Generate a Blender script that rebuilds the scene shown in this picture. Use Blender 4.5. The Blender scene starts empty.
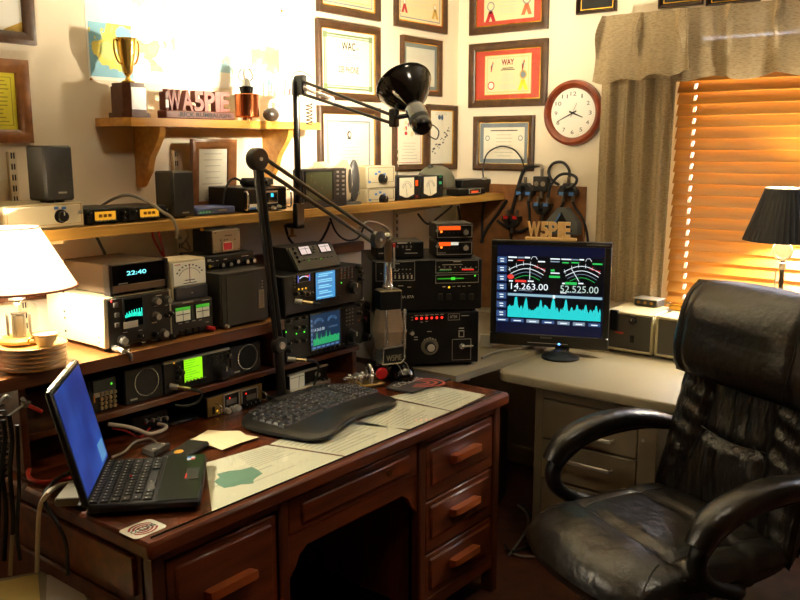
import bpy, math, random
from mathutils import Matrix, Vector
random.seed(7)
S = bpy.context.scene
COL = S.collection
R = math.radians
# ------------------------------------------------------------ camera (solved from the vanishing points)
F = 860.0
PITCH = math.atan(155/860); YAW = math.atan(695/math.hypot(860, 155))
CAM = (-3.73, -2.587, 1.63)
cp, sp = math.cos(PITCH), math.sin(PITCH)
FW = (math.cos(YAW), math.sin(YAW)); RT = (FW[1], -FW[0])
def ray(px, py):
    r = (px-400)/F; d = (py-300)/F
    h = cp-d*sp; v = -sp-d*cp
    return Vector((h*FW[0]+r*RT[0], h*FW[1]+r*RT[1], v))
def at(px, py, ax, val):
    q = ray(px, py); i = 'xyz'.index(ax)
    t = (val-CAM[i])/q[i]
    return Vector(CAM)+q*t
cam = bpy.data.objects.new('camera', bpy.data.cameras.new('camera'))
COL.objects.link(cam)
cam.location = CAM
fwd = Vector((FW[0]*cp, FW[1]*cp, -sp))
cam.rotation_euler = fwd.to_track_quat('-Z', 'Y').to_euler()
cam.data.sensor_width = 36; cam.data.lens = 36*F/800; cam.data.clip_start = .05
S.camera = cam
# ------------------------------------------------------------ materials
def lin(c):
    return tuple(((v/255)/12.92 if v/255 <= .04045 else ((v/255+.055)/1.055)**2.4) for v in c)+(1,)
MC = {}
def mat(name, rgb=(128,128,128), rough=.5, metal=0, emit=None, es=1, spec=.5, coat=0, bump=None, vary=None, trans=0):
    if name in MC: return MC[name]
    m = bpy.data.materials.new(name); m.use_nodes = True; MC[name] = m
    nt = m.node_tree; b = nt.nodes['Principled BSDF']
    b.inputs['Base Color'].default_value = lin(rgb)
    b.inputs['Roughness'].default_value = rough
    b.inputs['Metallic'].default_value = metal
    b.inputs['Specular IOR Level'].default_value = spec
    b.inputs['Coat Weight'].default_value = coat
    if emit:
        b.inputs['Emission Color'].default_value = lin(emit)
        b.inputs['Emission Strength'].default_value = es
    tc = None
    if bump or vary:
        tc = nt.nodes.new('ShaderNodeTexCoord')
    if vary:      # (second colour, scale xyz, detail)
        mp = nt.nodes.new('ShaderNodeMapping'); mp.inputs['Scale'].default_value = vary[1]
        nz = nt.nodes.new('ShaderNodeTexNoise'); nz.inputs['Scale'].default_value = 1; nz.inputs['Detail'].default_value = 6
        rp = nt.nodes.new('ShaderNodeValToRGB')
        rp.color_ramp.elements[0].position = .35; rp.color_ramp.elements[1].position = .65
        rp.color_ramp.elements[0].color = lin(rgb); rp.color_ramp.elements[1].color = lin(vary[0])
        nt.links.new(tc.outputs['Object'], mp.inputs['Vector']); nt.links.new(mp.outputs[0], nz.inputs['Vector'])
        nt.links.new(nz.outputs[0], rp.inputs[0]); nt.links.new(rp.outputs[0], b.inputs['Base Color'])
    if bump:      # (scale xyz, strength, distance)
        mp = nt.nodes.new('ShaderNodeMapping'); mp.inputs['Scale'].default_value = bump[0]
        nz = nt.nodes.new('ShaderNodeTexNoise'); nz.inputs['Scale'].default_value = 1; nz.inputs['Detail'].default_value = 4
        bp = nt.nodes.new('ShaderNodeBump'); bp.inputs['Strength'].default_value = bump[1]; bp.inputs['Distance'].default_value = bump[2]
        nt.links.new(tc.outputs['Object'], mp.inputs['Vector']); nt.links.new(mp.outputs[0], nz.inputs['Vector'])
        nt.links.new(nz.outputs[0], bp.inputs['Height']); nt.links.new(bp.outputs[0], b.inputs['Normal'])
    return m
def fabric(name, rgb, rgb2, transl, clear=0, scale=(60,60,400)):
    """woven cloth: diffuse + translucent, with a loose weave that lets a little light straight through"""
    m = bpy.data.materials.new(name); m.use_nodes = True; nt = m.node_tree; N = nt.nodes; L = nt.links
    out = N['Material Output']; N.remove(N['Principled BSDF'])
    tc = N.new('ShaderNodeTexCoord'); mp = N.new('ShaderNodeMapping'); mp.inputs['Scale'].default_value = scale
    nz = N.new('ShaderNodeTexNoise'); nz.inputs['Scale'].default_value = 1; nz.inputs['Detail'].default_value = 5
    rp = N.new('ShaderNodeValToRGB'); rp.color_ramp.elements[0].position = .36; rp.color_ramp.elements[1].position = .56
    rp.color_ramp.elements[0].color = lin(rgb2); rp.color_ramp.elements[1].color = lin(rgb)
    L.new(tc.outputs['Object'], mp.inputs[0]); L.new(mp.outputs[0], nz.inputs[0]); L.new(nz.outputs[0], rp.inputs[0])
    d = N.new('ShaderNodeBsdfDiffuse'); t = N.new('ShaderNodeBsdfTranslucent')
    L.new(rp.outputs[0], d.inputs[0]); L.new(rp.outputs[0], t.inputs[0])
    bp = N.new('ShaderNodeBump'); bp.inputs['Strength'].default_value = .4; bp.inputs['Distance'].default_value = .004
    L.new(nz.outputs[0], bp.inputs['Height']); L.new(bp.outputs[0], d.inputs['Normal'])
    mx = N.new('ShaderNodeMixShader'); mx.inputs[0].default_value = transl
    L.new(d.outputs[0], mx.inputs[1]); L.new(t.outputs[0], mx.inputs[2])
    if clear:
        tr = N.new('ShaderNodeBsdfTransparent'); m2 = N.new('ShaderNodeMixShader'); m2.inputs[0].default_value = clear
        L.new(mx.outputs[0], m2.inputs[1]); L.new(tr.outputs[0], m2.inputs[2]); mx = m2
    L.new(mx.outputs[0], out.inputs[0]); return m
def pane_mat(name, tint=(255,255,255), ior=1.45, rough=0.0):
    m = bpy.data.materials.new(name); m.use_nodes = True; nt = m.node_tree; N = nt.nodes; L = nt.links
    out = N['Material Output']; N.remove(N['Principled BSDF'])
    tr = N.new('ShaderNodeBsdfTransparent'); tr.inputs[0].default_value = lin(tint)
    gl = N.new('ShaderNodeBsdfGlossy'); gl.inputs['Roughness'].default_value = rough
    fr = N.new('ShaderNodeFresnel'); fr.inputs[0].default_value = ior
    ge = N.new('ShaderNodeNewGeometry'); ma = N.new('ShaderNodeMath'); ma.operation = 'SUBTRACT'; ma.inputs[0].default_value = 1; L.new(ge.outputs['Backfacing'], ma.inputs[1])
    mu = N.new('ShaderNodeMath'); mu.operation = 'MULTIPLY'; L.new(fr.outputs[0], mu.inputs[0]); L.new(ma.outputs[0], mu.inputs[1])
    mx = N.new('ShaderNodeMixShader'); L.new(mu.outputs[0], mx.inputs[0]); L.new(tr.outputs[0], mx.inputs[1]); L.new(gl.outputs[0], mx.inputs[2])
    L.new(mx.outputs[0], out.inputs[0]); return m
def wood(name, dark, light, scale=(3,40,40), rough=.45, coat=0, spec=.5):
    return mat(name, dark, rough, coat=coat, spec=spec, vary=(light, scale, 6), bump=(scale, .15, .002))
def emi(name, rgb, s):
    return mat(name, (10,10,10), .4, emit=rgb, es=s*.78)
BLACK = mat('black_plastic', (17,16,15), .45, spec=.35)
BLACK2 = mat('black_metal', (13,12,11), .42, spec=.3, bump=((300,300,300), .08, .001))
GLOSS = mat('gloss_black', (10,9,8), .12, coat=.5)
DGREY = mat('dark_grey', (42,40,37), .5, spec=.35)
GREY = mat('mid_grey', (105,100,92), .5)
LGREY = mat('light_grey', (165,160,148), .5)
SILVER = mat('silver', (200,194,180), .28, .45)
CHROME = mat('chrome', (228,224,216), .14, .75)
BRASS = mat('brass', (190,140,60), .3, 1)
GOLD = mat('gold', (230,180,70), .15, 1)
CREAM = mat('cream_paint', (222,212,178), .5)
WHITE = mat('white', (235,232,222), .5)
PAPER = mat('paper', (236,230,208), .8)
INK = mat('ink', (60,58,54), .8)
PALEINK = mat('pale_ink', (202,196,178), .8)
LETTER = mat('panel_lettering', (205,200,185), .6)
RED = mat('red_plastic', (190,25,25), .35)
REDLED = emi('red_led', (255,40,30), 2.2)
GRNLED = emi('green_led', (90,255,60), 1.6)
AMBLED = emi('amber_led', (255,190,40), 1.6)
BLULED = emi('blue_led', (80,160,255), 5)
ORANGE = emi('orange_display', (255,92,22), 1.0)
BLUELAB = mat('blue_label', (70,120,190), .6)
RUBBER = mat('black_rubber', (14,13,12), .55)
WIRE_R = mat('red_wire', (185,40,30), .45)
WIRE_G = mat('grey_wire', (150,140,125), .5)
WIRE_W = mat('white_wire', (205,195,175), .5)
SCRDARK = mat('screen_dark', (8,14,14), .15)
METER = mat('meter_face', (225,215,185), .6, emit=(235,225,190), es=.10)
PANE = pane_mat('pane_glass')
WALL = mat('wall_paint', (234,220,194), .9, bump=((70,70,70), .12, .003))
CEIL = mat('ceiling_paint', (236,230,214), .95, bump=((90,90,90), .2, .004))
OAK = wood('oak', (196,138,54), (220,164,74), (2.5,45,45), .4, coat=.2)
PINE = wood('pine_edge', (176,130,54), (206,160,78), (3,60,60), .5)
DWOOD = wood('dark_desk_wood', (84,36,14), (118,54,22), (3,30,30), .38, coat=.12)
DWOODV = wood('dark_desk_wood_upright', (74,33,13), (104,48,20), (30,30,3), .4, coat=.1)
HUTCH = wood('hutch_wood', (80,41,20), (108,60,30), (3,40,40), .4, coat=.2)
HTOP = wood('hutch_top_wood', (138,92,48), (160,112,60), (3,40,40), .4, coat=.1)
FRAMEW = wood('frame_walnut', (60,38,20), (80,52,28), (30,30,30), .4)
FRAMEO = wood('frame_oak', (118,72,34), (146,94,48), (30,30,30), .35, coat=.3)
# ------------------------------------------------------------ mesh builder
I4 = Matrix.Identity(4)
TXT = {}
def text_mesh(s, bold=0):
    key = (s, bold)
    if key in TXT: return TXT[key]
    cu = bpy.data.curves.new('t', 'FONT'); cu.body = s; cu.size = 1; cu.resolution_u = 3; cu.offset = bold
    ob = bpy.data.objects.new('t', cu); COL.objects.link(ob)
    dg = bpy.context.evaluated_depsgraph_get()
    me = bpy.data.meshes.new_from_object(ob.evaluated_get(dg))
    vs = [(v.co.x, v.co.y) for v in me.vertices]; fs = [tuple(p.vertices) for p in me.polygons]
    bpy.data.meshes.remove(me); bpy.data.objects.remove(ob); bpy.data.curves.remove(cu)
    xs = [v[0] for v in vs]; ys = [v[1] for v in vs]
    x0, x1, y0, y1 = min(xs), max(xs), min(ys), max(ys)
    vs = [((x-x0)/(x1-x0), (y-y0)/(y1-y0)) for x, y in vs]
    TXT[key] = (vs, fs, (x1-x0)/(y1-y0)); return TXT[key]
def catmull(pts, n=6, closed=False):
    P = [Vector(p) for p in pts]; out = []
    if len(P) < 3: return P
    m = len(P)
    for i in range(m if closed else m-1):
        g = (lambda k: P[k % m]) if closed else (lambda k: P[max(0, min(m-1, k))])
        a, b, c, d = g(i-1), g(i), g(i+1), g(i+2)
        for j in range(n):
            t = j/n
            out.append(.5*((2*b)+(c-a)*t+(2*a-5*b+4*c-d)*t*t+(3*b-a-3*c+d)*t**3))
    if not closed: out.append(P[-1])
    return out
class G:
    def __init__(s): s.v = []; s.f = []; s.m = []; s.mats = []
    def mi(s, m):
        if m not in s.mats: s.mats.append(m)
        return s.mats.index(m)
    def raw(s, vs, fs, m, M=None):
        o = len(s.v); k = s.mi(m)
        s.v += [tuple(M @ Vector(v)) if M else tuple(v) for v in vs]
        s.f += [tuple(i+o for i in f) for f in fs]; s.m += [k]*len(fs); return s
    def box(s, x0, x1, y0, y1, z0, z1, m, b=0, M=None):
        if x0 > x1: x0, x1 = x1, x0
        if y0 > y1: y0, y1 = y1, y0
        if z0 > z1: z0, z1 = z1, z0
        b = min(b, .45*min(x1-x0, y1-y0, z1-z0))
        if b <= 0:
            vs = [(x, y, z) for x in (x0, x1) for y in (y0, y1) for z in (z0, z1)]
            return s.raw(vs, [(0,1,3,2),(4,6,7,5),(0,4,5,1),(2,3,7,6),(0,2,6,4),(1,5,7,3)], m, M)
        X, Y, Z = (x0, x1), (y0, y1), (z0, z1); sg = (1, -1); vs = []; ix = {}
        for i in (0,1):
            for j in (0,1):
                for k in (0,1):
                    for a in range(3):
                        ix[i,j,k,a] = len(vs)
                        vs.append((X[i]+(b*sg[i] if a != 0 else 0), Y[j]+(b*sg[j] if a != 1 else 0), Z[k]+(b*sg[k] if a != 2 else 0)))
        q = lambda i,j,k,a: ix[i,j,k,a]
        fs = []
        for i in (0,1):
            fs.append((q(i,0,0,0), q(i,1,0,0), q(i,1,1,0), q(i,0,1,0)))
            fs.append((q(0,i,0,1), q(1,i,0,1), q(1,i,1,1), q(0,i,1,1)))
            fs.append((q(0,0,i,2), q(1,0,i,2), q(1,1,i,2), q(0,1,i,2)))
            for j in (0,1):
                fs.append((q(0,i,j,1), q(1,i,j,1), q(1,i,j,2), q(0,i,j,2)))
                fs.append((q(i,0,j,0), q(i,1,j,0), q(i,1,j,2), q(i,0,j,2)))
                fs.append((q(i,j,0,0), q(i,j,1,0), q(i,j,1,1), q(i,j,0,1)))
                for k in (0,1): fs.append((q(i,j,k,0), q(i,j,k,1), q(i,j,k,2)))
        return s.raw(vs, fs, m, M)
    def cyl(s, p0, p1, r0, m, r1=None, seg=16, M=None):
        r1 = r0 if r1 is None else r1
        a, b = Vector(p0), Vector(p1); d = (b-a).normalized()
        u = d.orthogonal().normalized(); w = d.cross(u); vs = []
        for c, r in ((a, r0), (b, r1)):
            for i in range(seg):
                t = 2*math.pi*i/seg; vs.append(c+u*math.cos(t)*r+w*math.sin(t)*r)
        fs = [(i, (i+1) % seg, seg+(i+1) % seg, seg+i) for i in range(seg)]
        fs += [tuple(range(seg)), tuple(range(seg, 2*seg))]
        return s.raw(vs, fs, m, M)
    def tube(s, pts, r, m, seg=8, n=6, smooth=True, closed=False, M=None):
        P = catmull(pts, n, closed) if smooth else [Vector(p) for p in pts]
        vs = []; fs = []; k = len(P); up = None
        for i, p in enumerate(P):
            if closed: t = (P[(i+1) % k]-P[i-1])
            else: t = P[min(i+1, k-1)]-P[max(i-1, 0)]
            t = t.normalized() if t.length > 1e-9 else Vector((0,0,1))
            up = t.orthogonal() if up is None else (up-t*up.dot(t))
            if up.length < 1e-6: up = t.orthogonal()
            up = up.normalized(); w = t.cross(up)
            rr = r if not isinstance(r, (list, tuple)) else r[0]+(r[1]-r[0])*i/(k-1)
            for j in range(seg):
                a = 2*math.pi*j/seg; vs.append(p+up*math.cos(a)*rr+w*math.sin(a)*rr)
        for i in range(k if closed else k-1):
            for j in range(seg):
                a, b = i*seg, ((i+1) % k)*seg
                fs.append((a+j, a+(j+1) % seg, b+(j+1) % seg, b+j))
        if not closed: fs += [tuple(range(seg)), tuple(range((k-1)*seg, k*seg))]
        return s.raw(vs, fs, m, M)
    def sweep(s, pts, rx, rn, m, seg=14, n=8):
        """elliptic sweep of a path lying in a local yz plane; rx across (x), rn along the path normal; lists per control point"""
        P = catmull(pts, n); k = len(P); c = len(pts)
        def val(a, i):
            if not isinstance(a, (list, tuple)): return a
            q = i/n; j = min(int(q), c-2); return a[j]+(a[j+1]-a[j])*(q-j)
        vs = []; fs = []
        for i, p in enumerate(P):
            t = (P[min(i+1, k-1)]-P[max(i-1, 0)]).normalized(); nn = Vector((1,0,0)).cross(t)
            for j in range(seg):
                a = 2*math.pi*j/seg; ca, sa = math.cos(a), math.sin(a)
                vs.append(p+Vector((1,0,0))*math.copysign(abs(ca)**.75, ca)*val(rx, i)+nn*math.copysign(abs(sa)**.75, sa)*val(rn, i))
        for i in range(k-1):
            for j in range(seg): fs.append((i*seg+j, i*seg+(j+1) % seg, (i+1)*seg+(j+1) % seg, (i+1)*seg+j))
        fs += [tuple(range(seg)), tuple(range((k-1)*seg, k*seg))]
        return s.raw(vs, fs, m)
    def lathe(s, prof, m, seg=24, M=None):
        vs = []; fs = []; k = len(prof)
        for r, z in prof:
            for j in range(seg):
                a = 2*math.pi*j/seg; vs.append((max(r, 1e-5)*math.cos(a), max(r, 1e-5)*math.sin(a), z))
        for i in range(k-1):
            for j in range(seg): fs.append((i*seg+j, i*seg+(j+1) % seg, (i+1)*seg+(j+1) % seg, (i+1)*seg+j))
        return s.raw(vs, fs, m, M)
    def prism(s, poly, d0, d1, m, plane='xz', M=None):
        """polygon in a plane, pushed between d0 and d1 along the remaining axis"""
        k = len(poly); vs = []
        for d in (d0, d1):
            for a, b in poly:
                vs.append({'xz': (a, d, b), 'xy': (a, b, d), 'yz': (d, a, b)}[plane])
        fs = [(i, (i+1) % k, k+(i+1) % k, k+i) for i in range(k)]+[tuple(range(k)), tuple(range(k, 2*k))]
        return s.raw(vs, fs, m, M)
    def ball(s, c, r, m, seg=16, rings=10, e=1.0, M=None):
        """(super)ellipsoid, radii r = (rx,ry,rz)"""
        if not isinstance(r, (tuple, list)): r = (r, r, r)
        pw = lambda v: math.copysign(abs(v)**e, v)
        vs = []; fs = []
        for i in range(rings+1):
            p = -math.pi/2+math.pi*i/rings
            for j in range(seg):
                t = 2*math.pi*j/seg
                vs.append((c[0]+r[0]*pw(math.cos(p))*pw(math.cos(t)), c[1]+r[1]*pw(math.cos(p))*pw(math.sin(t)), c[2]+r[2]*pw(math.sin(p))))
        for i in range(rings):
            for j in range(seg): fs.append((i*seg+j, i*seg+(j+1) % seg, (i+1)*seg+(j+1) % seg, (i+1)*seg+j))
        return s.raw(vs, fs, m, M)
    def text(s, t, x, z, w, h, m, y=-.0015, d=0, M=None, bold=0):
        """lettering on the plane y, reading from -y, filling the box x..x+w, z..z+h; d = thickness behind it"""
        vs, fs, _ = text_mesh(t, bold)
        a = [(x+u*w, y, z+v*h) for u, v in vs]
        s.raw(a, fs, m, M)
        if d:
            n = len(vs); b = [(x+u*w, y+d, z+v*h) for u, v in vs]
            cnt = {}
            for f in fs:
                for i in range(len(f)):
                    e = (f[i], f[(i+1) % len(f)]); cnt[tuple(sorted(e))] = cnt.get(tuple(sorted(e)), 0)+1
            side = [(e[0], e[1], n+e[1], n+e[0]) for e, c in cnt.items() if c == 1]
            s.raw(a+b, side+[tuple(n+i for i in f) for f in fs], m, M)
        return s
    def quad(s, a, b, c, d, m): return s.raw([a, b, c, d], [(0,1,2,3)], m)
    def mesh(s, name='m'):
        me = bpy.data.meshes.new(name)
        me.from_pydata([tuple(v) for v in s.v], [], s.f)
        for m in s.mats: me.materials.append(m)
        me.polygons.foreach_set('material_index', s.m)
        import bmesh
        bm = bmesh.new(); bm.from_mesh(me); bmesh.ops.recalc_face_normals(bm, faces=bm.faces); bm.to_mesh(me); bm.free()
        me.polygons.foreach_set('use_smooth', [True]*len(me.polygons))
        me.set_sharp_from_angle(angle=R(38))
        me.update(); return me
    def done(s, name, parent=None, M=None):
        o = bpy.data.objects.new(name, s.mesh(name)); COL.objects.link(o)
        if parent: o.parent = parent
        if M is not None: o.matrix_basis = M
        return o
def tag(o, label=None, cat=None, group=None, kind=None):
    if label: o['label'] = label
    if cat: o['category'] = cat
    if group: o['group'] = group
    if kind: o['kind'] = kind
    return o
def thing(name, label, cat, loc=(0,0,0), rz=0, group=None):
    o = bpy.data.objects.new(name, None); o.empty_display_size = .05; COL.objects.link(o)
    o.location = loc; o.rotation_euler = (0, 0, R(rz)); return tag(o, label, cat, group)
def struct(g, name):
    return tag(g.done(name), kind='structure')
MESHES = {}
def rep(name, key, make, parent, loc, M=None):
    """a repeated small part: its own object, mesh data shared"""
    if key not in MESHES: MESHES[key] = make().mesh(name)
    o = bpy.data.objects.new(name, MESHES[key]); COL.objects.link(o); o.parent = parent
    o.matrix_basis = (M or I4) @ Matrix.Translation(loc); return o
# ------------------------------------------------------------ equipment with a front panel
class Unit:
    """a boxed thing: its Empty sits at the foot of the front's left corner; local x runs along the front,
    local y into the case, z up.  px() reads where a line of sight meets the front plane."""
    def __init__(s, name, label, cat, origin, rz, W, H, D, group=None, tilt=0):
        s.root = thing(name, label, cat, origin, rz, group); s.o = Vector(origin); s.rz = R(rz)
        s.W, s.H, s.D = W, H, D; s.tilt = R(tilt)
        s.M = Matrix.Rotation(-s.tilt, 4, 'X') if tilt else I4
        s.c = (0, 0, 1)
    def crop(s, ox, oy, sc): s.c = (ox, oy, sc); return s
    def L(s, cx, cy):
        px = s.c[0]+cx/s.c[2]; py = s.c[1]+cy/s.c[2]
        Mw = Matrix.Translation(s.o) @ Matrix.Rotation(s.rz, 4, 'Z') @ s.M
        n = Mw.to_3x3() @ Vector((0,-1,0)); q = ray(px, py)
        t = (s.o-Vector(CAM)).dot(n)/q.dot(n)
        p = Mw.inverted() @ (Vector(CAM)+q*t)
        return min(max(p.x, .004), s.W-.004), min(max(p.z, .0125), s.H-.004)
    def part(s, g, name): return g.done(name, s.root, s.M)
    def body(s, m, b=.004, feet=.0, front=None, name='body', inset=.002):
        g = G(); g.box(0, s.W, 0, s.D, feet, s.H, m, b); s.part(g, name)
        if feet:
            for x in (.03, s.W-.03):
                for y in (.03, s.D-.03):
                    rep('foot', ('foot', round(feet, 4)), lambda: G().cyl((0,0,0), (0,0,feet+.001), .012, RUBBER, seg=10), s.root, (x, y, 0))
        if front:
            g = G(); g.box(inset, s.W-inset, -.004, .001, feet+inset, s.H-inset, front, .0015); s.part(g, 'front_panel')
    def knob(s, cx, cy, r, m=BLACK, l=.014, cap=None, name='knob', y=-.004):
        x, z = s.L(cx, cy); key = ('knob', round(r, 4), m.name, round(l, 4), cap.name if cap else '')
        def mk():
            g = G(); g.cyl((0,0,0), (0,-l*.25,0), r*1.15, m, seg=18); g.cyl((0,-l*.25,0), (0,-l,0), r*.95, m, r*.85, seg=18)
            if cap: g.cyl((0,-l,0), (0,-l-.001,0), r*.7, cap, seg=18)
            g.box(-r*.08, r*.08, -l-.0016, -l, r*.2, r*.8, LETTER)
            return g
        rep(name, key, mk, s.root, (x, y, z), s.M)
    def button(s, cx, cy, w, h, m=DGREY, d=.005, name='button', y=-.004):
        x, z = s.L(cx, cy); key = ('btn', round(w, 4), round(h, 4), m.name, d)
        rep(name, key, lambda: G().box(-w/2, w/2, -d, 0, -h/2, h/2, m, .0008), s.root, (x, y, z), s.M)
    def led(s, cx, cy, m, r=.0028, y=-.004):
        x, z = s.L(cx, cy)
        rep('indicator_light', ('led', m.name, round(r, 4)), lambda: G().ball((0,0,0), (r, .002, r), m, 10, 6), s.root, (x, y, z), s.M)
    def rect(s, cx0, cy0, cx1, cy1, m, name='display', y=-.0055, bezel=None, d=.003, b=.0005):
        """an upright rectangle given by two opposite corners, sheared back to upright in the panel's own plane"""
        xa, za = s.L(cx0, cy0); xb, zb = s.L(cx1, cy1)
        g = G(); g.box(xa, xb, y, y+d, za, zb, m, b)
        o = s.part(g, name)
        if bezel:
            t = .003; g = G()
            x0, x1 = sorted((xa, xb)); z0, z1 = sorted((za, zb))
            for q in ((x0-t, x1+t, z1, z1+t), (x0-t, x1+t, z0-t, z0), (x0-t, x0, z0, z1), (x1, x1+t, z0, z1)):
                g.box(q[0], q[1], y-.002, y+.004, q[2], q[3], bezel)
            s.part(g, 'bezel')
        return sorted((xa, xb))+sorted((za, zb))
    def outline(s, cx0, cy0, cx1, cy1, m=LGREY, t=.0012, name='panel_outline', y=-.005):
        xa, za = s.L(cx0, cy0); xb, zb = s.L(cx1, cy1); x0, x1 = sorted((xa, xb)); z0, z1 = sorted((za, zb)); g = G()
        for q in ((x0, x1, z1-t, z1), (x0, x1, z0, z0+t), (x0, x0+t, z0, z1), (x1-t, x1, z0, z1)): g.box(q[0], q[1], y, y+.001, q[2], q[3], m)
        s.part(g, name)
    def text(s, t, cx0, cy0, cx1, cy1, m=LETTER, y=-.0052, name='lettering', g=None):
        xa, za = s.L(cx0, cy0); xb, zb = s.L(cx1, cy1)
        q = g or G(); q.text(t, min(xa, xb), min(za, zb), abs(xb-xa), abs(zb-za), m, y)
        if g is None: s.part(q, name)
    def dashes(s, items, m=LETTER, y=-.0048, name='panel_marks', h=.003):
        g = G()
        for cx, cy, w in items:
            x, z = s.L(cx, cy); g.box(x-w/2, x+w/2, y, y+.0008, z-h/2, z+h/2, m)
        s.part(g, name)
    def tube(s, pts, r, m, name='cable', n=6, seg=8): return s.part(G().tube(pts, r, m, seg, n), name)
def on_front(name, label, cat, pl, pr, pt, Y, z, D, group=None, feet_z=None):
    """unit facing -y whose front stands on plane Y and on support height z: left/right pixel at the foot, pixel of the top edge"""
    x0 = at(pl[0], pl[1], 'y', Y).x; x1 = at(pr[0], pr[1], 'y', Y).x
    H = at(pt[0], pt[1], 'y', Y).z-z
    return Unit(name, label, cat, (x0, Y, z), 0, x1-x0, H, D, group)
ARM, RB, CEIL_FILL, EXPO = 3300, 1700, 36, 0.5
# ============================================================ THE ROOM
struct(G().box(-5, .1, 0, .1, 0, 2.8, WALL), 'wall_back')
g = G(); WY0, WY1, WZ0, WZ1 = -2.7, -1.17, .9, 2.122
g.box(0, .1, WY1, .0, 0, 2.8, WALL); g.box(0, .1, -4.3, WY0, 0, 2.8, WALL)
g.box(0, .1, WY0, WY1, 0, WZ0, WALL); g.box(0, .1, WY0, WY1, WZ1, 2.8, WALL)
struct(g, 'wall_right')
DARKWALL = wood('bounce_cutting_brown', (92,62,38), (112,78,48), (20,20,3), .6)  # invented dark finish for the unseen walls, cuts the bounced fill light
struct(G().box(-5.1, -5, -4.3, .1, 0, 2.8, DARKWALL), 'wall_left')
struct(G().box(-5.1, .1, -4.4, -4.3, 0, 2.8, DARKWALL), 'wall_front')
struct(G().box(-5.1, .1, -4.4, .1, 2.8, 2.9, CEIL), 'ceiling')
FLOOR = mat('floor_boards', (66,34,22), .5, vary=((94,52,34), (14,14,14), 6))
struct(G().box(-5.1, .1, -4.4, .1, -.1, 0, FLOOR), 'floor')
BASEB = mat('baseboard_paint', (200,186,156), .5)
struct(G().box(-5, -.015, -.014, 0, 0, .09, BASEB, .003), 'baseboard_back')
struct(G().box(-.014, 0, -4.3, -.015, 0, .09, BASEB, .003), 'baseboard_right')
g = G(); WF = mat('window_frame_white', (222,216,200), .4)
for q in ((WY0, WY0+.05, WZ0, WZ1), (WY1-.05, WY1, WZ0, WZ1), (WY0, WY1, WZ0, WZ0+.05), (WY0, WY1, WZ1-.04, WZ1), (-1.95, -1.91, WZ0, WZ1)):
    g.box(.04, .08, q[0], q[1], q[2], q[3], WF, .003)
win = struct(g, 'window_1')
G().box(.057, .061, WY0+.04, WY1-.04, WZ0+.04, WZ1-.03, pane_mat('window_glass')).done('window_pane', win)
w = bpy.data.worlds.new('daylight'); S.world = w; w.use_nodes = True
bg = w.node_tree.nodes['Background']; bg.inputs[0].default_value = (.72, .82, 1, 1); bg.inputs[1].default_value = 16
# ============================================================ WINDOW BLIND, CURTAINS
SLAT = wood('blind_slat_wood', (166,110,32), (184,126,42), (40,3,40), .4, coat=.1)
bl = thing('window_blind', 'closed golden wooden slatted blind covering the window', 'blind', (-.038, -1.9, .92))
g = G(); by0, by1 = -.78, .73          # local y of right / left end
holes = [.655, .0, -.655]
n = 0; z = .0
tl = R(62); ca, sa = math.cos(tl), math.sin(tl); wd = .0285; th = .0014
g.box(-.03, .02, by0, by1, -.012, .012, SLAT, .003); g.done('bottom_rail', bl)
g = G(); zs = .05
while zs < 1.08:
    cuts = [by0]+sum([[h-.006, h+.006] for h in sorted(holes)], [])+[by1]
    for k in range(0, len(cuts), 2):
        a, b = cuts[k], cuts[k+1]
        vs = []
        for y in (a, b):
            for u, t in ((-wd, -th), (wd, -th), (wd, th), (-wd, th)):
                vs.append((u*ca-t*sa, y, zs+u*sa+t*ca))
        g.raw(vs, [(0,1,2,3), (4,5,6,7), (0,1,5,4), (1,2,6,5), (2,3,7,6), (3,0,4,7)], SLAT)
    for h in holes:     # either side of each cord hole
        for u0, u1 in ((-wd, -.0135), (.0135, wd)):
            vs = []
            for y in (h-.006, h+.006):
                for u, t in ((u0, -th), (u1, -th), (u1, th), (u0, th)): vs.append((u*ca-t*sa, y, zs+u*sa+t*ca))
            g.raw(vs, [(0,1,2,3), (4,5,6,7), (0,1,5,4), (1,2,6,5), (2,3,7,6), (3,0,4,7)], SLAT)
    zs += .0475
g.done('slats', bl)
g = G(); g.box(-.03, .03, by0, by1, 1.07, 1.135, WF, .003); g.done('head_rail', bl)
for h in holes: G().cyl((-.03, h, 0), (-.03, h, 1.1), .0007, SLAT, seg=5).done('ladder_cord', bl)
CLOTH = fabric('curtain_cloth', (176,156,122), (146,126,96), .15, .0)
VCLOTH = fabric('valance_cloth', (178,158,124), (148,128,98), .2, .11)
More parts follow.
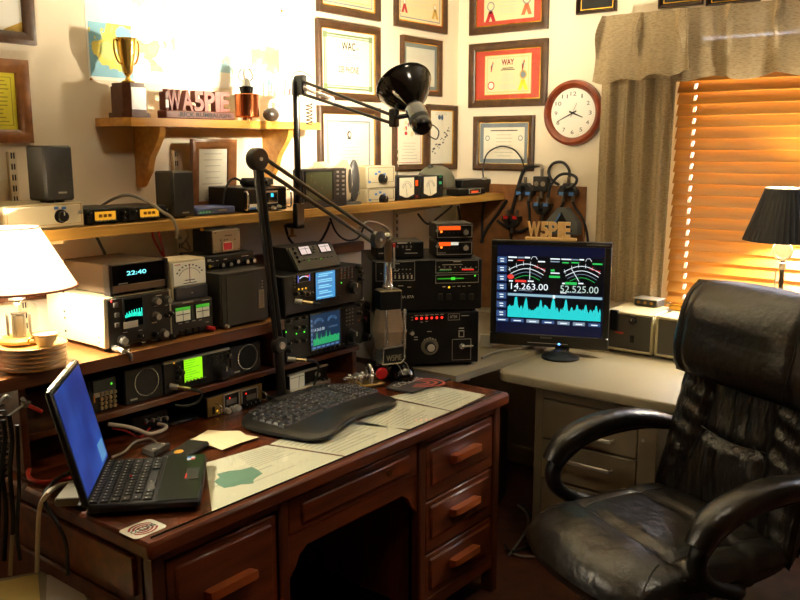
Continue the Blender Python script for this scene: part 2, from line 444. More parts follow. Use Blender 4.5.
def drape(x, y0, y1, zt, zb, m, fold, amp, seed, gather=0, zb2=None, taper=None, th=.004, nz=24, ny=160):
    """hanging cloth sheet with real folds; y0 is the left (+y) edge"""
    rnd = random.Random(seed); ph = [rnd.uniform(0, 6.28) for _ in range(4)]
    vs = []; fs = []
    for s in (0, 1):
        for i in range(nz+1):
            t = i/nz
            for j in range(ny+1):
                u = j/ny
                ya = y0+(taper[0]*t if taper else 0); yb = y1+(taper[1]*t if taper else 0)
                y = ya+(yb-ya)*u
                bot = zb(u) if callable(zb) else zb
                z = zt+(bot-zt)*t
                q = u*fold*2*math.pi
                a = amp*(.35+.65*t if gather else 1)
                d = a*(math.sin(q+ph[0]+.6*math.sin(t*2+ph[1]))+.45*math.sin(2*q+ph[2])+.3*math.sin(.5*q+ph[3]+t))
                if gather:
                    pin = max(0, math.cos(q))**24; p2 = max(0, math.cos(q+.5))**30
                    d -= (pin*.020+p2*.012)*math.exp(-((t-.28)/.26)**2)*gather; z += .012*pin*(t > .6)*(t-.6)
                vs.append((x+d+s*th, y, z))
    k = (nz+1)*(ny+1)
    for s in (0, 1):
        for i in range(nz):
            for j in range(ny):
                a = s*k+i*(ny+1)+j; fs.append((a, a+1, a+ny+2, a+ny+1))
    for i in range(nz):
        for j in (0, ny):
            a = i*(ny+1)+j; fs.append((a, a+ny+1, k+a+ny+1, k+a))
    for j in range(ny):
        for i in (0, nz):
            a = i*(ny+1)+j; fs.append((a, a+1, k+a+1, k+a))
    return G().raw(vs, fs, m)
cu = drape(-.10, at(599, 120, 'x', -.10).y, -1.185, 2.13, .93, CLOTH, 4.2, .014, 3, taper=(-.0, .02)).done('curtain')
tag(cu, 'long beige linen curtain hanging in folds between the clock and the blind', 'curtain')
va = drape(-.155, at(640, 40, 'x', -.155).y, -2.62, 2.175, lambda u: 1.895+.010*math.sin(u*40), VCLOTH, 8.5, .014, 5, gather=3.2).done('valance')
tag(va, 'pinch pleated beige valance running along the top of the window', 'valance')
def jab(u): return 1.893+.035*u-.016*math.sin(u*9.4)**2
ja = drape(-.235, at(602, 40, 'x', -.235).y, at(684, 40, 'x', -.235).y, 2.165, jab, CLOTH, 2.1, .014, 8, gather=2.4, ny=90, taper=(.045,-.02)).done('valance')
tag(ja, 'short flared beige valance tail overlapping the top of the long curtain', 'valance')
# curtain rod that carries the cloth
ro = thing('curtain_rod', 'curtain rod hidden behind the pleated valance', 'curtain rod', (-.125, -1.75, 2.15))
G().cyl((0,.9,0), (0,-.95,0), .008, SILVER).done('rod', ro)
for y in (.9, -.95): G().box(0, .124, y-.006, y+.006, -.008, .008, SILVER).done('bracket', ro)
# ============================================================ WOODEN DESK
DT = .76
dx0, dx1, dyf, dyb = -2.69, -1.166, -1.05, -.06
dk = thing('writing_desk', 'dark reddish wooden pedestal desk with bar handles and carved drawer fronts', 'desk', ((dx0+dx1)/2, dyf, 0))
ox = (dx0+dx1)/2
def dbx(x0, x1, y0, y1, z0, z1, m, b=.004): return G().box(x0-ox, x1-ox, y0-dyf, y1-dyf, z0, z1, m, b)
dbx(dx0, dx1, dyf, dyb, .718, DT, DWOOD, .008).done('desk_top', dk)
yf = -1.025
kx0 = at(290, 540, 'y', yf).x; kx1 = at(420, 470, 'y', yf).x
def pedestal(x0, x1, zs):
    zb = .13
    g = dbx(x0, x1, yf+.03, dyb-.02, zb, .718, DWOODV, .003)
    for xa, xb in ((x0, x0+.035), (x1-.035, x1)):        # front stiles run down as legs
        g.box(xa-ox, xb-ox, yf-dyf, yf+.05-dyf, 0, .718, DWOODV, .005)
        g.box(xa-ox, xb-ox, dyb-.07-dyf, dyb-.02-dyf, 0, .13, DWOODV, .005)
    g.box(x0+.035-ox, x1-.035-ox, yf+.004-dyf, yf+.03-dyf, .69, .718, DWOOD, .003)
    g.box(x0+.035-ox, x1-.035-ox, yf+.004-dyf, yf+.03-dyf, zb-.03, zb+.02, DWOOD, .003)
    g.done('pedestal', dk)
    for za, zc in zs:
        a, b = x0+.042, x1-.042
        g = dbx(a, b, yf+.006, yf+.03, za+.004, zc-.004, DWOOD, .003)
        g.box(a+.02-ox, b-.02-ox, yf-.002-dyf, yf+.01-dyf, za+.05, zc-.022, DWOOD, .005)   # raised field
        dr = g.done('drawer', dk)
        hx = (a+b)/2; hz = (za+zc)/2+.018; L = .075
        g = G()
        for s, hh in ((0, .02), (1, .013)): pass
        vs = []
        for x, k in ((-L, .8), (-L*.86, 1), (L*.86, 1), (L, .8)):
            for y, z in ((0, .014*k), (-.034*k, .019*k), (-.034*k, -.004*k), (-.012, -.019*k), (0, -.019*k)):
                vs.append((hx-ox+x, yf-.002-dyf+y, hz+z))
        fs = [tuple(range(5)), tuple(range(15, 20))]
        for i in range(3):
            for j in range(5): fs.append((i*5+j, i*5+(j+1) % 5, (i+1)*5+(j+1) % 5, (i+1)*5+j))
        g.raw(vs, fs, mat('handle_wood', (168,84,38), .4, coat=.2)).done('handle', dr)
h1, h2, h3 = (at(463, q, 'y', yf-.02).z for q in (449, 497, 548))
print('handles', h1, h2, h3)
pedestal(kx1, dx1-.02, [(.49, .685), (.305, .49), (.125, .305)])
pedestal(dx0+.025, kx0, [(.40, .685), (.125, .40)])
g = dbx(kx0+.004, kx1-.004, yf+.008, yf+.03, .60, .70, DWOOD, .003)
g.box(kx0+.05-ox, kx1-.05-ox, yf-.001-dyf, yf+.01-dyf, .622, .680, DWOOD, .006)
cdw = g.done('centre_drawer', dk)
G().cyl(((kx0+kx1)/2+.13-ox, yf-.004-dyf, .655), ((kx0+kx1)/2+.13-ox, yf-dyf, .655), .011, BRASS, seg=14).done('keyhole', cdw)
g = G()      # apron with rounded corners to the kneehole
pts = [(kx0, .60), (kx1, .60), (kx1, .47), (kx1-.03, .50), (kx1-.045, .53), (kx1-.075, .55), (kx0+.075, .55), (kx0+.045, .53), (kx0+.03, .50), (kx0, .47)]
g.prism([(a-ox, b) for a, b in pts], yf+.012-dyf, yf+.03-dyf, DWOOD).done('apron', dk)
dbx(kx0, kx1, -.32, -.3, .1, .718, DWOODV).done('back_panel', dk)
# side rail panel on the visible left end
g = dbx(dx0+.012, dx0+.026, yf+.06, -.15, .60, .70, DWOOD, .003); g.box(dx0+.012-ox, dx0+.026-ox, yf+.06-dyf, -.15-dyf, .17, .57, DWOODV, .006); g.done('end_panel', dk)
GT = DT+.0068       # surface of the glass that lies on the desk
gs = G().box(dx0+.022, dx1-.022, dyf+.02, -.465, DT+.0022, GT, pane_mat('desk_glass', (250,252,250)), .0012)
gs.box(dx0+.0215, dx1-.0215, dyf+.0195, dyf+.0215, DT+.0022, GT, mat('glass_edge', (20,34,28), .2))
tag(gs.done('glass_sheet'), 'clear glass sheet with a dark edge covering the wooden desk top', 'glass sheet')
# ---- papers under the glass
def sheet(corners, label, lines, name='paper_sheet', group=None, z=DT, art=None, m=PAPER):
    P = [at(px, py, 'z', z) for px, py in corners]            # back-left, back-right, front-right, front-left
    c = sum(P, Vector())/4
    g = G(); vs = [(p.x-c.x, p.y-c.y, zz) for zz in (0, .0006) for p in P]
    g.raw(vs, [(0,1,2,3), (4,5,6,7), (0,1,5,4), (1,2,6,5), (2,3,7,6), (3,0,4,7)], m)
    o = g.done(name); o.location = (c.x, c.y, z+.0003); tag(o, label, 'paper', group)
    def uv(u, v): return (P[0]*(1-u)*(1-v)+P[1]*u*(1-v)+P[2]*u*v+P[3]*(1-u)*v)-c
    g = G()
    for (u0, u1, v0, v1, mm) in lines:
        q = [uv(u0, v0), uv(u1, v0), uv(u1, v1), uv(u0, v1)]
        g.raw([(p.x, p.y, .0010) for p in q], [(0,1,2,3)], mm)
    if lines: g.done('print', o)
    return o
def rows(u0, u1, v0, v1, n, m=PALEINK, seed=1, f=.32, vertical=False):
    rr = random.Random(seed); out = []
    for i in range(n):
        a = v0+(v1-v0)*i/n; b = a+(v1-v0)/n*f; e = u0+(u1-u0)*rr.uniform(.6, 1)
        out.append((a, b, u0, e, m) if vertical else (u0, e, a, b, m))
    return out
TEAL = mat('map_teal', (120,160,140), .8); MAPB = mat('map_blue', (150,176,190), .8)
sheet([(388,397),(440,386.5),(486,395),(452,411)], 'printed form under the desk glass in front of the mouse pad', rows(.08,.92,.08,.9,9,seed=2))
sheet([(352,425),(394,400),(450,411.5),(410,429)], 'printed sheet under the glass touching the right end of the keyboard', rows(.1,.9,.1,.9,10,seed=3))
sheet([(270,444.5),(330,415),(408,431),(346,456)], 'sheet of small print under the glass below the keyboard palm rest', rows(.05,.95,.08,.9,12,seed=4))
sheet([(206,463),(267,445.5),(343,457),(212,513)], 'map sheet with a teal patch under the glass beside the laptop',
      rows(.45,.95,.06,.5,9,seed=5)+rows(.05,.9,.55,.62,1)+rows(.3,.95,.75,.8,1))
b = G(); cx, cy = 238, 478
rr = random.Random(4); P = []
for i in range(18):
    a = i/18*6.283; k = rr.uniform(.6, 1.15); p = at(cx+25*math.cos(a)*k, cy+11*math.sin(a)*k, 'z', DT); P.append((p.x, p.y))
b.prism(P, DT+.0013, DT+.0016, TEAL, 'xy')
tag(b.done('map_cutting'), 'teal green coloured map patch lying on the white sheet beside the laptop', 'paper')
# ---- sticker and its lettering
def on_desk_rect(corners, z): return [at(px, py, 'z', z) for px, py in corners]
def local_frame(corners, z):
    P = on_desk_rect(corners, z); c = sum(P, Vector())/4
    ux = ((P[1]-P[0])+(P[2]-P[3]))/2; uy = ((P[0]-P[3])+(P[1]-P[2]))/2
    W, H = ux.length, uy.length; ang = math.atan2(ux.y, ux.x); return c, W, H, ang
FLAT = Matrix.Rotation(R(-90), 4, 'X')       # lettering drawn in xz, laid down flat
def rrect(w, h, r, n=5):
    P = []
    for cx, cy, a0 in ((w/2-r, h/2-r, 0), (-w/2+r, h/2-r, 90), (-w/2+r, -h/2+r, 180), (w/2-r, -h/2+r, 270)):
        for i in range(n+1):
            a = R(a0+90*i/n); P.append((cx+r*math.cos(a), cy+r*math.sin(a)))
    return P
def ell(rx, ry, n=28, a0=0, a1=360): return [(rx*math.cos(R(a0+(a1-a0)*i/n)), ry*math.sin(R(a0+(a1-a0)*i/n))) for i in range(n+(0 if a1-a0 == 360 else 1))]
def ring(g, rx, ry, t, y, m, n=28, a0=0, a1=360, M=None, cx=0, cz=0):
    A = ell(rx, ry, n, a0, a1); B = ell(rx-t, ry-t, n, a0, a1); k = len(A)
    vs = [(x+cx, y, z+cz) for x, z in A]+[(x+cx, y, z+cz) for x, z in B]
    fs = [(i, (i+1) % k, k+(i+1) % k, k+i) for i in range(k if a1-a0 == 360 else k-1)]
    g.raw(vs, fs, m, M)
LAY = Matrix.Rotation(R(-90), 4, 'X')        # (x, -y.., z) -> flat: z becomes +y, facing up
c, W, H, an = local_frame([(117,531),(150,519),(168,526),(136,541)], DT)
st = thing('sticker', 'rounded white sticker with a red oval emblem at the desk corner by the laptop', 'sticker', (c.x, c.y, DT+.0002), math.degrees(an))
WST = mat('sticker_white', (232,226,210), .6); RST = mat('sticker_red', (160,30,34), .6)
G().prism(rrect(W, H, .012), 0, .0008, WST, 'xy').done('backing', st)
g = G()
for k in range(3):
    for a0 in (22, 202): ring(g, W*.40-.010*k, H*.42-.0085*k, .0055, -.0010, RST, a0=a0, a1=a0+136, M=LAY)

g.text('COLLINS', -W*.36, -H*.11, W*.72, H*.22, mat('sticker_black', (24,20,20), .6), y=-.0013, M=LAY, bold=.03); g.done('emblem', st)
# ---- loose torn paper on the desk
P = [at(px, py, 'z', GT+.001) for px, py in ((187,441),(196,437),(208,430),(222,431),(240,431),(246,435),(259,437),(240,443),(222,450),(212,446),(200,445))]
c = sum(P, Vector())/len(P)
o = G().prism([(p.x-c.x, p.y-c.y) for p in P], 0, .0012, mat('torn_paper', (232,214,170), .8), 'xy').done('torn_paper'); o.location = (c.x, c.y, GT+.0002)
tag(o, 'torn piece of cream paper between the keyboard and the laptop', 'paper')
# ============================================================ HUTCH ON THE DESK
HY = -.45; HB = -.08
hx0, hx1 = -2.65, -1.30
ht = thing('desk_hutch', 'wooden radio shelf unit standing along the back of the desk', 'shelf unit', (-2.0, HY, DT))
hb = lambda x0, x1, y0, y1, z0, z1, m, b=.003: G().box(x0+2.0, x1+2.0, y0-HY, y1-HY, z0-DT, z1-DT, m, b)
MID = .872; TOP = 1.04
hb(-2.76, -1.715, -.475, HB, 1.008, TOP, HTOP, .002).box(-2.76+2, -1.715+2, -.478-HY, -.474-HY, 1.007-DT, TOP+.0005-DT, HUTCH) .done('top_board', ht)
hb(hx0+.02, hx1, -.455, HB, .852, MID, HUTCH).done('shelf', ht)
hb(hx0, hx0+.02, HY, HB, DT, 1.008, HUTCH).done('end_panel', ht)
hb(-1.745, -1.722, HY, HB, MID, 1.008, HUTCH).done('divider', ht)
hb(-1.335, -1.312, HY, HB, DT, .852, HUTCH).done('end_panel', ht)
hb(-1.745, -1.722, HY+.1, HB, DT, .852, HUTCH).done('divider', ht)
hb(hx0+.02, hx1-.02, HB, HB+.008, DT, 1.008, mat('hutch_back_gloom', (30,20,14), .7)).done('back_panel', ht)  # thin dark sheet, shade of the deep compartments put into its colour
# ============================================================ LONG WALL SHELF
SZ = 1.393
ws = thing('wall_shelf', 'long yellow pine shelf of radio gear on slotted wall standards', 'shelf', (-1.45, -.02, 1.36))
g = G(); g.box(-1.6, 1.44, -.28, .0, 0, SZ-1.36, PINE, .002); g.done('board', ws)
STD = mat('standard_white', (214,200,170), .45)
for px, py in ((13, 175), (176, 175), (396, 160)):
    x = at(px, py, 'y', -.01).x+1.45
    g = G(); g.box(x-.012, x+.012, .004, .019, -.55, .25, STD)
    for k in range(24):
        z = -.53+k*.033
        if abs(z) > .03: g.box(x-.006, x-.002, .003, .0045, z, z+.018, BLACK); g.box(x+.002, x+.006, .003, .0045, z, z+.018, BLACK)
    g.done('wall_standard', ws)
    g = G(); g.prism([(.01, 0), (-.255, 0), (-.255, -.012), (-.2, -.018), (.01, -.06)], x-.004, x+.004, STD, 'yz'); g.done('bracket', ws)
# wooden rail along the wall below it
tag(G().box(-2.9, -.78, -.034, -.001, 1.155, 1.20, HUTCH, .003).done('wall_rail'), 'dark wooden rail fixed along the wall under the long shelf', 'rail')
# ============================================================ SMALL OAK DISPLAY SHELF
OZ = 1.717
osf = thing('display_shelf', 'honey oak display shelf with two scroll brackets under the map', 'shelf', (-1.65, 0, 1.69))
sx0 = at(95, 122, 'y', 0).x+1.65; sx1 = at(326, 126, 'y', -.17).x+1.65
g = G(); yb = -.002
g.raw([(x, y, z) for z in (0, OZ-1.69) for x, y in ((sx0, -.155), (sx0+.018, -.175), (sx1-.05, -.175), (sx1, -.14), (sx1, yb), (sx0, yb))],
      [(0,1,2,3,4,5), (6,7,8,9,10,11)]+[(i, (i+1) % 6, 6+(i+1) % 6, 6+i) for i in range(6)], OAK)
g.done('board', osf)
prof = [(yb, 0), (-.15, 0), (-.15, -.016), (-.142, -.035), (-.115, -.07), (-.09, -.10), (-.078, -.13), (-.072, -.15), (-.05, -.175), (-.03, -.2), (-.012, -.205), (yb, -.195)]
for px in (133.5, 262):
    x = at(px, 140, 'y', 0).x+1.65
    G().prism(prof, x, x+.024, OAK, 'yz').done('scroll_bracket', osf)
# ============================================================ FRAMES ON THE WALLS
def picture(name, label, cat, wall, tl, br, art, fw=.03, mw=FRAMEW, group=None, lean=0, pane=True, size=None, inner=GOLD, mats=None, yoff=0):
    """tl / br = pixels of the outer corners on the wall; art(g, w, h) draws on local xz with the origin at the sheet's centre"""
    ax = 'y' if wall == 'A' else 'x'
    a = at(tl[0], tl[1], ax, -.012-yoff); b = at(br[0], br[1], ax, -.012-yoff)
    h0 = a.x if wall == 'A' else -a.y; h1 = b.x if wall == 'A' else -b.y
    w = h1-h0; h = a.z-b.z; cx = (h0+h1)/2; cz = (a.z+b.z)/2
    loc = (cx, -.0015-yoff, b.z) if wall == 'A' else (-.0015, -cx, b.z)
    t = thing(name, label, cat, loc, 0 if wall == 'A' else -90, group)
    M = Matrix.Translation((0, 0, h/2)) @ Matrix.Rotation(R(-lean), 4, 'X')
    if lean: M = Matrix.Rotation(R(-lean), 4, 'X') @ Matrix.Translation((0, 0, h/2))
    g = G(); X, Z = w/2, h/2
    prof = [(0, 0), (0, -.018), (fw*.25, -.022), (fw*.7, -.018), (fw, -.010), (fw, 0)]
    k = len(prof); vs = []; fs = []
    for sx, sz in ((-1,-1), (1,-1), (1,1), (-1,1)):
        for q, y in prof: vs.append((sx*(X-q), y, sz*(Z-q)))
    for i in range(4):
        for j in range(k): fs.append((i*k+j, i*k+(j+1) % k, ((i+1) % 4)*k+(j+1) % k, ((i+1) % 4)*k+j))
    g.raw(vs, fs, mw); fo = g.done('frame', t, M)
    if inner:
        g = G(); q = fw; e = .004
        for x0, x1, z0, z1 in ((-X+q, X-q, Z-q-e, Z-q), (-X+q, X-q, -Z+q, -Z+q+e), (-X+q, -X+q+e, -Z+q, Z-q), (X-q-e, X-q, -Z+q, Z-q)):
            g.box(x0, x1, -.0095, -.004, z0, z1, inner)
        g.done('gilt_edge', fo)
    g = G(); art(g, w-2*fw, h-2*fw); g.done('certificate', t, M)
    if pane:
        G().box(-X+fw*.9, X-fw*.9, -.0085, -.0075, -Z+fw*.9, Z-fw*.9, PANE).done('pane', t, M)
    return t
RM = mat('red_mat_board', (186,66,46), .8); GRN = mat('certificate_green', (116,136,88), .8); BLG = mat('certificate_bluegrey', (124,134,142), .8)
REDI = mat('red_ink', (190,30,44), .8); PURI = mat('dark_red_ink', (130,36,50), .8); TAN = mat('aged_paper', (226,206,160), .8)
YEL = mat('yellow_paper', (238,222,60), .8); GOLDI = mat('gold_ink', (200,160,60), .7)
def sheet_bg(g, w, h, m, y=-.003): g.box(-w/2-.002, w/2+.002, y, 0, -h/2-.002, h/2+.002, m)
def border(g, w, h, inset, t, m, y=-.0036):
    X, Z = w/2-inset, h/2-inset
    for x0, x1, z0, z1 in ((-X, X, Z-t, Z), (-X, X, -Z, -Z+t), (-X, -X+t, -Z+t, Z-t), (X-t, X, -Z+t, Z-t)): g.box(x0, x1, y, y+.0006, z0, z1, m)
def script(g, w, z0, z1, n, m=PALEINK, seed=1, y=-.0037, h=.0034, wr=(.4,.9)):
    rr = random.Random(seed)
    for i in range(n):
        z = z1-(z1-z0)*i/max(1, n-1); k = w*rr.uniform(*wr)/2; g.box(-k, k, y, y+.0005, z-h/2, z+h/2, m)
def seal(g, x, z, r, m, m2=PAPER, y=-.0042):
    M = None; g.raw([(x+a, y+.0003, z+b) for a, b in ell(r, r)], [tuple(range(28))], m)
    g.raw([(x+a, y, z+b) for a, b in ell(r*.72, r*.72)], [tuple(range(28))], m2)
def ribbon(g, x, z, s, m, y=-.0046):
    g.raw([(x-.2*s, y, z), (x+.2*s, y, z), (x-.2*s, y, z-s), (x-.6*s, y, z-s)], [(0,1,2,3)], m)
    g.raw([(x-.2*s, y, z), (x+.2*s, y, z), (x+.6*s, y, z-s), (x+.2*s, y, z-s)], [(0,1,2,3)], m)
def art_wac(g, w, h):
    sheet_bg(g, w, h, PAPER); border(g, w, h, .018, .008, GRN); border(g, w, h, .030, .004, GRN)
    for a in (-1, 1):
        for b in (-1, 1): g.box(a*(w/2-.026)-.012, a*(w/2-.026)+.012, -.0037, -.003, b*(h/2-.026)-.012, b*(h/2-.026)+.012, GRN)
    g.text('WAC', -.045, h*.19, .09, .034, mat('black_ink', (30,28,26), .8), -.0040, bold=.02); g.text('*', -.068, h*.205, .014, .014, INK, -.004); g.text('*', .054, h*.205, .014, .014, INK, -.004)
    script(g, w*.7, h*.08, h*.12, 2, seed=3); g.text('SSB PHONE', -.066, -h*.17, .132, .028, REDI, -.0040, bold=.01); script(g, w*.3, 0, h*.03, 2, seed=4)
def art_old(g, w, h):
    sheet_bg(g, w, h, TAN); border(g, w, h, .015, .006, BLG); script(g, w*.8, -h*.3, h*.35, 10, seed=5); border(g, w, h, .03, .002, GOLDI)
def art_grey_border(g, w, h):
    sheet_bg(g, w, h, PAPER); border(g, w, h, .030, .007, BLG); border(g, w, h, .040, .002, BLG)
    g.raw([(a, -.004, h*.19+b) for a, b in ell(.014, .017)], [tuple(range(28))], INK); g.raw([(a+.002, -.0042, h*.19+b) for a, b in ell(.007, .010)], [tuple(range(28))], PAPER)
    g.box(-.012, .012, -.0042, -.0036, h*.19-.02, h*.19-.015, INK)
    script(g, w*.55, -h*.25, 0, 6, seed=7)
def art_ribbons(g, w, h):
    sheet_bg(g, w, h, TAN); border(g, w, h, .016, .005, BLG); script(g, w*.7, -h*.2, h*.3, 7, seed=8)
    seal(g, w*.33, -h*.16, .014, GOLDI); ribbon(g, w*.33, -h*.2, .045, GOLDI); ribbon(g, -w*.36, -h*.2, .04, REDI); seal(g, -w*.36, -h*.17, .012, BLG)
def art_pale(g, w, h):
    sheet_bg(g, w, h, mat('pale_print', (196,196,180), .8)); border(g, w, h, .0, .022, mat('print_band', (110,122,122), .8)); script(g, w*.6, -h*.3, h*.05, 6, seed=9)
def art_fig(g, w, h):
    sheet_bg(g, w, h, PAPER); border(g, w, h, .012, .002, REDI)
    rr = random.Random(3)
    for i in range(14):
        x, z = rr.uniform(-.25, .25)*w, h*(.14+rr.uniform(-.1, .13)); g.raw([(x+a, -.0042-.0001*i, z+b) for a, b in ell(rr.uniform(.006, .012), rr.uniform(.006, .014), 9)], [tuple(range(9))], rr.choice((REDI, BLG, TAN, mat('mauve_ink', (170,130,140), .8))))
    script(g, w*.7, -h*.38, -h*.1, 6, seed=10)
def art_map(g, w, h):
    sheet_bg(g, w, h, PAPER); rr = random.Random(5)
    g.raw([(-.015+a, -.004, h*.37+b) for a, b in ell(.013, .012, 10)], [tuple(range(10))], mat('blue_ink', (60,90,120), .8))
    g.raw([(.008+a, -.0041, h*.37+b) for a, b in ell(.010, .015, 10)], [tuple(range(10))], mat('blue_ink', (60,90,120), .8))
    for i in range(22):
        t = i/21; x = (-.36+.72*t)*w; z = h*(-.28+.42*t)+rr.uniform(-.02, .02); s = rr.uniform(.003, .007)
        g.box(x-s, x+s, -.0042, -.0036, z-s*.6, z+s*.6, INK)
    script(g, w*.7, h*.42, h*.45, 2, seed=12)
def art_way(g, w, h):
    sheet_bg(g, w, h, RM); a, b = w*.70, h*.80
    g.box(-a/2-.003, a/2+.003, -.004, -.002, -b/2, b/2, GOLDI); g.box(-a/2, a/2, -.0045, -.002, -b/2+.003, b/2-.003, TAN)
    border(g, a, b, .010, .006, mat('pale_gold_ink', (216,190,130), .8), -.005)
    g.text('WAY', -.036, b*.24, .072, .028, PURI, -.0052, bold=.03)
    script(g, a*.45, b*.12, b*.16, 2, INK, 3, -.0052, .004); script(g, a*.5, -b*.14, b*.02, 4, PALEINK, 4, -.0052); script(g, a*.45, -b*.34, -b*.26, 3, PALEINK, 5, -.0052)
    seal(g, -a*.36, -b*.26, .020, REDI, PAPER, -.0056); seal(g, a*.34, -b*.02, .020, GOLDI, BLG, -.0056); ribbon(g, a*.34, -b*.14, .05, YEL, -.006)
    for s in (-1, 1):
        for k in range(4): g.box(s*a*.34-.008+.003*k, s*a*.34-.003+.003*k, -.0054, -.0048, b*.08+.012*k, b*.08+.03+.006*k, (REDI, INK, BLG, REDI)[k])
def art_red2(g, w, h):
    sheet_bg(g, w, h, RM); a, b = w*.76, h*.80
    g.box(-a/2, a/2, -.0045, -.002, -b/2, b/2, TAN); script(g, a*.6, -b*.3, b*.35, 9, PALEINK, 14, -.0052)
    seal(g, -a*.36, -b*.12, .022, BLG, TAN, -.0056); ribbon(g, -a*.36, -b*.24, .05, REDI, -.006); seal(g, a*.36, -b*.03, .024, BLG, TAN, -.0056); ribbon(g, a*.36, -b*.15, .05, mat('orange_ribbon', (220,110,70), .7), -.006)
def art_grey(g, w, h):
    sheet_bg(g, w, h, PAPER); border(g, w, h, .006, .020, BLG); script(g, w*.56, h*.28, h*.30, 1, INK, 3, -.004, .005, (.95,1))
    script(g, w*.5, -h*.3, h*.2, 7, seed=16, h=.0035); seal(g, -w*.33, h*.12, .013, BLG); seal(g, w*.33, h*.12, .013, BLG)
def art_yellow(g, w, h):
    sheet_bg(g, w, h, YEL); k = mat('yellow_print', (178,160,50), .8); script(g, w*.75, -h*.36, h*.36, 11, k, 17)
    border(g, w, h, .012, .002, k)
def art_dark(g, w, h):
    sheet_bg(g, w, h, WHITE); border(g, w, h, 0, .006, PAPER); g.raw([(w*.5, -.004, -h*.5), (w*.5, -.004, -h*.3), (w*.1, -.004, -h*.45), (0, -.004, -h*.5)], [(0,1,2,3)], GOLDI)
def art_plaque(g, w, h):
    sheet_bg(g, w, h, BLACK); border(g, w, h, .006, .004, GOLD); script(g, w*.7, -h*.2, h*.3, 5, GOLD, 18)
def art_small(g, w, h):
    sheet_bg(g, w, h, PAPER); script(g, w*.8, -h*.4, h*.4, 8, PALEINK, 19)
P = picture
P('framed_certificate', 'walnut framed certificate reading WAC and SSB PHONE with green border', 'picture', 'A', (316.5,18), (380,102.7), art_wac)
P('framed_certificate', 'framed certificate hung above the WAC one, cut by the photo top', 'picture', 'A', (316.5,-66), (380,21.6), art_old, inner=GOLD)
P('framed_certificate', 'framed certificate with a blue grey border hung below the WAC one', 'picture', 'A', (318,105), (380,186), art_grey_border)
P('framed_certificate', 'framed certificate with gold and red ribbons at top near the room corner', 'picture', 'A', (395,-48), (446.5,34.5), art_ribbons)
P('framed_print', 'small framed pale print reflecting the lamp behind the black lampshade', 'picture', 'A', (401.5,35), (441,97), art_pale, fw=.024)
P('framed_print', 'framed print of a coloured figure partly behind the black lamp socket', 'picture', 'A', (393.5,103), (426.5,170), art_fig, fw=.026)
P('framed_print', 'narrow framed map print closest to the room corner', 'picture', 'A', (427.5,104), (456,169), art_map, fw=.026)
P('framed_certificate', 'certificate reading WAY in a red mat beside the wall clock', 'picture', 'B', (469.6,44.7), (546.2,105.7), art_way, fw=.036)
P('framed_certificate', 'red matted certificate with two seals hung above the WAY certificate', 'picture', 'B', (470.5,-28), (547.8,28.5), art_red2, fw=.036)
P('framed_certificate', 'grey bordered certificate hung below the WAY certificate', 'picture', 'B', (474,116.5), (533,171), art_grey, fw=.03)
for (x0, x1, yb), lb in (((578,616,11), 'dark award plaque above the clock and left end of the valance'), ((661,703,4), 'dark award plaque above the middle of the valance'), ((709,760,2.5), 'dark award plaque above the valance at the right photo edge')):
    P('award_plaque', lb, 'plaque', 'B', (x0,yb-46), (x1,yb), art_plaque, fw=.012, mw=mat('plaque_wood', (52,32,22), .3), inner=None, pane=False)
P('framed_certificate', 'yellow certificate in an oak frame at the left photo edge', 'picture', 'A', (-42,55), (33,143), art_yellow, fw=.04, mw=FRAMEO, inner=None)
P('framed_certificate', 'dark framed white certificate above the yellow one', 'picture', 'A', (-36,-42), (36,45.5), art_dark, fw=.036, inner=None)
# ============================================================ MAP
a = at(89, 78, 'y', -.002); b = at(283, 90, 'y', -.002)
mx0, mx1, mz0, mz1 = a.x, b.x, a.z-.004, 2.52
mp = thing('world_map', 'pale blue and yellow wall map pinned above the oak shelf', 'map', (mx0, -.0002, mz0))
MW = mat('map_paper', (240,238,228), .6)
def sea_land(name, sea, land, land2, sc, seed, th):
    m = bpy.data.materials.new(name); m.use_nodes = True; nt = m.node_tree; N = nt.nodes; Lk = nt.links; b = N['Principled BSDF']
    tc = N.new('ShaderNodeTexCoord'); mpn = N.new('ShaderNodeMapping'); mpn.inputs['Location'].default_value = (seed, seed*1.7, seed*.3)
    nz = N.new('ShaderNodeTexNoise'); nz.inputs['Scale'].default_value = sc; nz.inputs['Detail'].default_value = 8
    rp = N.new('ShaderNodeValToRGB'); rp.color_ramp.interpolation = 'CONSTANT'
    e = rp.color_ramp.elements; e[0].color = lin(sea); e[1].position = th; e[1].color = lin(land); q = e.new(th+.07); q.color = lin(land2)
    Lk.new(tc.outputs['Object'], mpn.inputs[0]); Lk.new(mpn.outputs[0], nz.inputs[0]); Lk.new(nz.outputs[0], rp.inputs[0]); Lk.new(rp.outputs[0], b.inputs['Base Color'])
    b.inputs['Roughness'].default_value = .6; return m
SEA1 = sea_land('inset_map_print', (128,184,204), (226,210,90), (190,204,120), 9, 1.3, .53)
SEA2 = sea_land('main_map_print', (205,226,232), (238,228,170), (226,208,190), 3.2, 4.1, .52)
SEA3 = sea_land('globe_print', (166,208,222), (226,220,160), (200,214,160), 8, 7.7, .5)
G().box(0, mx1-mx0, -.0012, 0, 0, mz1-mz0, MW).done('sheet', mp)
def mpt(px, py): q = at(px, py, 'y', -.002); return q.x-mx0, q.z-mz0
def mrect(p, q, m, nm='inset_map', y=-.0018):
    (a, b), (c, d) = mpt(*p), mpt(*q); return G().box(a, c, y, y+.0006, b, d, m).done(nm, mp)
mrect((91,76), (131,26), SEA1); mrect((137,70), (175,38), sea_land('strip_print', (170,206,220), (232,220,130), (210,214,140), 12, 2.2, .5))
mrect((217,72), (248,47), SEA3); mrect((252,84), (279,48), sea_land('inset_print', (150,196,214), (236,216,120), (226,190,110), 10, 3.4, .47))
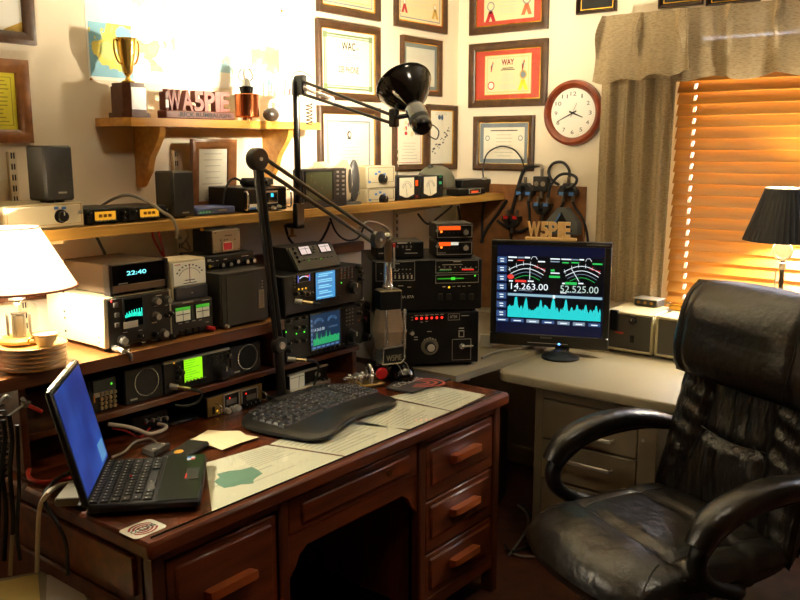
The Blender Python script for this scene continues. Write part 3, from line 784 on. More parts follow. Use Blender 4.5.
gx, gz = mpt(196, 61); gx2, _ = mpt(212, 61); k = (gx2-gx)
G().prism([(gx+k*math.cos(t*.2244), gz+k*math.sin(t*.2244)) for t in range(28)], -.0019, -.0012, SEA3).done('globe', mp)
(a, b), (c, d) = mpt(112, 22), mpt(279, -40)
g = G(); P_ = [(a+(c-a)*u, b+(d-b)*v) for u, v in ((.02,.45), (.12,.2), (.3,.05), (.5,.0), (.7,.05), (.88,.2), (.98,.45), (.98,1), (.02,1))]
g.prism(P_, -.0018, -.0012, SEA2).done('main_map', mp)
g = G()
for i in range(13):
    u = i/12; x = a+(c-a)*(.04+.92*u); g.box(x-.0006, x+.0006, -.0022, -.0018, b+(d-b)*(.35*abs(2*u-1)**2+.03), d, BLG)
g.done('meridians', mp)
g = G()
for px, py in ((90.5,79), (281,11)):
    x, z = mpt(px, py); g = G(); g.ball((x, -.0055, z), .005, BRASS, 8, 6); g.done('pin', mp)
# ============================================================ WALL CLOCK
cc = at(573, 113, 'x', -.02)
ck = thing('wall_clock', 'round wooden wall clock with a white numbered dial', 'clock', (-.0015, cc.y, cc.z-.152), -90)
CKW = wood('clock_wood', (104,42,20), (134,60,28), (20,20,20), .3, coat=.4)
MX = Matrix.Translation((0, 0, .152)) @ Matrix.Rotation(R(90), 4, 'X')
G().lathe([(.0, 0), (.148, 0), (.152, .012), (.148, .03), (.135, .038), (.12, .03), (.113, .018), (0, .018)], CKW, 48, MX).done('rim', ck)
dial_g = G().lathe([(0, .0185), (.113, .0185), (.113, .0195), (0, .0195)], mat('clock_face', (238,234,220), .4), 48, MX); dial_o = dial_g.done('dial', ck)
g = G()
for h in range(1, 13):
    a = R(90-30*h); x, z = .088*math.cos(a), .152+.088*math.sin(a); n = str(h); wq = (.003 if h == 1 else .0075*len(n))
    g.text(n, x-wq, z-.009, wq*2, .018, INK, -.0203)
for k in range(60):
    a = R(6*k); x, z = math.cos(a), math.sin(a); g.box(.105*x-.0008, .105*x+.0008, -.0202, -.0196, .152+.105*z-.0008, .152+.105*z+.0008, INK)
g.done('numerals', dial_o)
def hand(ang, l, w, y, nm):
    M = Matrix.Translation((0, 0, .152)) @ Matrix.Rotation(R(ang), 4, 'Y'); g = G(); g.prism([(-w, -.02), (w, -.02), (w*.5, l), (-w*.5, l)], y, y+.001, BLACK, M=M); g.done(nm, ck)
hand(244, .088, .0032, -.0235, 'minute_hand'); hand(112, .055, .004, -.022, 'hour_hand'); hand(25, .05, .0008, -.025, 'second_hand')
G().cyl((0, -.019, .152), (0, -.026, .152), .005, BLACK).done('hub', ck)
# ============================================================ SWITCH BOARD ON THE RIGHT WALL
PEG = wood('hardboard', (116,72,32), (136,88,42), (20,20,20), .6)
tag(G().box(-.014, -.0003, -.742, -.03, .80, 1.437, PEG, .001).done('backing_board'), 'brown hardboard panel on the wall carrying coax switches and cables', 'board')
def Bp(cx, cy, x=-.03): return at(480+cx/5.458, 140+cy/5.458, 'x', x)
COAXB = mat('switch_black', (30,28,26), .4); NICK = mat('nickel', (150,142,128), .3, 1)
def coax_switch(cx, cy, label, tri=True, w=.047, h=.043, lab=BLUELAB, flip=False):
    p = Bp(cx, cy, -.02); t = thing('coax_switch', label, 'switch', (-.0145, p.y, p.z), -90); f = -1 if flip else 1
    g = G(); P = [(-w, -h*.6*f), (w, -h*.6*f), (w, -h*.1*f), (w*.35, h*.7*f), (-w*.35, h*.7*f), (-w, -h*.1*f)]
    g.prism(P, -.04, 0, COAXB).done('body', t)
    for x in (-w*.55, w*.55): g = G(); g.box(x-.012, x+.012, -.042, -.039, -h*.45*f-.008, -h*.45*f+.008, lab); g.done('label_plate', t)
    for x in (-w*.55, w*.55): G().cyl((x, -.02, -h*.6*f), (x, -.02, -(h*.6+.03)*f), .008, NICK).done('connector', t)
    G().cyl((0, -.02, h*.7*f), (0, -.02, (h*.7+.03)*f), .008, NICK).done('connector', t)
    g = G(); g.cyl((0,-.04,.005*f), (0,-.055,.005*f), .009, BLACK); g.box(-.003, .003, -.062, -.05, -.012, .018, BLACK); g.done('knob', t)
    return t
coax_switch(255, 268, 'black coax switch with blue labels, left in the top row on the board')
coax_switch(350, 372, 'black coax switch with blue labels just above the wooden W5PIE letters', flip=True)
coax_switch(490, 270, 'black coax switch with blue labels under the round cable loop')
coax_switch(183, 442, 'black coax switch with two red dots low on the board', lab=RED, flip=True)
p = Bp(345, 238, -.02); t = thing('lightning_arrestor', 'square black connector box on the board between two coax switches', 'box', (-.0145, p.y, p.z-.035), -90)
G().box(-.038, .038, -.04, 0, 0, .07, COAXB, .003).done('body', t)
for x in (-.018, .018): G().lathe([(0,0), (.012,0), (.012,.003), (0,.003)], NICK, 14, Matrix.Translation((x,-.04,.035)) @ Matrix.Rotation(R(90),4,'X')).done('stud', t)
for z in (.07, 0): G().cyl((0,-.02,z), (0,-.02,z+(.035 if z else -.035)), .008, NICK).done('connector', t)
p = Bp(465, 425, -.02); t = thing('antenna_controller', 'grey triangular controller box with a blue dial beside the W5PIE letters', 'box', (-.0145, p.y, p.z-.055), -90)
G().prism([(-.085, -.02), (.085, -.02), (.085, .035), (.02, .105), (-.02, .105), (-.085, .035)], -.045, 0, mat('controller_grey', (92,94,92), .5)).done('body', t)
G().prism([(-.06, -.005), (.06, -.005), (.0, .085)], -.0465, -.045, BLACK).done('dial_panel', t)
G().prism([(-.058, .002), (-.045, .002), (-.002, .075), (-.008, .08)], -.048, -.0465, BLUELAB).done('blue_scale', t)
G().cyl((.002,-.045,.02), (.002,-.062,.02), .012, BLACK).done('knob', t)
def wall_cable(pts, label, r=.006, m=RUBBER, x=-.024):
    g = G().tube([Bp(*p, x) for p in pts], r, m, 8, 6); tag(g.done('coax_cable'), label, 'cable')
wall_cable([(172,400),(190,330),(215,230),(240,165),(262,148),(325,138)], 'thick black cable bending over to the square connector box', .009)
wall_cable([(345,160),(335,140),(300,136)], 'short metal elbow above the square connector box', .007, NICK, -.03)
wall_cable([(430,245),(390,215),(375,170),(400,128),(450,122),(485,160),(488,205)], 'upper round loop of black cable above the right coax switch', .007)
wall_cable([(372,315),(385,250),(430,195),(480,185),(525,205),(520,240),(480,262),(440,255)], 'lower oval loop of black cable in front of the right coax switch', .007, RUBBER, -.07)
wall_cable([(500,320),(520,370),(555,420),(580,490),(592,575)], 'black cable falling from the right coax switch behind the monitor', .006)
wall_cable([(262,335),(268,380),(272,440),(280,520)], 'black cable hanging straight down from the left coax switch', .007)
wall_cable([(458,340),(440,370),(400,410),(350,450)], 'black cable running diagonally behind the W5PIE letters', .007)
wall_cable([(95,440),(150,478),(210,500),(270,480)], 'black cable sagging under the red dotted coax switch', .007)
wall_cable([(25,330),(10,440),(15,560)], 'black cable dropping beside the end of the long shelf', .007)
wall_cable([(145,330),(100,400),(40,480),(5,560)], 'black cable slanting down from the shelf end behind the amplifier', .008)
wall_cable([(165,480),(168,560),(160,640)], 'black cable hanging below the red dotted coax switch', .006)
# ============================================================ GEAR ON THE LONG SHELF
ST = SZ+.0005
CR2 = mat('cream_case', (178,164,128), .45); CRF = mat('cream_front', (216,206,178), .5)
def depth_to(px, py, x, Y): return at(px, py, 'x', x).y-Y
def tuner_box(label, pl, pr, pt, Y, z, D, knob, labels, toggle=None, knob_r=.016):
    u = on_front('antenna_switch_box', label, 'box', pl, pr, pt, Y, z, D, 'cream boxes on the long shelf'); u.body(CR2, .003, front=CRF, inset=.006)
    return u
u1 = tuner_box('cream box with knob and toggle holding up the larger speaker', (3,225.5), (84.5,225.5), (60,203), -.285, ST, .2, None, None); u1.crop(0,120,4)
u1.knob(240,385,.017,BLACK,.02)
for x in (222,252): u1.button(x,352,.014,.008,BLUELAB,.001,'label_strip')
x, z = u1.L(310,374); G().cyl((x,-.004,z), (x-.008,-.03,z+.006), .004, CHROME, .006).done('toggle_switch', u1.root)
u1.outline(20,335,325,410, mat('gilt_line', (190,150,80), .4))
def bookshelf_speaker(label, pl, pr, pt, Y, z, D, cone, logo, side=BLACK2):
    u = on_front('speaker', label, 'speaker', pl, pr, pt, Y, z, D, 'black speakers on the long shelf')
    u.body(mat('speaker_cabinet', (54,50,44), .45), .006, .006, mat('speaker_front', (34,32,30), .55, bump=((900,900,900), .5, .001)), inset=.004)
    x, zz = u.L(*cone); r = u.W*.36; g = G()
    ring(g, r, r*1.0, r*.12, -.0055, DGREY, cx=x, cz=zz); ring(g, r*.7, r*.7, r*.08, -.0055, DGREY, cx=x, cz=zz); ring(g, r*.3, r*.3, r*.28, -.0055, BLACK, cx=x, cz=zz)
    g.done('cone', u.root)
    x, zz = u.L(*logo); G().box(x-.014, x+.014, -.0055, -.004, zz-.003, zz+.003, LGREY).done('badge', u.root); return u
ux = at(46,200,'y',-.265).x

def mk_speaker(label, pl, pr, ptop, Y, z, back, cone, logo):
    x0 = at(pl[0], pl[1], 'y', Y).x; D = max(.08, at(back[0], back[1], 'x', x0).y-Y)
    class _U: pass
    u = on_front('speaker', label, 'speaker', pl, pr, ptop, Y, z, min(D, .2), 'black speakers on the long shelf'); u.crop(0,120,4)
    u.body(mat('speaker_cabinet', (54,50,44), .45), .005, .005, mat('speaker_front', (36,33,30), .55, bump=((900,900,900), .5, .001)), inset=.004)
    x, zz = u.L(*cone); r = u.W*.34; g = G()
    for k, t in ((1, .10), (.74, .06), (.34, .32)): ring(g, r*k, r*k*1.02, r*t, -.0055, DGREY, cx=x, cz=zz)
    g.done('cone', u.root)
    x, zz = u.L(*logo); G().box(x-.013, x+.013, -.0055, -.004, zz-.0025, zz+.0025, LGREY).done('badge', u.root); return u
mk_speaker('larger black speaker standing on the cream box at the left end of the shelf', (46,201), (75,199), (60,145.5), -.27, ST+u1.H, (27,172), (238,210), (248,290))
mk_speaker('smaller black speaker beside the small framed licence on the long shelf', (173,219), (195,217), (184,171), -.27, ST, (155,195), (732,300), (740,370))
def mobile_radio(label, pl, pr, pt, scr, knobs, Y=-.272):
    u = on_front('mobile_radio', label, 'radio', pl, pr, pt, Y, ST, .16, 'amber display mobile radios'); u.crop(0,120,4); u.body(BLACK2, .003, .004, BLACK)
    x0, x1, z0, z1 = u.rect(*scr, emi('amber_display', (255,176,40), .75), 'display', bezel=BLACK)
    g = G()
    for k in range(3): g.box(x0+(x1-x0)*(.2+.22*k), x0+(x1-x0)*(.36+.22*k), -.0062, -.005, z0+(z1-z0)*.35, z0+(z1-z0)*.7, mat('amber_shade', (120,70,10), .6))
    g.done('digits', u.root)
    for k in range(6): u.button(scr[0]+8+k*(scr[2]-scr[0]-10)/5, scr[3]+9, .008, .005, GREY)
    for c in knobs: u.knob(*c, .008, BLACK, .014)
    return u
r1 = mobile_radio('mobile radio with amber display next to the cream box', (86,225), (126,223.5), (105,208), (373,368,460,398), ((488,372),(488,395),(352,375)))
r2 = mobile_radio('mobile radio with amber display next to the smaller speaker', (128,223), (167,221), (148,206), (554,358,632,388), ((655,362),(655,383),(533,368)))
# cable looping over the two radios
tag(G().tube([at(100,207,'y',-.14), at(115,198,'y',-.2), at(130,195,'y',-.25), at(150,203,'y',-.3), at(163,212,'y',-.33), at(172,218,'y',-.34), at(177,230,'y',-.335), at(176,238,'y',-.325)], .005, WIRE_G, 8, 6).done('grey_cable'), 'grey cable arching over the two amber radios and off the shelf edge', 'cable')
# small wooden picture leaning on the wall
fr = picture('framed_licence', 'small oak framed licence leaning on the wall behind the long shelf', 'picture', 'A', (184.5,135), (231,204.5), art_small, fw=.034, mw=FRAMEO, inner=None, lean=-4, yoff=.022)
fr.location.z = ST; fr.location.y = -.045
u = on_front('network_router', 'flat blue network router on the long shelf below the framed licence', 'router', (196.5,218.5), (235,216.5), (215,207), -.25, ST, .12); u.crop(170,130,4)
u.body(mat('router_blue', (70,84,140), .4), .003, .002, mat('router_front', (86,100,150), .4))
u.rect(190,318,225,335, LGREY, 'label_plate')
for k in range(4): u.led(120+k*12,335,GRNLED,.0015)
u = on_front('desktop_transceiver', 'black radio with chrome edged front and small blue display on the long shelf', 'radio', (245.5,214.5), (286.5,212), (265,187), -.275, ST, .2); u.crop(170,130,4); u.body(BLACK2, .003, .003, BLACK)
u.outline(303,232,463,332, CHROME, .002); u.rect(352,245,428,292, SILVER, 'display_surround'); u.rect(376,250,426,288, SCRDARK, 'display', -.0062)
x, z = u.L(404,260); G().box(x-.006, x+.006, -.0068, -.006, z-.006, z+.006, emi('cyan_display', (40,190,230), 1.5)).done('lit_digit', u.root)
u.knob(408,316,.007,SILVER); u.knob(430,305,.006,SILVER); u.button(350,322,.012,.008,LGREY)
u.rect(312,297,346,330, WHITE, 'sticker'); u.rect(316,310,342,326, BLUELAB, 'sticker_print', -.0062)
for x in (-.004, u.W+.004): G().tube([(x,-.002,u.H*.15),(x,-.02,u.H*.2),(x,-.02,u.H*.8),(x,-.002,u.H*.85)], .003, CHROME, 6, 4).done('handle', u.root)
zt = ST+u.H
a = at(243,174,'y',-.2); b = at(274,182,'y',-.22); hm = thing('hand_microphone', 'black hand microphone lying on top of the blue display radio', 'microphone', (a.x+.05, -.21, zt+.0005), -12)
g = G(); g.box(-.055, .06, -.028, .028, 0, .03, BLACK, .01); g.done('body', hm); G().box(.03, .058, -.03, -.02, .004, .028, GREY, .003).done('talk_button', hm)
G().tube([(-.05,0,.015),(-.09,0,.03),(-.125,-.01,.0),(-.145,-.02,-.05),(-.150,-.03,-.085)], .004, RUBBER).done('cord', hm)
# chart plotter
u = on_front('chart_plotter', 'dark brown chart plotter with keypad and stub aerial on the long shelf', 'chart plotter', (302,209), (346.5,206.5), (325,168.5), -.29, ST, .05); u.crop(300,140,6.667)
u.body(mat('plotter_case', (42,36,32), .4), .006, 0, mat('plotter_front', (50,44,38), .4))
x0, x1, z0, z1 = u.rect(28,215,212,395, mat('plotter_screen', (74,84,58), .25), 'screen', bezel=BLACK)
g = G(); rr = random.Random(8)
for k in range(9):
    xa = rr.uniform(x0, x1-.02); za = rr.uniform(z0, z1-.02); g.raw([(xa+c_, -.0063-.0001*k, za+d_) for c_, d_ in ell(rr.uniform(.006,.013), rr.uniform(.006,.016), 9) if x0 < xa+c_ < x1 and z0 < za+d_ < z1][:9] or [(xa,-.006,za),(xa+.01,-.006,za),(xa,-.006,za+.01)], [(0,1,2)], mat('chart_land', (120,116,70), .4))
g.done('chart', u.root)
for r_ in range(6):
    for c_ in range(2): u.button(242+c_*38,213+r_*29,.012,.008,mat('plotter_key', (150,146,136), .5))
x, z = u.L(304,225); x2, z2 = u.L(304,12); G().tube([(u.W-.004,.01,z-.01),(u.W-.004,.01,z2)], .0045, BLACK, 8, smooth=False).done('stub_aerial', u.root)
# white and grey wireless router standing on edge
x0 = at(346.5,208,'y',-.25).x+.012; x1 = at(358,207,'y',-.25).x
t = thing('wireless_router', 'white upright router with a grey oval front edge behind the chart plotter', 'router', ((x0+x1)/2, -.255, ST))
hw = (x1-x0)/2; P = []
for yy, zz in ((.0,.03),(-.012,.08),(-.008,.14),(.015,.175),(.04,.178),(.075,.155),(.11,.142),(.145,.15),(.175,.168),(.20,.165),(.215,.13),(.215,.05),(.2,.012),(.02,.012)): P.append((yy, zz))
G().prism(P, -hw*.8, hw*.8, mat('router_white', (222,206,180), .5), 'yz').done('body', t)
g = G(); M = Matrix.Translation((0,.0,.094)); g.ball((0,0,0), (hw, .018, .086), mat('router_grey', (70,68,66), .45), 18, 12, M=M); g.done('front_edge', t)
G().lathe([(0,0),(.055,0),(.05,.008),(.02,.014),(0,.014)], mat('router_grey', (70,68,66), .45), 24, Matrix.Translation((0,.03,0))).done('foot', t)
G().cyl((hw*.3,-.018,.045), (hw*.3,-.021,.045), .006, LGREY).done('button', t)
# two cream switch boxes stacked
def cbox(label, pl, pr, pt, z, kn, labs, o2):
    u = on_front('antenna_switch_box', label, 'box', pl, pr, pt, -.265, z, .16, 'cream boxes on the long shelf'); u.crop(300,140,6.667); u.body(CR2, .003, 0, mat('cream_box_front', (196,184,150), .5), inset=.001)
    u.knob(*kn, .018, BLACK, .022)
    for q in labs: u.button(q[0], q[1], .016, .009, BLUELAB, .001, 'label_strip')
    u.outline(*o2, BLACK, .0012); return u
ub = cbox('lower of the two stacked cream switch boxes with black knobs', (366,210.5), (394.5,207.5), (380,188), ST, (543,402), ((502,362),(557,362),(530,349),(462,420)), (452,325,618,418))
cbox('upper of the two stacked cream switch boxes with black knobs', (366,189), (394.5,186), (380,166), ST+ub.H+.0005, (538,258), ((502,226),(558,228),(524,212),(458,280)), (450,185,618,278))
# two power meters
def pmeter(label, pl, pr, pt, face, leds):
    u = on_front('power_meter', label, 'meter', pl, pr, pt, -.268, ST, .11, 'black power meters on the long shelf'); u.crop(340,130,4); u.body(BLACK2, .003, .003, BLACK)
    xa, za = u.L(face[0], face[1]); xb, zb = u.L(face[2], face[3]); g = G(); m = (xa+xb)/2
    g.prism([(xa,za),(xb,za),(xb,zb+.012),(m+.01,zb),(m-.01,zb),(xa,zb+.012)], -.006, -.003, METER); g.done('meter_face', u.root)
    g = G(); zc = zb+.006
    for k in range(2):
        q = ell((xb-xa)*.42, (za-zb)*.75, 20, 35+k*0, 145); g.tube([(m+a_*(1-.2*k), -.0065, zc+b_*(1-.12*k)) for a_, b_ in q], .0006, INK, 4, 1)
    g.tube([(m,-.007,zc),(m-.012,-.007,zc+(za-zb)*.62)], .0006, INK, 4, smooth=False); g.done('needle', u.root)
    for cx, cy, mm in leds:
        x, z = u.L(cx, cy); G().box(x-.0085, x+.0085, -.0065, -.004, z-.006, z+.006, mm).done('lit_switch', u.root)
    return u
pmeter('power meter with orange lit switches beside the cream boxes', (395.5,205.5), (419.3,203.5), (407,176), (235,192,292,268), ((303,206,ORANGE),(303,218,ORANGE),(303,276,mat('dim_red', (120,30,20), .4))))
pmeter('power meter with green lit switches beside the grey domed lamp', (419.8,203.5), (442.5,201.5), (431,175.5), (333,188,382,264), ((398,186,mat('dim_green', (40,110,70), .4)),(398,211,emi('green_switch', (60,190,110), .7)),(398,232,DGREY)))
# grey-green dome
c = at(434,200,'y',-.13); t = thing('dome_speaker', 'grey green domed housing behind the power meters on the long shelf', 'speaker', (c.x+.02, -.125, ST))
DG = mat('dome_green', (96,98,82), .35)
g = G(); prof = [(.0,.14),(.03,.138),(.056,.128),(.077,.11),(.09,.085),(.096,.05),(.097,0),(0,0)]; g.lathe(prof, DG, 32); g.done('dome', t)
G().lathe([(.0965,.03),(.099,.03),(.099,.04),(.0965,.04)], mat('dome_rim', (78,58,44), .4), 32).done('rim', t)
G().ball((-.04,0,.132), (.018,.012,.016), DGREY, 12, 8).done('hinge', t)
# black power supply and box at the end
u = on_front('power_supply', 'long black power supply at the right end of the long shelf', 'power supply', (462,201), (505.5,197.5), (478,179.5), -.205, ST, .14); u.body(BLACK2, .003, .003, BLACK)
x1 = at(484,199,'y',-.29).x
u2 = on_front('relay_box', 'small black box with a glowing orange rocker in front of the power supply', 'box', (459.5,201), (484.5,199), (472,188.5), -.29, ST, .08); u2.crop(340,130,4); u2.body(BLACK2, .003, .003, BLACK)
u2.rect(514,236,556,270, BLACK, 'rocker_frame', -.006, LGREY); u2.rect(520,244,547,266, emi('orange_rocker', (255,90,30), 1.0), 'rocker_switch', -.009)
a = at(484,179,'x',-.10)
g = G().tube([(a.x,a.y,ST+u.H-.002), at(483,170,'x',-.09), at(487,154,'x',-.075), at(500,146.5,'x',-.06), at(513,149,'x',-.05), at(521,158,'x',-.04), at(524,167,'x',-.03)], .0035, RUBBER)
g.cyl((a.x,a.y,ST+u.H-.0005), (a.x,a.y,ST+u.H+.012), .012, LGREY)
tag(g.done('whip_aerial'), 'thin black whip aerial bent in an arch above the power supply', 'aerial')
# ============================================================ THINGS ON THE OAK SHELF
OT = OZ+.0004
a = at(126,114,'y',-.15); b = at(153.5,114,'y',-.15); w_ = (b.x-a.x)*1.12; tr = thing('trophy', 'gold cup trophy on a walnut block at the left end of the oak shelf', 'trophy', ((a.x+b.x)/2, -.095, OT))
TW = wood('trophy_walnut', (74,40,26), (98,58,40), (30,30,30), .3, coat=.3)
hw = w_/2-.004; zt = at(130,82.5,'y',-.14).z-OT
g = G()
oct_ = lambda q, d: [(-q, -d*.62), (-q*.62, -d), (q*.62, -d), (q, -d*.62), (q, d*.62), (q*.62, d), (-q*.62, d), (-q, d*.62)]
g.prism(oct_(hw, .06), 0, .016, TW, 'xy'); g.prism(oct_(hw*.84, .052), .016, zt-.01, TW, 'xy'); g.prism(oct_(hw*.78, .048), zt-.01, zt, TW, 'xy'); g.done('plinth', tr)
G().box(-hw*.5, hw*.5, -.0535, -.0515, .026, zt-.014, mat('plate_glare_white', (238,234,236), .3, .1)).done('plate', tr)  # near-white, not metal: the plate's bright reflection is put into its colour
zc = at(130,38.5,'y',-.1).z-OT; H = zc-zt
G().lathe([(0,zt),(.020,zt),(.022,zt+.006),(.010,zt+.012),(.006,zt+.022),(.012,zt+.03),(.016,zt+.036),(.020,zt+H*.42),(.027,zt+H*.65),(.031,zt+H*.86),(.032,zc-.004),(.035,zc),(.032,zc),(.027,zt+H*.7),(.02,zt+H*.45),(0,zt+H*.4)], mat('cup_gold', (240,200,100), .14, .8), 36).done('cup', tr)
for s_ in (-1, 1): G().tube([(s_*.030,0,zc-.012),(s_*.044,0,zc-.008),(s_*.046,0,zc-.04),(s_*.036,0,zt+H*.5),(s_*.021,0,zt+H*.42)], .003, GOLD).done('handle', tr)
# carved call sign WA5PIE
SGN = mat('sign_red_wood', (112,44,28), .5, vary=((134,60,40), (40,40,40), 6)); SGB = mat('sign_base', (104,44,26), .45)
a = at(166,116,'y',-.155); b = at(235,117,'y',-.155); t = thing('call_sign', 'red wooden WA5PIE call sign standing on the oak shelf', 'sign', (a.x, -.155, OT))
W = b.x-a.x; h0 = .028; H = at(195,90,'y',-.14).z-OT
G().box(0, W, 0, .05, 0, h0, SGB, .004).done('base', t); G().text('-RICK RUMBAUGH-', W*.16, .0065, W*.78, .016, mat('carved_dark', (26,12,8), .8), -.0012, bold=.02).done('carved_name', t)
for i, ch in enumerate('WA5PIE'):
    ws_ = (.2,.17,.15,.16,.08,.14)[i]; x = W*(.05+sum((.2,.17,.15,.16,.08,.14)[:i])); G().text(ch, x, h0-.002, W*ws_*.95, H-h0, SGN, .008, .026, bold=.03).done('letter', t)
G().box(.003, W*.06, .004, .04, h0, H*.9, SGB, .003).done('end_block', t); G().box(W*.012, W*.05, .002, .004, h0+.008, H*.62, WHITE).done('card', t)
# vacuum tube
a = at(250,115,'y',-.11); t = thing('transmitting_tube', 'copper finned vacuum tube with white ceramic top on the oak shelf', 'vacuum tube', (a.x, -.095, OT))
CPR = mat('copper', (190,112,70), .25, 1); k = .045; h1 = at(250,94,'y',-.1).z-OT; h2 = at(250,87,'y',-.1).z-OT; h3 = at(250,69,'y',-.1).z-OT
for q in range(4): G().cyl((.014*math.cos(q*1.57+.4), .014*math.sin(q*1.57+.4), 0), (.014*math.cos(q*1.57+.4), .014*math.sin(q*1.57+.4), .016), .004, CPR, seg=8).done('pin', t)
g = G(); g.lathe([(0,.014),(k-.004,.014),(k,.018),(k,h1-.003),(k-.003,h1),(0,h1)], CPR, 32); g.done('anode', t)
G().lathe([(.018,h1),(.022,h1),(.028,h2),(.02,h2+.002),(0,h2)], BLACK, 24).done('collar', t)
G().lathe([(.0,h2),(.017,h2+.002),(.014,h2+.02),(.010,h2+.03),(0,h2+.034)], mat('tube_ceramic', (235,232,224), .25), 24).done('ceramic', t)
for q in range(5):
    a_ = q*1.257; G().tube([(.012*math.cos(a_), .012*math.sin(a_), h2+.02), (.03*math.cos(a_), .03*math.sin(a_), h2+.035), (.02*math.cos(a_), .02*math.sin(a_), h3-.005), (.01*math.cos(a_), .012*math.sin(a_), h3)], .0025, CHROME, 6, 4).done('lead', t)
a = at(272,118,'y',-.13); G_ = G().ball((0,0,.026), (.036,.026,.026), mat('dark_stone', (52,42,36), .35), 20, 12); o = G_.done('polished_stone'); o.location = (a.x, -.125, OT)
tag(o, 'dark polished egg shaped stone beside the white mug', 'stone')
a = at(287,117,'y',-.12); t = thing('mug', 'white mug holding pens at the right end of the oak shelf', 'mug', (a.x, -.095, OT)); mh = at(287,96,'y',-.1).z-OT
MUG = mat('mug_white', (238,236,230), .25)
G().lathe([(0,0),(.036,0),(.04,.004),(.041,mh),(.038,mh),(.037,.008),(0,.006)], MUG, 32).done('body', t)
G().tube([(-.039,0,mh*.8),(-.062,0,mh*.75),(-.066,0,mh*.45),(-.054,0,mh*.25),(-.039,0,mh*.25)], .0055, MUG).done('handle', t)
for i, (dx, dy, l, c_) in enumerate(((-.024,.0,.12,(40,120,60)),(-.012,.014,.15,(230,220,200)),(.004,-.01,.16,(214,170,70)),(.016,.01,.15,(235,235,235)),(.026,-.004,.13,(190,50,40)))):
    nm = ('green','cream','yellow','white','red')[i]
    o = G().cyl((dx*.6, dy*.6, .012), (dx*1.5, dy*1.5, l), .004, mat('pen_'+nm, c_, .4), seg=8).done('pen'); o.location = (a.x, -.095, OT); tag(o, nm+' pen standing in the white mug', 'pen')
# ============================================================ GEAR ON TOP OF THE HUTCH
TT = TOP+.0005
BEIGE = mat('beige_cabinet', (198,184,146), .5); BEDGE = mat('beige_edge', (206,194,160), .45)
u = on_front('station_monitor', 'big beige sided monitor scope showing a green trace beside the table lamp', 'oscilloscope', (105,355), (171.5,338), (135,294), -.43, TT, .30); u.crop(40,230,4.614)
ft = .014
g = G(); g.box(0, u.W, .012, u.D, ft, u.H, BEIGE, .004); u.part(g, 'cabinet')
for xa, xb in ((-.002, .014), (u.W-.006, u.W+.002)): u.part(G().box(xa, xb, -.006, .03, ft, u.H, BEDGE, .003), 'edge_trim')
g = G(); g.box(.012, u.W-.006, -.008, .014, ft+.002, u.H-.004, mat('scope_panel', (38,35,30), .45), .002); u.part(g, 'front_panel')
for x in (.03, u.W-.03):
    for y in (.03, u.D-.03): rep('foot', 'scopefoot', lambda: G().cyl((0,0,0),(0,0,.0155),.012,RUBBER,seg=10), u.root, (x,y,0))
y0 = -.0085
x0, x1, z0, z1 = u.rect(368,310,486,448, mat('scope_hood', (34,32,29), .5), 'screen_hood', -.014, d=.006); 
g = G(); sx_ = x1-x0; sz_ = z1-z0; g.box(x0+sx_*.06, x1-sx_*.2, -.0146, -.0135, z0+sz_*.14, z1-sz_*.06, SCRDARK); u.part(g, 'screen')
g = G(); cyn = emi('trace_cyan', (40,235,200), 1.5)
rr = random.Random(2); N_ = 13; xa, xb = x0+sx_*.08, x0+sx_*.76; zm = z0+sz_*.44
for i in range(14):
    q = i/13; x = xa+(xb-xa)*q; zz = zm+sz_*.02*math.sin(q*4); hgt = sz_*(.06+.13*(i % 2)*(.4+.6*q)+.05*q); g.box(x-.0011, x+.0011, -.0152, -.0146, zz-sz_*.03, zz+hgt*.9, cyn)
u.part(g, 'trace'); u.rect(372,424,440,442, LETTER, 'label_plate', -.0152)
u.led(320,328,REDLED,.003,-.009); KN = mat('knob_grey', (92,88,80), .35); 
for cx, cy, r_, cp_ in ((525,326,.0125,SILVER),(577,320,.0115,SILVER),(525,396,.0125,SILVER),(592,385,.008,None),(572,394,.007,None),(370,508,.014,SILVER),(452,488,.008,None),(520,478,.009,None),(560,474,.013,SILVER),(598,490,.008,None)): u.knob(cx, cy, r_, KN if cp_ else BLACK, .018, cp_, y=y0)
for cx, cy in ((338,345),(345,390),(345,436)): u.button(cx, cy, .014, .013, GREY, .006, y=y0)
u.dashes([(395,545,.018),(470,530,.012),(520,520,.02),(560,515,.016),(385,470,.014),(455,460,.012),(525,350,.014),(575,345,.012),(540,300,.02),(520,425,.018),(330,305,.016)], y=-.0095, h=.0022)
x, z = u.L(335,543); g = G(); g.cyl((x,-.008,z),(x,-.035,z),.009,CHROME); g.cyl((x,-.035,z),(x,-.055,z-.004),.007,WIRE_W); u.part(g, 'plug')
x2, z2 = u.L(362,590); G().tube([(x,-.05,z-.003),(x+.02,-.06,z-.012),(x+.024,-.055,z-.035),(x+.018,-.052,z2)], .003, WIRE_G).done('plug_lead', u.root)
scope = u
g = G()
for zz in (.08, .1, .04, .16): g.cyl((-.0015,.2,zz),(.001,.2,zz),.004,BLACK,seg=8)
for zz in (.03, .045): g.cyl((-.0025,.022,zz),(.001,.022,zz),.003,BLACK,seg=8)
g.done('screw', u.root)
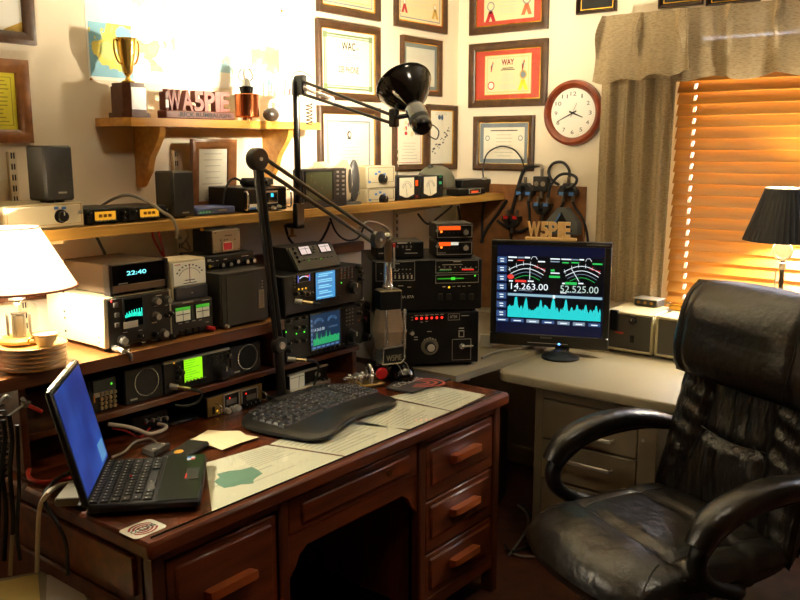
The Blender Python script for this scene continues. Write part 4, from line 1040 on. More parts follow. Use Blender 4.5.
# digital clock on it
z = TT+u.H+.001
u = on_front('digital_clock', 'brown digital clock reading 22:40 on top of the beige scope', 'clock', (108.5,290.5), (165.5,281), (140,261.5), -.42, z, .23); u.crop(40,230,4.614)
CB = mat('clock_brown', (78,62,44), .5); u.body(CB, .003, .006)
for x in (-.003, u.W-.007): u.part(G().box(x, x+.010, -.014, .02, .002, u.H+.003, mat('clock_cheek', (38,32,28), .4), .002), 'side_cheek')
g = G(); g.box(.007, u.W-.007, -.006, .001, .03, u.H-.004, mat('clock_window', (14,12,12), .12)); u.part(g, 'window'); g = G(); g.box(.007, u.W-.007, -.009, .001, .008, .03, mat('clock_strip', (112,88,66), .45), .002); u.part(g, 'lower_trim')
q_ = G(); xa, za = u.L(394,209); xb, zb = u.L(483,178); q_.text('22:40', xa, min(za,zb), xb-xa, abs(zb-za), emi('clock_digits', (120,235,240), 1.6), -.0072, bold=.012); u.part(q_, 'digits'); u.dashes([(375,246,.03)], LGREY, -.0098)
# antenna tuner with two meters + watt meter on it
u = on_front('antenna_tuner', 'grey antenna tuner with two green lit meters and a red switch', 'tuner', (172,344.5), (213.5,338), (192,300), -.425, TT, .25); u.crop(160,250,6.667); u.body(mat('tuner_case', (62,58,52), .5), .003, .008, mat('tuner_front', (46,43,38), .45))
for a_ in ((93,388,198,462),(230,365,324,438)):
    x0, x1, z0, z1 = u.rect(*a_, METER, 'meter_face', bezel=BLACK); g = G(); g.box(x0, x1, -.0064, -.0054, z1-(z1-z0)*.25, z1, emi('meter_green', (80,200,50), .55)); u.part(g, 'meter_light')
    g = G(); g.box((x0+x1)/2-.0005, (x0+x1)/2+.0005, -.0066, -.0056, z0, z1-.008, INK); g.box(x0+.004, x1-.004, -.0066, -.0056, z0+(z1-z0)*.45, z0+(z1-z0)*.5, INK); u.part(g, 'needle')
for cx, cy in ((135,550),(175,540),(220,532),(258,524)): u.button(cx, cy, .013, .016, BLACK, .007)
x, z = u.L(322,520); g = G(); g.box(-.016,.016,-.016,0,-.007,.007,RED,.003); g.done('red_switch', u.root, Matrix.Translation((x,-.004,z)) @ Matrix.Rotation(R(18),4,'Y'))
u.dashes([(130,490,.014),(175,480,.014),(220,470,.014),(262,465,.012),(310,478,.012),(300,330,.03),(180,345,.04)], h=.002)
z = TT+u.H+.0005
u = on_front('watt_meter', 'cream watt meter with a big white dial on the antenna tuner', 'meter', (171.5,298), (207,292), (188,259), -.40, z, .10); u.crop(160,250,6.667)
CRW = mat('watt_cream', (206,192,156), .5); u.body(CRW, .004, 0); k = u.H
g = G(); g.box(.008, u.W-.004, -.012, .002, 0, k*.33, mat('watt_base', (66,66,70), .45), .003); u.part(g, 'lower_panel')
g = G(); g.box(.008, u.W-.006, -.005, .001, k*.36, k*.93, METER, .001); u.part(g, 'dial'); g = G(); W = u.W
g.tube([(W*.5+a_, -.0055, k*.44+b_) for a_, b_ in ell(W*.34, k*.34, 18, 30, 150)], .0007, INK, 4, 1); g.box(W*.5-.0006, W*.5+.0006, -.0062, -.005, k*.4, k*.88, mat('needle_red', (170,60,40), .5)); u.part(g, 'needle')
g = G()
for i in range(9):
    a_ = R(35+i*13.7); x, z = W*.5+W*.42*math.cos(a_), k*.44+k*.42*math.sin(a_); g.box(x-.003, x+.003, -.0058, -.005, z-.002, z+.002, INK)
g.box(W*.36, W*.64, -.0058, -.005, k*.47, k*.49, INK); g.box(W*.32, W*.68, -.0058, -.005, k*.40, k*.42, INK); g.box(W*.1, W*.25, -.0058, -.005, k*.88, k*.9, mat('red_print', (180,40,40), .6)); u.part(g, 'scale')
x = W*.5; G().cyl((x,-.012,k*.16),(x,-.015,k*.16),.003,SILVER,seg=8).done('screw', u.root)
# communications speaker
u = on_front('communications_speaker', 'large dark grey radio speaker with a square grille', 'speaker', (222,332.5), (268,321.5), (245,270), -.445, TT, .26); u.crop(160,250,6.667); u.body(mat('comm_speaker', (40,37,31), .5), .004, .006, mat('comm_front', (44,41,34), .5))
x0, x1, z0, z1 = u.rect(432,182,638,466, mat('speaker_grille', (66,61,48), .7, bump=((700,700,700), .6, .001)), 'grille', -.007)
g = G(); ring(g, (x1-x0)*.44, (x1-x0)*.44, .003, -.0076, mat('grille_ring', (62,58,48), .7), cx=(x0+x1)/2, cz=(z0+z1)/2-.01); u.part(g, 'cone_outline')
u.rect(650,265,690,380, mat('list_card', (150,140,112), .8), 'printed_card'); u.knob(436,508,.006,SILVER)
for k in range(3): u.button(675,205+k*20,.006,.004,LGREY,.002)
u.dashes([(672,285+12*k,.011) for k in range(8)], INK, -.0062, h=.0015)
z = TT+u.H+.0005
u = on_front('filter_unit', 'black audio filter with a row of knobs on top of the large speaker', 'filter', (208,274.5), (254,266.5), (230,253.5), -.36, z, .15); u.crop(160,250,6.667); u.body(BLACK2, .003, .004, BLACK)
for cx, cy in ((400,100),(452,95),(500,75),(562,75),(607,68)): u.knob(cx, cy, .009, BLACK, .014, SILVER)
u.button(322,70,.016,.008,LGREY,.001,'label_strip'); u.button(312,147,.008,.009,mat('yellow_button', (210,190,40), .4)); u.dashes([(345,75,.01),(375,70,.01),(430,60,.014),(560,38,.03),(340,112,.012),(395,122,.014),(605,100,.01)], h=.002)
z += u.H+.0005
u = on_front('counter_box', 'small metal fronted box with a red display and a whip aerial', 'counter', (212,253.5), (240.5,250), (226,229), -.35, z, .10); u.crop(170,130,4); u.body(BLACK2, .003, .003, mat('brushed_metal', (150,140,118), .4, .6))
u.rect(208,452,243,476, emi('red_display', (150,16,24), .7), 'display', bezel=SILVER); u.dashes([(230,421,.03)], INK, h=.003)
for cx, cy in ((178,412),(272,400),(180,488),(272,476),(200,440),(256,437),(225,438),(215,439)): u.led(cx, cy, BLACK, .0022)
x, z0 = u.L(153,402); _, z1 = u.L(150,212); G().cyl((-.004,.04,u.H-.001),(-.006,.04,u.H+.006),.006,BRASS).cyl((-.004,.04,u.H-.001),(-.007,.04,z1),.0028,CHROME,.002,8).done('whip_aerial', u.root)
# ============================================================ STACK OF TWO BIG TRANSCEIVERS
MT = MID+.0005; RAD = mat('radio_black', (17,16,14), .42, spec=.35); RADF = mat('radio_front', (20,19,17), .42, spec=.35)
SCRB = emi('screen_navy', (36,62,92), .55)
xr0 = at(285,372,'y',-.46).x; xr1 = -1.243
zl1 = at(320,312,'y',-.46).z
u = Unit('transceiver', 'lower big black transceiver with a spectrum screen, on the right hutch shelf', 'radio', (xr0,-.46,MT), 0, xr1-xr0, zl1-MT, .30, 'big black transceivers'); u.crop(270,290,5.46); u.body(RAD, .004, .008, RADF)
x0, x1, z0, z1 = u.rect(213,116,378,290, SCRB, 'screen', -.006, mat('screen_bezel', (44,42,38), .4))
sw, sh = x1-x0, z1-z0
def spectrum(x0, z0, w, h, n, seed, m, y, peaks=((.14,.9),(.3,.7),(.49,1),(.63,.75))):
    rr = random.Random(seed); g = G(); P = [(x0, z0)]
    for i in range(n+1):
        q = i/n; v = .5+.12*rr.uniform(-1, 1)+.05*math.sin(q*19)
        for pq, ph in peaks: v = max(v, ph*math.exp(-((q-pq)/.022)**2)+.3*math.exp(-((q-pq)/.06)**2)*ph)
        P.append((x0+w*q, z0+h*min(1, v)))
    P.append((x0+w, z0)); vs = [(a, y, b) for a, b in P]; fs = []
    for i in range(1, n+1):
        k = len(vs); vs += [(P[i][0], y, z0), (P[i+1][0], y, z0)]; fs.append((k, k+1, i+1, i))
    return g.raw(vs, fs, m)
def sgraph(u, x0, z0, sw, sh, y):
    g = spectrum(x0+sw*.08, z0+sh*.12, sw*.88, sh*.36, 60, 3, emi('spectrum_green', (50,180,110), .75), y); u.part(g, 'spectrum')
    g = G(); wl = emi('screen_white', (200,215,225), .9); bl_ = emi('screen_blue', (90,130,175), .8)
    for cx in (.27, .72):
        for k in range(3): q = ell(sw*(.18-.02*k), sh*(.2-.03*k), 14, 25, 155); g.tube([(x0+sw*cx+a, y-.0003, z0+sh*.68+b) for a, b in q], .0006, bl_, 4, 1)
    g.text('14.263.00', x0+sw*.1, z0+sh*.52, sw*.36, sh*.08, wl, y); g.text('52.525.00', x0+sw*.6, z0+sh*.54, sw*.3, sh*.05, bl_, y)
    for k in range(6): g.box(x0+sw*(.05+.155*k), x0+sw*(.16+.155*k), y, y+.0004, z0+sh*.03, z0+sh*.08, bl_)
    for k in range(6): g.box(x0+sw*.01, x0+sw*.06, y, y+.0004, z0+sh*(.15+.13*k), z0+sh*(.22+.13*k), bl_)
    u.part(g, 'screen_readout')
sgraph(u, x0, z0, sw, sh, -.0066)
KB = mat('knob_black', (34,32,29), .3)
u.knob(437,252,.025,KB,.03,BLACK); u.knob(514,252,.014,KB,.024); 
for cx, cy in ((140,150),(178,147),(140,206),(178,200),(140,280),(178,274),(95,292),(95,330),(476,72),(520,68),(480,125),(520,118),(95,168),(505,165)): u.knob(cx, cy, .0085, KB, .016, DGREY)
for cx, cy, m_ in ((83,229,GRNLED),(140,238,GRNLED),(183,228,GRNLED),(232,119,GRNLED),(378,90,AMBLED)): u.led(cx, cy, m_, .0032)
for cx, cy in ((140,205),(140,276),(432,184),(480,165),(520,150)): u.led(cx, cy, mat('dim_red_led', (190,70,60), .4, emit=(255,60,50), es=.25), .0022)
for k in range(8): u.button(228+k*24,347-k*5.6,.012,.006,DGREY); u.button(226+k*24,331-k*5.4,.010,.003,GREY)
for r_ in range(5):
    for c_ in range(3): u.button(412+c_*16,110+r_*20-c_*4,.007,.006,GREY,.004)
def gold_plug(u, a, b, cord=None):
    x, z = u.L(*a); x2, z2 = u.L(*b); g = G(); l = .05
    d = Vector((x2-x, -.05, z2-z)); p0 = Vector((x, -.003, z)); g.cyl(p0, p0+d*.35, .009, SILVER); g.cyl(p0+d*.3, p0+d*.85, .0075, mat('plug_gold', (206,180,130), .25, 1)); g.cyl(p0+d*.85, p0+d*1.2, .005, RUBBER)
    g.done('microphone_plug', u.root); e = p0+d*1.2; return e
e = gold_plug(u, (92,376), (158,394)); G().tube([e, e+Vector((.01,-.01,-.015)), e+Vector((.008,-.008,-.05)), e+Vector((-.01,-.006,-.085))], .004, RUBBER).done('microphone_lead', u.root)
lower = u
z = MT+u.H+.0005; xu1 = at(362.5,300,'y',-.455).x
u = Unit('transceiver', 'upper big black transceiver with a bright blue screen', 'radio', (xr0+.005,-.455,z), 0, xu1-xr0-.005, at(325,270,'y',-.455).z-z, .33, 'big black transceivers'); u.crop(270,235,6.667); u.body(RAD, .004, .01, RADF)
x0, x1, z0, z1 = u.rect(294,244,428,408, emi('screen_bright_blue', (74,150,205), .95), 'screen', -.006, BLACK); g = G(); rr = random.Random(6); wl = emi('screen_cyan', (150,215,235), 1.1); dk_ = emi('screen_dusk', (80,120,180), .9)
for k in range(13):
    zz = z1-(z1-z0)*(.08+.07*k); g.box(x0+(x1-x0)*rr.uniform(.06,.2), x0+(x1-x0)*rr.uniform(.5,.95), -.0066, -.0058, zz-.0016, zz+.0016, (wl, dk_)[k % 3 == 2])
u.part(g, 'screen_text')
x0, x1, z0, z1 = u.rect(174,252,258,302, SCRDARK, 'meter_window', -.006, mat('screen_bezel', (44,42,38), .4)); g = G(); w_ = x1-x0; h_ = z1-z0
q = ell(w_*.4, h_*.55, 14, 30, 150); g.tube([((x0+x1)/2+a, -.0068, z0+h_*.25+b) for a, b in q], .0018, emi('meter_white', (190,210,230), 1.0), 4, 1); g.box(x0+w_*.6, x1-w_*.05, -.0068, -.006, z1-h_*.35, z1-h_*.12, emi('meter_red', (220,40,40), 1)); g.box(x0+w_*.03, x0+w_*.08, -.0068, -.006, z0, z1, emi('meter_blue', (80,110,220), 1)); g.box(x1-w_*.06, x1, -.0068, -.006, z0, z1, emi('meter_blue', (80,110,220), 1)); u.part(g, 'meter_display')
u.knob(537,350,.024,KB,.03,BLACK)
for cx, cy in ((165,392),(205,385),(262,388),(578,212),(592,292),(240,392),(592,245)): u.knob(cx, cy, .009, KB, .016, DGREY)
for cx, cy, m_ in ((186,361,AMBLED),(210,358,AMBLED),(233,354,AMBLED),(470,318,GRNLED),(588,257,mat('dim_green_led', (60,120,40), .4, emit=(120,220,60), es=.3))): u.led(cx, cy, m_, .003)
for r_ in range(5):
    for c_ in range(4): u.button(467+c_*24,220+r_*17-c_*3,.008,.006,GREY if (r_+c_) % 3 else mat('red_key', (120,50,40), .4),.004)
for k in range(7): u.button(285+k*28,438-k*5,.013,.006,DGREY)
for k in range(5): u.button(155,258+k*22,.010,.006,GREY)
e = gold_plug(u, (160,437), (235,448)); upper = u
z += u.H+.0005
# sloping front meter panel
xa = at(298,268,'y',-.43).x; xb = at(342,262,'y',-.43).x; zt_ = at(310,244,'y',-.36).z-z
t = Unit('meter_console', 'sloping black console with two lit meters on the upper transceiver', 'meter', (xa,-.43,z), 0, xb-xa, .10, .16, None, tilt=34); t.crop(270,235,6.667)
Wd = xb-xa; hz = .10*math.cos(R(34)); yy = .10*math.sin(R(34))
G().prism([(.004,0),(.004+yy,hz),(.15,hz),(.16,hz-.01),(.16,0)], 0, Wd, mat('console_black', (36,34,30), .45), 'yz').done('body', t.root)
g = G(); g.box(.004, Wd-.004, -.004, .001, .004, .096, mat('console_front', (58,55,48), .45), .001); t.part(g, 'front_panel')
PINK = emi('lit_meter', (250,226,214), .75)
for a_ in ((180,86,274,128),(312,70,404,110)):
    x0, x1, z0, z1 = t.rect(*a_, PINK, 'meter_face', -.0055, BLACK); g = G(); g.box((x0+x1)/2-.0004+.004, (x0+x1)/2+.0004+.004, -.0064, -.005, z0, z1-.004, INK); g.box(x0+.004, x1-.004, -.0064, -.005, z1-.010, z1-.0085, INK); t.part(g, 'needle')
for cx, cy in ((253,170),(333,160)): t.led(cx, cy, GRNLED, .0025)
for k in range(8): t.button(225+k*26,172-k*3.5,.008,.004,DGREY,.003)
for k in range(4): t.knob(148+k*14,98+k*28,.005,BLACK,.008)
for k in range(3): t.button(285+k*2,82+k*18,.01,.006,DGREY,.003)
# ============================================================ MIDDLE SHELF OF THE HUTCH
u = on_front('keypad_unit', 'small radio keypad with round keys behind the laptop screen', 'keypad', (88,410), (116,402.5), (102,377), -.43, MT, .14); u.crop(80,340,5); u.body(BLACK2, .003, 0, BLACK)
u.rect(52,205,172,236, mat('keypad_top', (40,38,36), .3), 'display', -.012, d=.01); u.led(145,214,GRNLED,.003,-.0125); KEY = mat('keypad_key', (150,134,96), .5); u.rect(62,250,178,262, LGREY, 'trim_strip')
for r_ in range(4):
    for c_ in range(4):
        x, z = u.L(102+c_*22, 270+r_*23-c_*5); rep('key', 'kpkey', lambda: G().cyl((0,0,0),(0,-.006,0),.0062,KEY,.005,10), u.root, (x,-.004,z))
u.rect(62,275,72,312, mat('orange_tape', (220,140,40), .6), 'label_strip')
def round_speaker(label, pl, pr, pt, crop, cen, rx, ry, logo):
    u = on_front('extension_speaker', label, 'speaker', pl, pr, pt, -.435, MT, .12, 'ringed black speakers on the hutch shelf'); u.crop(*crop); u.body(BLACK2, .004, 0, mat('ext_front', (20,19,17), .5))
    x, z = u.L(*cen); xr, _ = u.L(cen[0]+rx, cen[1]); r_ = xr-x
    M = Matrix.Translation((x,-.004,z)) @ Matrix.Rotation(R(90),4,'X'); G().lathe([(r_*.93,0),(r_*.93,.003),(r_,.003),(r_,0)], CHROME, 40, M).done('chrome_ring', u.root)
    G().lathe([(0,.0012),(r_*.93,.0012),(r_*.93,0),(0,0)], mat('ext_grille', (26,25,21), .7, bump=((700,700,700), .7, .001)), 40, M).done('grille', u.root)
    x, z = u.L(*logo); G().box(x-.012, x+.012, -.0052, -.004, z-.0025, z+.0025, LGREY).done('badge', u.root); return u
round_speaker('black speaker with a chrome ring, right of the radio keypad', (125,404.5), (163,395.5), (144,366), (80,340,5), (328,207), 61, 78, (265,296))
round_speaker('black speaker with a chrome ring, right of the green screen radio', (230.5,377), (260.5,369.5), (245,343), (150,330,5.714), (551,152), 56, 80, (492,238))
u = on_front('shortwave_receiver', 'black receiver with a bright green screen on the hutch shelf', 'radio', (163.8,395), (229.8,377.5), (197,354.5), -.44, MT, .24); u.crop(150,330,5.714); u.body(BLACK2, .003, .004, mat('receiver_front', (25,24,21), .42))
G().box(0, u.W, -.008, .004, u.H-.007, u.H+.001, SILVER, .002).done('silver_trim', u.root)
x0, x1, z0, z1 = u.rect(184,168,296,272, emi('lime_screen', (150,240,20), 1.05), 'screen', bezel=BLACK); g = G(); rr = random.Random(9)
for k in range(9): zz = z1-(z1-z0)*(.1+.1*k); g.box(x0+.004, x0+(x1-x0)*rr.uniform(.4,.9), -.0062, -.0054, zz-.001, zz+.001, emi('lime_dark', (105,200,20), .8))
u.part(g, 'screen_text'); u.led(133,187,AMBLED,.003); u.knob(402,236,.026,KB,.028,BLACK)
for cx, cy in ((150,215),(152,272),(170,240),(440,145)): u.knob(cx, cy, .009, KB, .014, DGREY)
for k in range(6): u.button(205+k*20,292-k*5,.008,.005,GREY)
for r_ in range(4):
    for c_ in range(5): u.button(330+c_*24,150+r_*18-c_*6,.009,.006,DGREY,.004)
e = gold_plug(u, (108,318), (190,345)); G().tube([e, e+Vector((.008,-.006,-.012)), e+Vector((-.01,.0,-.035)), e+Vector((-.05,.008,-.038)), e+Vector((-.075,.02,-.03))], .004, RUBBER).done('microphone_lead', u.root)
# ============================================================ ON THE DESK UNDER THE HUTCH
DG2 = DT+.0005
u = on_front('test_panel', 'brass and black panel radio with chrome handles on the desk under the hutch', 'radio', (207,423), (262.5,406.5), (235,390), -.448, DG2, .2); u.crop(150,330,5.714); u.body(BLACK2, .003, .003, mat('brass_panel', (132,104,50), .45, .1))
for a_ in ((418,373,502,425),(520,350,606,398)):
    u.rect(*a_, BLACK, 'display_window', -.0055, LGREY)
for cx, cy in ((450,387),(543,362)): u.led(cx, cy, REDLED, .005)
u.rect(430,398,490,412, mat('display_grey', (110,104,92), .5), 'display', -.0062); u.rect(545,372,600,386, mat('display_grey', (110,104,92), .5), 'display', -.0062)
for i, (cx, cy) in enumerate(((430,472),(460,466),(490,458),(460,485),(482,478),(530,440),(555,432),(580,424),(605,416))): u.knob(cx, cy, .0095, SILVER if i < 5 else BLACK, .018)
u.rect(350,440,368,490, BLACK, 'slide_switch'); u.led(380,460,AMBLED,.003)
for x, z0, z1 in ((375,505,418),(655,425,342)):
    xa, za = u.L(x, z0); xb, zb = u.L(x, z1); xa = min(max(xa, .012), u.W-.008); G().tube([(xa,-.003,za),(xa,-.028,za+.004),(xa,-.028,zb-.004),(xa,-.003,zb)], .0028, CHROME, 8, 4).done('handle', u.root)
u = on_front('swr_meter', 'small black meter with a cream scale and green light under the transceivers', 'meter', (287.5,396), (327,386.5), (307,369.5), -.44, DG2, .14); u.crop(270,290,5.46); u.body(BLACK2, .003, .014, BLACK)
G().box(0, u.W, -.02, .02, 0, .013, SILVER, .002).done('base_bar', u.root); G().box(0, u.W, -.008, .0, u.H-.005, u.H+.001, LGREY).done('top_trim', u.root)
x0, x1, z0, z1 = u.rect(100,468,184,522, METER, 'meter_face', bezel=BLACK); g = G(); g.tube([((x0+x1)/2+.006,-.0062,z0),((x0+x1)/2+.012,-.0062,z1-.006)], .0006, INK, 4, smooth=False); g.box(x0+.004, x1-.004, -.0062, -.0056, z1-.012, z1-.0105, INK); u.part(g, 'needle')
u.led(259,427,GRNLED,.005); u.knob(250,458,.008,LGREY); u.knob(300,497,.009,BLACK,.016,SILVER); u.knob(220,516,.006,SILVER); u.knob(278,485,.006,DGREY)
u = on_front('switch_panel', 'black box with a row of toggle levers and cables under the hutch', 'box', (132,440), (168,430), (150,413), -.40, DG2, .12); u.crop(80,340,5); u.body(BLACK2, .003, 0, BLACK)
for k in range(4):
    x, z = u.L(320+k*34,408-k*5); G().box(x-.003,x+.003,-.018,0,z-.002,z+.010,LGREY,.001).done('lever', u.root)
u.dashes([(380,392,.07)], h=.0015); u.button(322,412,.008,.008,RED)
u = on_front('converter_box', 'low black box beside the toggle lever box under the hutch', 'box', (168.5,433), (199,424), (184,419.5), -.42, DG2, .14); u.crop(80,340,5); u.body(BLACK2, .004, 0, BLACK); u.dashes([(470,440,.02),(520,468,.03),(580,400,.01)], GREY)
def dcable(nm, label, pts, r, m, ax='z', v=DT+.02, cat='cable'):
    P = [at(p[0], p[1], p[2] if len(p) > 2 else ax, p[3] if len(p) > 3 else v) for p in pts]; return tag(G().tube(P, r, m).done(nm), label, cat)
dcable('audio_cable', 'thick white cable plugged beside the toggle levers under the hutch', [(108,424,'y',-.44),(128,427,'y',-.46),(138,430,'y',-.47),(150,434,'y',-.47),(163,430,'y',-.46),(166,426,'y',-.44),(158,424,'y',-.41)], .006, WIRE_W)
dcable('audio_cable', 'thin red cable beside the white one under the hutch', [(112,428,'y',-.44),(126,431,'y',-.455),(136,436,'y',-.46),(141,437,'y',-.45),(150,428,'y',-.42)], .0035, WIRE_R)
dcable('audio_cable', 'grey cable looping on the desk behind the laptop keyboard', [(112,457),(124,452),(135,442),(150,439),(158,444),(166,448)], .004, WIRE_G, 'z', GT+.005)
# ============================================================ GREY TABLE IN THE CORNER, AMPLIFIERS
GT_TOP = mat('grey_laminate', (134,124,100), .45, bump=((200,200,200), .1, .001)); GMET = mat('grey_metal', (124,111,88), .4); GEDGE = mat('grey_edge', (150,140,116), .45)
CT = .775
tb = thing('corner_table', 'grey corner table under the two amplifiers beside the wooden desk', 'table', (-.6, -.45, 0))
P = [(-1.150,-.802),(-.63,-.835),(-.02,-.835),(-.02,-.06),(-1.150,-.06)]
G().prism([(a+.6, b+.45) for a, b in P], CT-.028, CT, GT_TOP, 'xy').done('table_top', tb)
for a, b in ((-1.11,-.74),(-.08,-.74),(-1.11,-.12),(-.08,-.12)): G().box(a+.58, a+.62, b+.43, b+.47, 0, CT-.028, GMET, .003).done('leg', tb)
AR = -42.5; ca_, sa_ = math.cos(R(AR)), math.sin(R(AR)); A0 = Vector((-1.262,-.498,CT))
def amp_at(lx, ly): return (A0.x+lx*ca_-ly*sa_, A0.y+lx*sa_+ly*ca_)
AMP = mat('amp_black', (14,13,12), .42, spec=.35); AMPF = mat('amp_front', (17,16,14), .42, spec=.35)
u = Unit('amplifier', 'lower black amplifier with a big dial and a row of red lights in the corner', 'amplifier', (A0.x, A0.y, CT+.0005), AR, .412, .2175, .36, 'black amplifiers stacked in the corner'); u.crop(360,290,5.714); u.body(AMP, .004, .012, AMPF)
G().cyl((.03,.03,-.009),(.03,.03,.002),.012,RUBBER,seg=10).done('foot', u.root)
for k in range(6): u.led(322+k*29, 162-k*1.2, REDLED, .0048)
u.dashes([(297,155,.006),(297,170,.006)]+[(322+k*29, 145-k*1.6, .014) for k in range(6)]+[(350,182,.01),(380,178,.01),(600,145,.03),(245,282,.014),(318,268,.014),(318,282,.014),(578,217,.02),(395,236,.018)], h=.003)
u.outline(502,134,568,170, LGREY, .0016); u.text('AT5K', 512,160,556,142)
def dial(u, cx, cy, R0, r, l):
    x, z = u.L(cx, cy); M = Matrix.Translation((x,-.004,z)) @ Matrix.Rotation(R(90),4,'X'); G().lathe([(0,0),(R0,0),(R0,.004),(R0*.72,.007),(0,.007)], mat('dial_plate', (128,120,100), .4, .4), 36, M).done('dial_plate', u.root)
    g = G(); g.lathe([(0,.007),(r*1.15,.007),(r*1.1,l*.5),(r,l),(r*.8,l),(0,l)], BLACK, 28, M); g.lathe([(0,l),(r*.8,l),(r*.7,l+.003),(0,l+.003)], SILVER, 28, M); g.done('knob', u.root)
dial(u, 397,320,.034,.019,.03); u.dashes([(365+k*16, 270-abs(k-2)*-5, .003) for k in range(5)], h=.006, y=-.012)
u.rect(566,234,588,262, BLACK, 'rocker_switch', -.008, LGREY); u.outline(525,280,632,396, LGREY, .002)
x, z = u.L(580,318); g = G(); g.lathe([(0,0),(.012,0),(.012,.006),(0,.006)], CHROME, 18, Matrix.Translation((x,-.004,z)) @ Matrix.Rotation(R(90),4,'X')); g.tube([(x,-.012,z),(x+.02,-.02,z+.002),(x+.042,-.022,z+.003)], .004, CHROME, 8, smooth=False); g.done('latch', u.root)
u.knob(260,238,.011,BLACK,.014); u.knob(295,243,.011,BLACK,.016,SILVER); u.rect(84,412,112,434, LETTER, 'maker_plate'); u.dashes([(138,421,.03)], h=.002)
z0 = CT+.0005+.2175+.0005
u = Unit('amplifier', 'upper black amplifier with two outlined windows and a green bar light', 'amplifier', (amp_at(-.008,0)[0], amp_at(-.008,0)[1], z0), AR, .43, .205, .36, 'black amplifiers stacked in the corner'); u.crop(350,220,5.333); u.body(AMP, .004, .008, AMPF); ampT = z0+.205
u.outline(136,224,345,322, LGREY, .002); u.outline(455,216,684,278, LGREY, .002); u.outline(455,292,684,332, LGREY, .002)
g = G(); gb = emi('bar_green', (70,220,50), 1.0); x0, z_ = u.L(465,313); x1, _ = u.L(605,313); g.box(x0, x1, -.0055, -.0045, z_-.0022, z_+.0022, mat('bar_green_dim', (40,110,30), .4, emit=(60,200,40), es=.35)); xm, _ = u.L(548,311); g.box(xm-.008, xm+.008, -.006, -.0045, z_-.005, z_+.005, gb); u.part(g, 'bar_light'); u.led(665,297,GRNLED,.003)
u.dashes([(570,221,.03),(545,237,.08),(510,262,.045),(625,258,.045)]+[(475+k*28, 250, .005) for k in range(8)]+[(240+k*20,262,.006) for k in range(5)]+[(240+k*20,285,.004) for k in range(5)]+[(250,232,.02),(245,270,.02),(165,285,.004),(270,350,.02),(315,357,.014),(500,355,.012),(552,353,.012),(580,352,.012),(606,352,.012),(635,350,.01)], h=.0028)
u.dashes([(480+k*11, 268, .005) for k in range(6)], emi('tick_green', (60,180,70), .6)); u.dashes([(600+k*11, 264, .005) for k in range(6)], REDLED)
for k in range(5): u.rect(236+k*22,292,244+k*22,312, LETTER, 'slider')
u.led(527,358,AMBLED,.0042); u.text('ALPHA 87A', 228,418,340,400)
for cx in (480,525,598,645): u.button(cx,408,.018,.024,DGREY,.008)
# boxes on the upper amplifier
def on_amp(name, label, cat, lx, ly, W, H, D, z, group=None): q = amp_at(lx, ly); return Unit(name, label, cat, (q[0], q[1], z), AR, W, H, D, group)
zA = ampT+.0005
u = on_amp('tuner_control_box', 'black box with white lettering lines on the upper amplifier behind the microphone', 'box', .012, .03, .185, .066, .16, zA); u.crop(350,220,5.333); u.body(BLACK2, .003, .003, BLACK)
u.dashes([(278,100,.035),(325,176,.05),(165,177,.018),(255,123,.004),(278,120,.004),(302,118,.004),(322,116,.004),(310,157,.02)], h=.003)
for cx in (252,280,300,324): u.button(cx,142,.006,.010,GREY)
for i, z in ((0, zA), (1, zA+.0665)):
    u = on_amp('antenna_controller', ('lower', 'upper')[i]+' of two small controllers with orange displays on the amplifier', 'controller', .245, .035, .147, .066, .14, z, 'small controllers with orange displays'); u.crop(350,220,5.333); dy = 0 if i else 83
    u.body(BLACK2, .003, .003, BLACK, inset=.001); u.outline(436,28+dy,650,101+dy, SILVER, .0026)
    if i: u.rect(472,33,588,52, ORANGE, 'display')
    else: u.rect(474,118,536,137, ORANGE, 'display'); u.rect(537,118,577,133, emi('pale_display', (230,225,205), .9), 'display_end')
    u.led(486,62+dy,emi('orange_led', (255,110,30), 2.5),.005); u.knob(612,63+dy,.015,BLACK,.018,SILVER); u.knob(462,57+dy,.005,SILVER)
    for k in range(4): u.button(505+k*24,70+dy-k,.006,.006,DGREY)
    u.dashes([(490,92+dy,.03)], h=.002)
# ============================================================ MONITOR
d = Vector((.381,-.925,0)); mo = Vector((-.60,-.86,.795))+d*(-.222)
t = Unit('computer_monitor', 'black flat monitor showing radio meters and a cyan spectrum', 'monitor', mo, -67.6, .492, .446, .045); t.crop(490,235,5.215); W, H = t.W, t.H
g = G(); xs0, zs0 = t.L(20,497); xs1, zs1 = t.L(603,50); xs0 = .026; xs1 = W-.028; zs0 = H*.115; zs1 = H-.022
for q in ((0,W,zs1,H),(0,W,0,zs0),(0,xs0,zs0,zs1),(xs1,W,zs0,zs1)): g.box(q[0], q[1], 0, .03, q[2], q[3], mat('monitor_bezel', (30,28,24), .3), .003)
t.part(g, 'bezel'); g = G(); g.box(.01, W-.01, .028, .06, .01, H-.01, BLACK, .01); g.box(.1, W-.1, .058, .10, .08, H-.08, BLACK, .015); t.part(g, 'back_shell')
NAVY = emi('monitor_navy', (10,18,52), .6); G().box(xs0, xs1, .006, .012, zs0, zs1, NAVY).done('screen', t.root)
sw, sh = xs1-xs0, zs1-zs0
def SX(cx, cy):      # monitor crop -> fraction of the screen rectangle
    x, z = t.L(cx, cy); return x, z
def srect(g, c, m, y=.0054): (a, b), (e, f) = t.L(c[0], c[1]), t.L(c[2], c[3]); g.box(min(a,e), max(a,e), y, y+.0006, min(b,f), max(b,f), m)
SW_ = emi('ui_white', (225,235,240), 1.15); SBL = emi('ui_button_blue', (62,92,140), .8); SR = emi('ui_red', (230,60,50), 1.0); SG = emi('ui_green', (50,200,90), .9); SGY = emi('ui_grey', (140,160,180), .8); SBK = emi('ui_black', (4,6,16), .3)
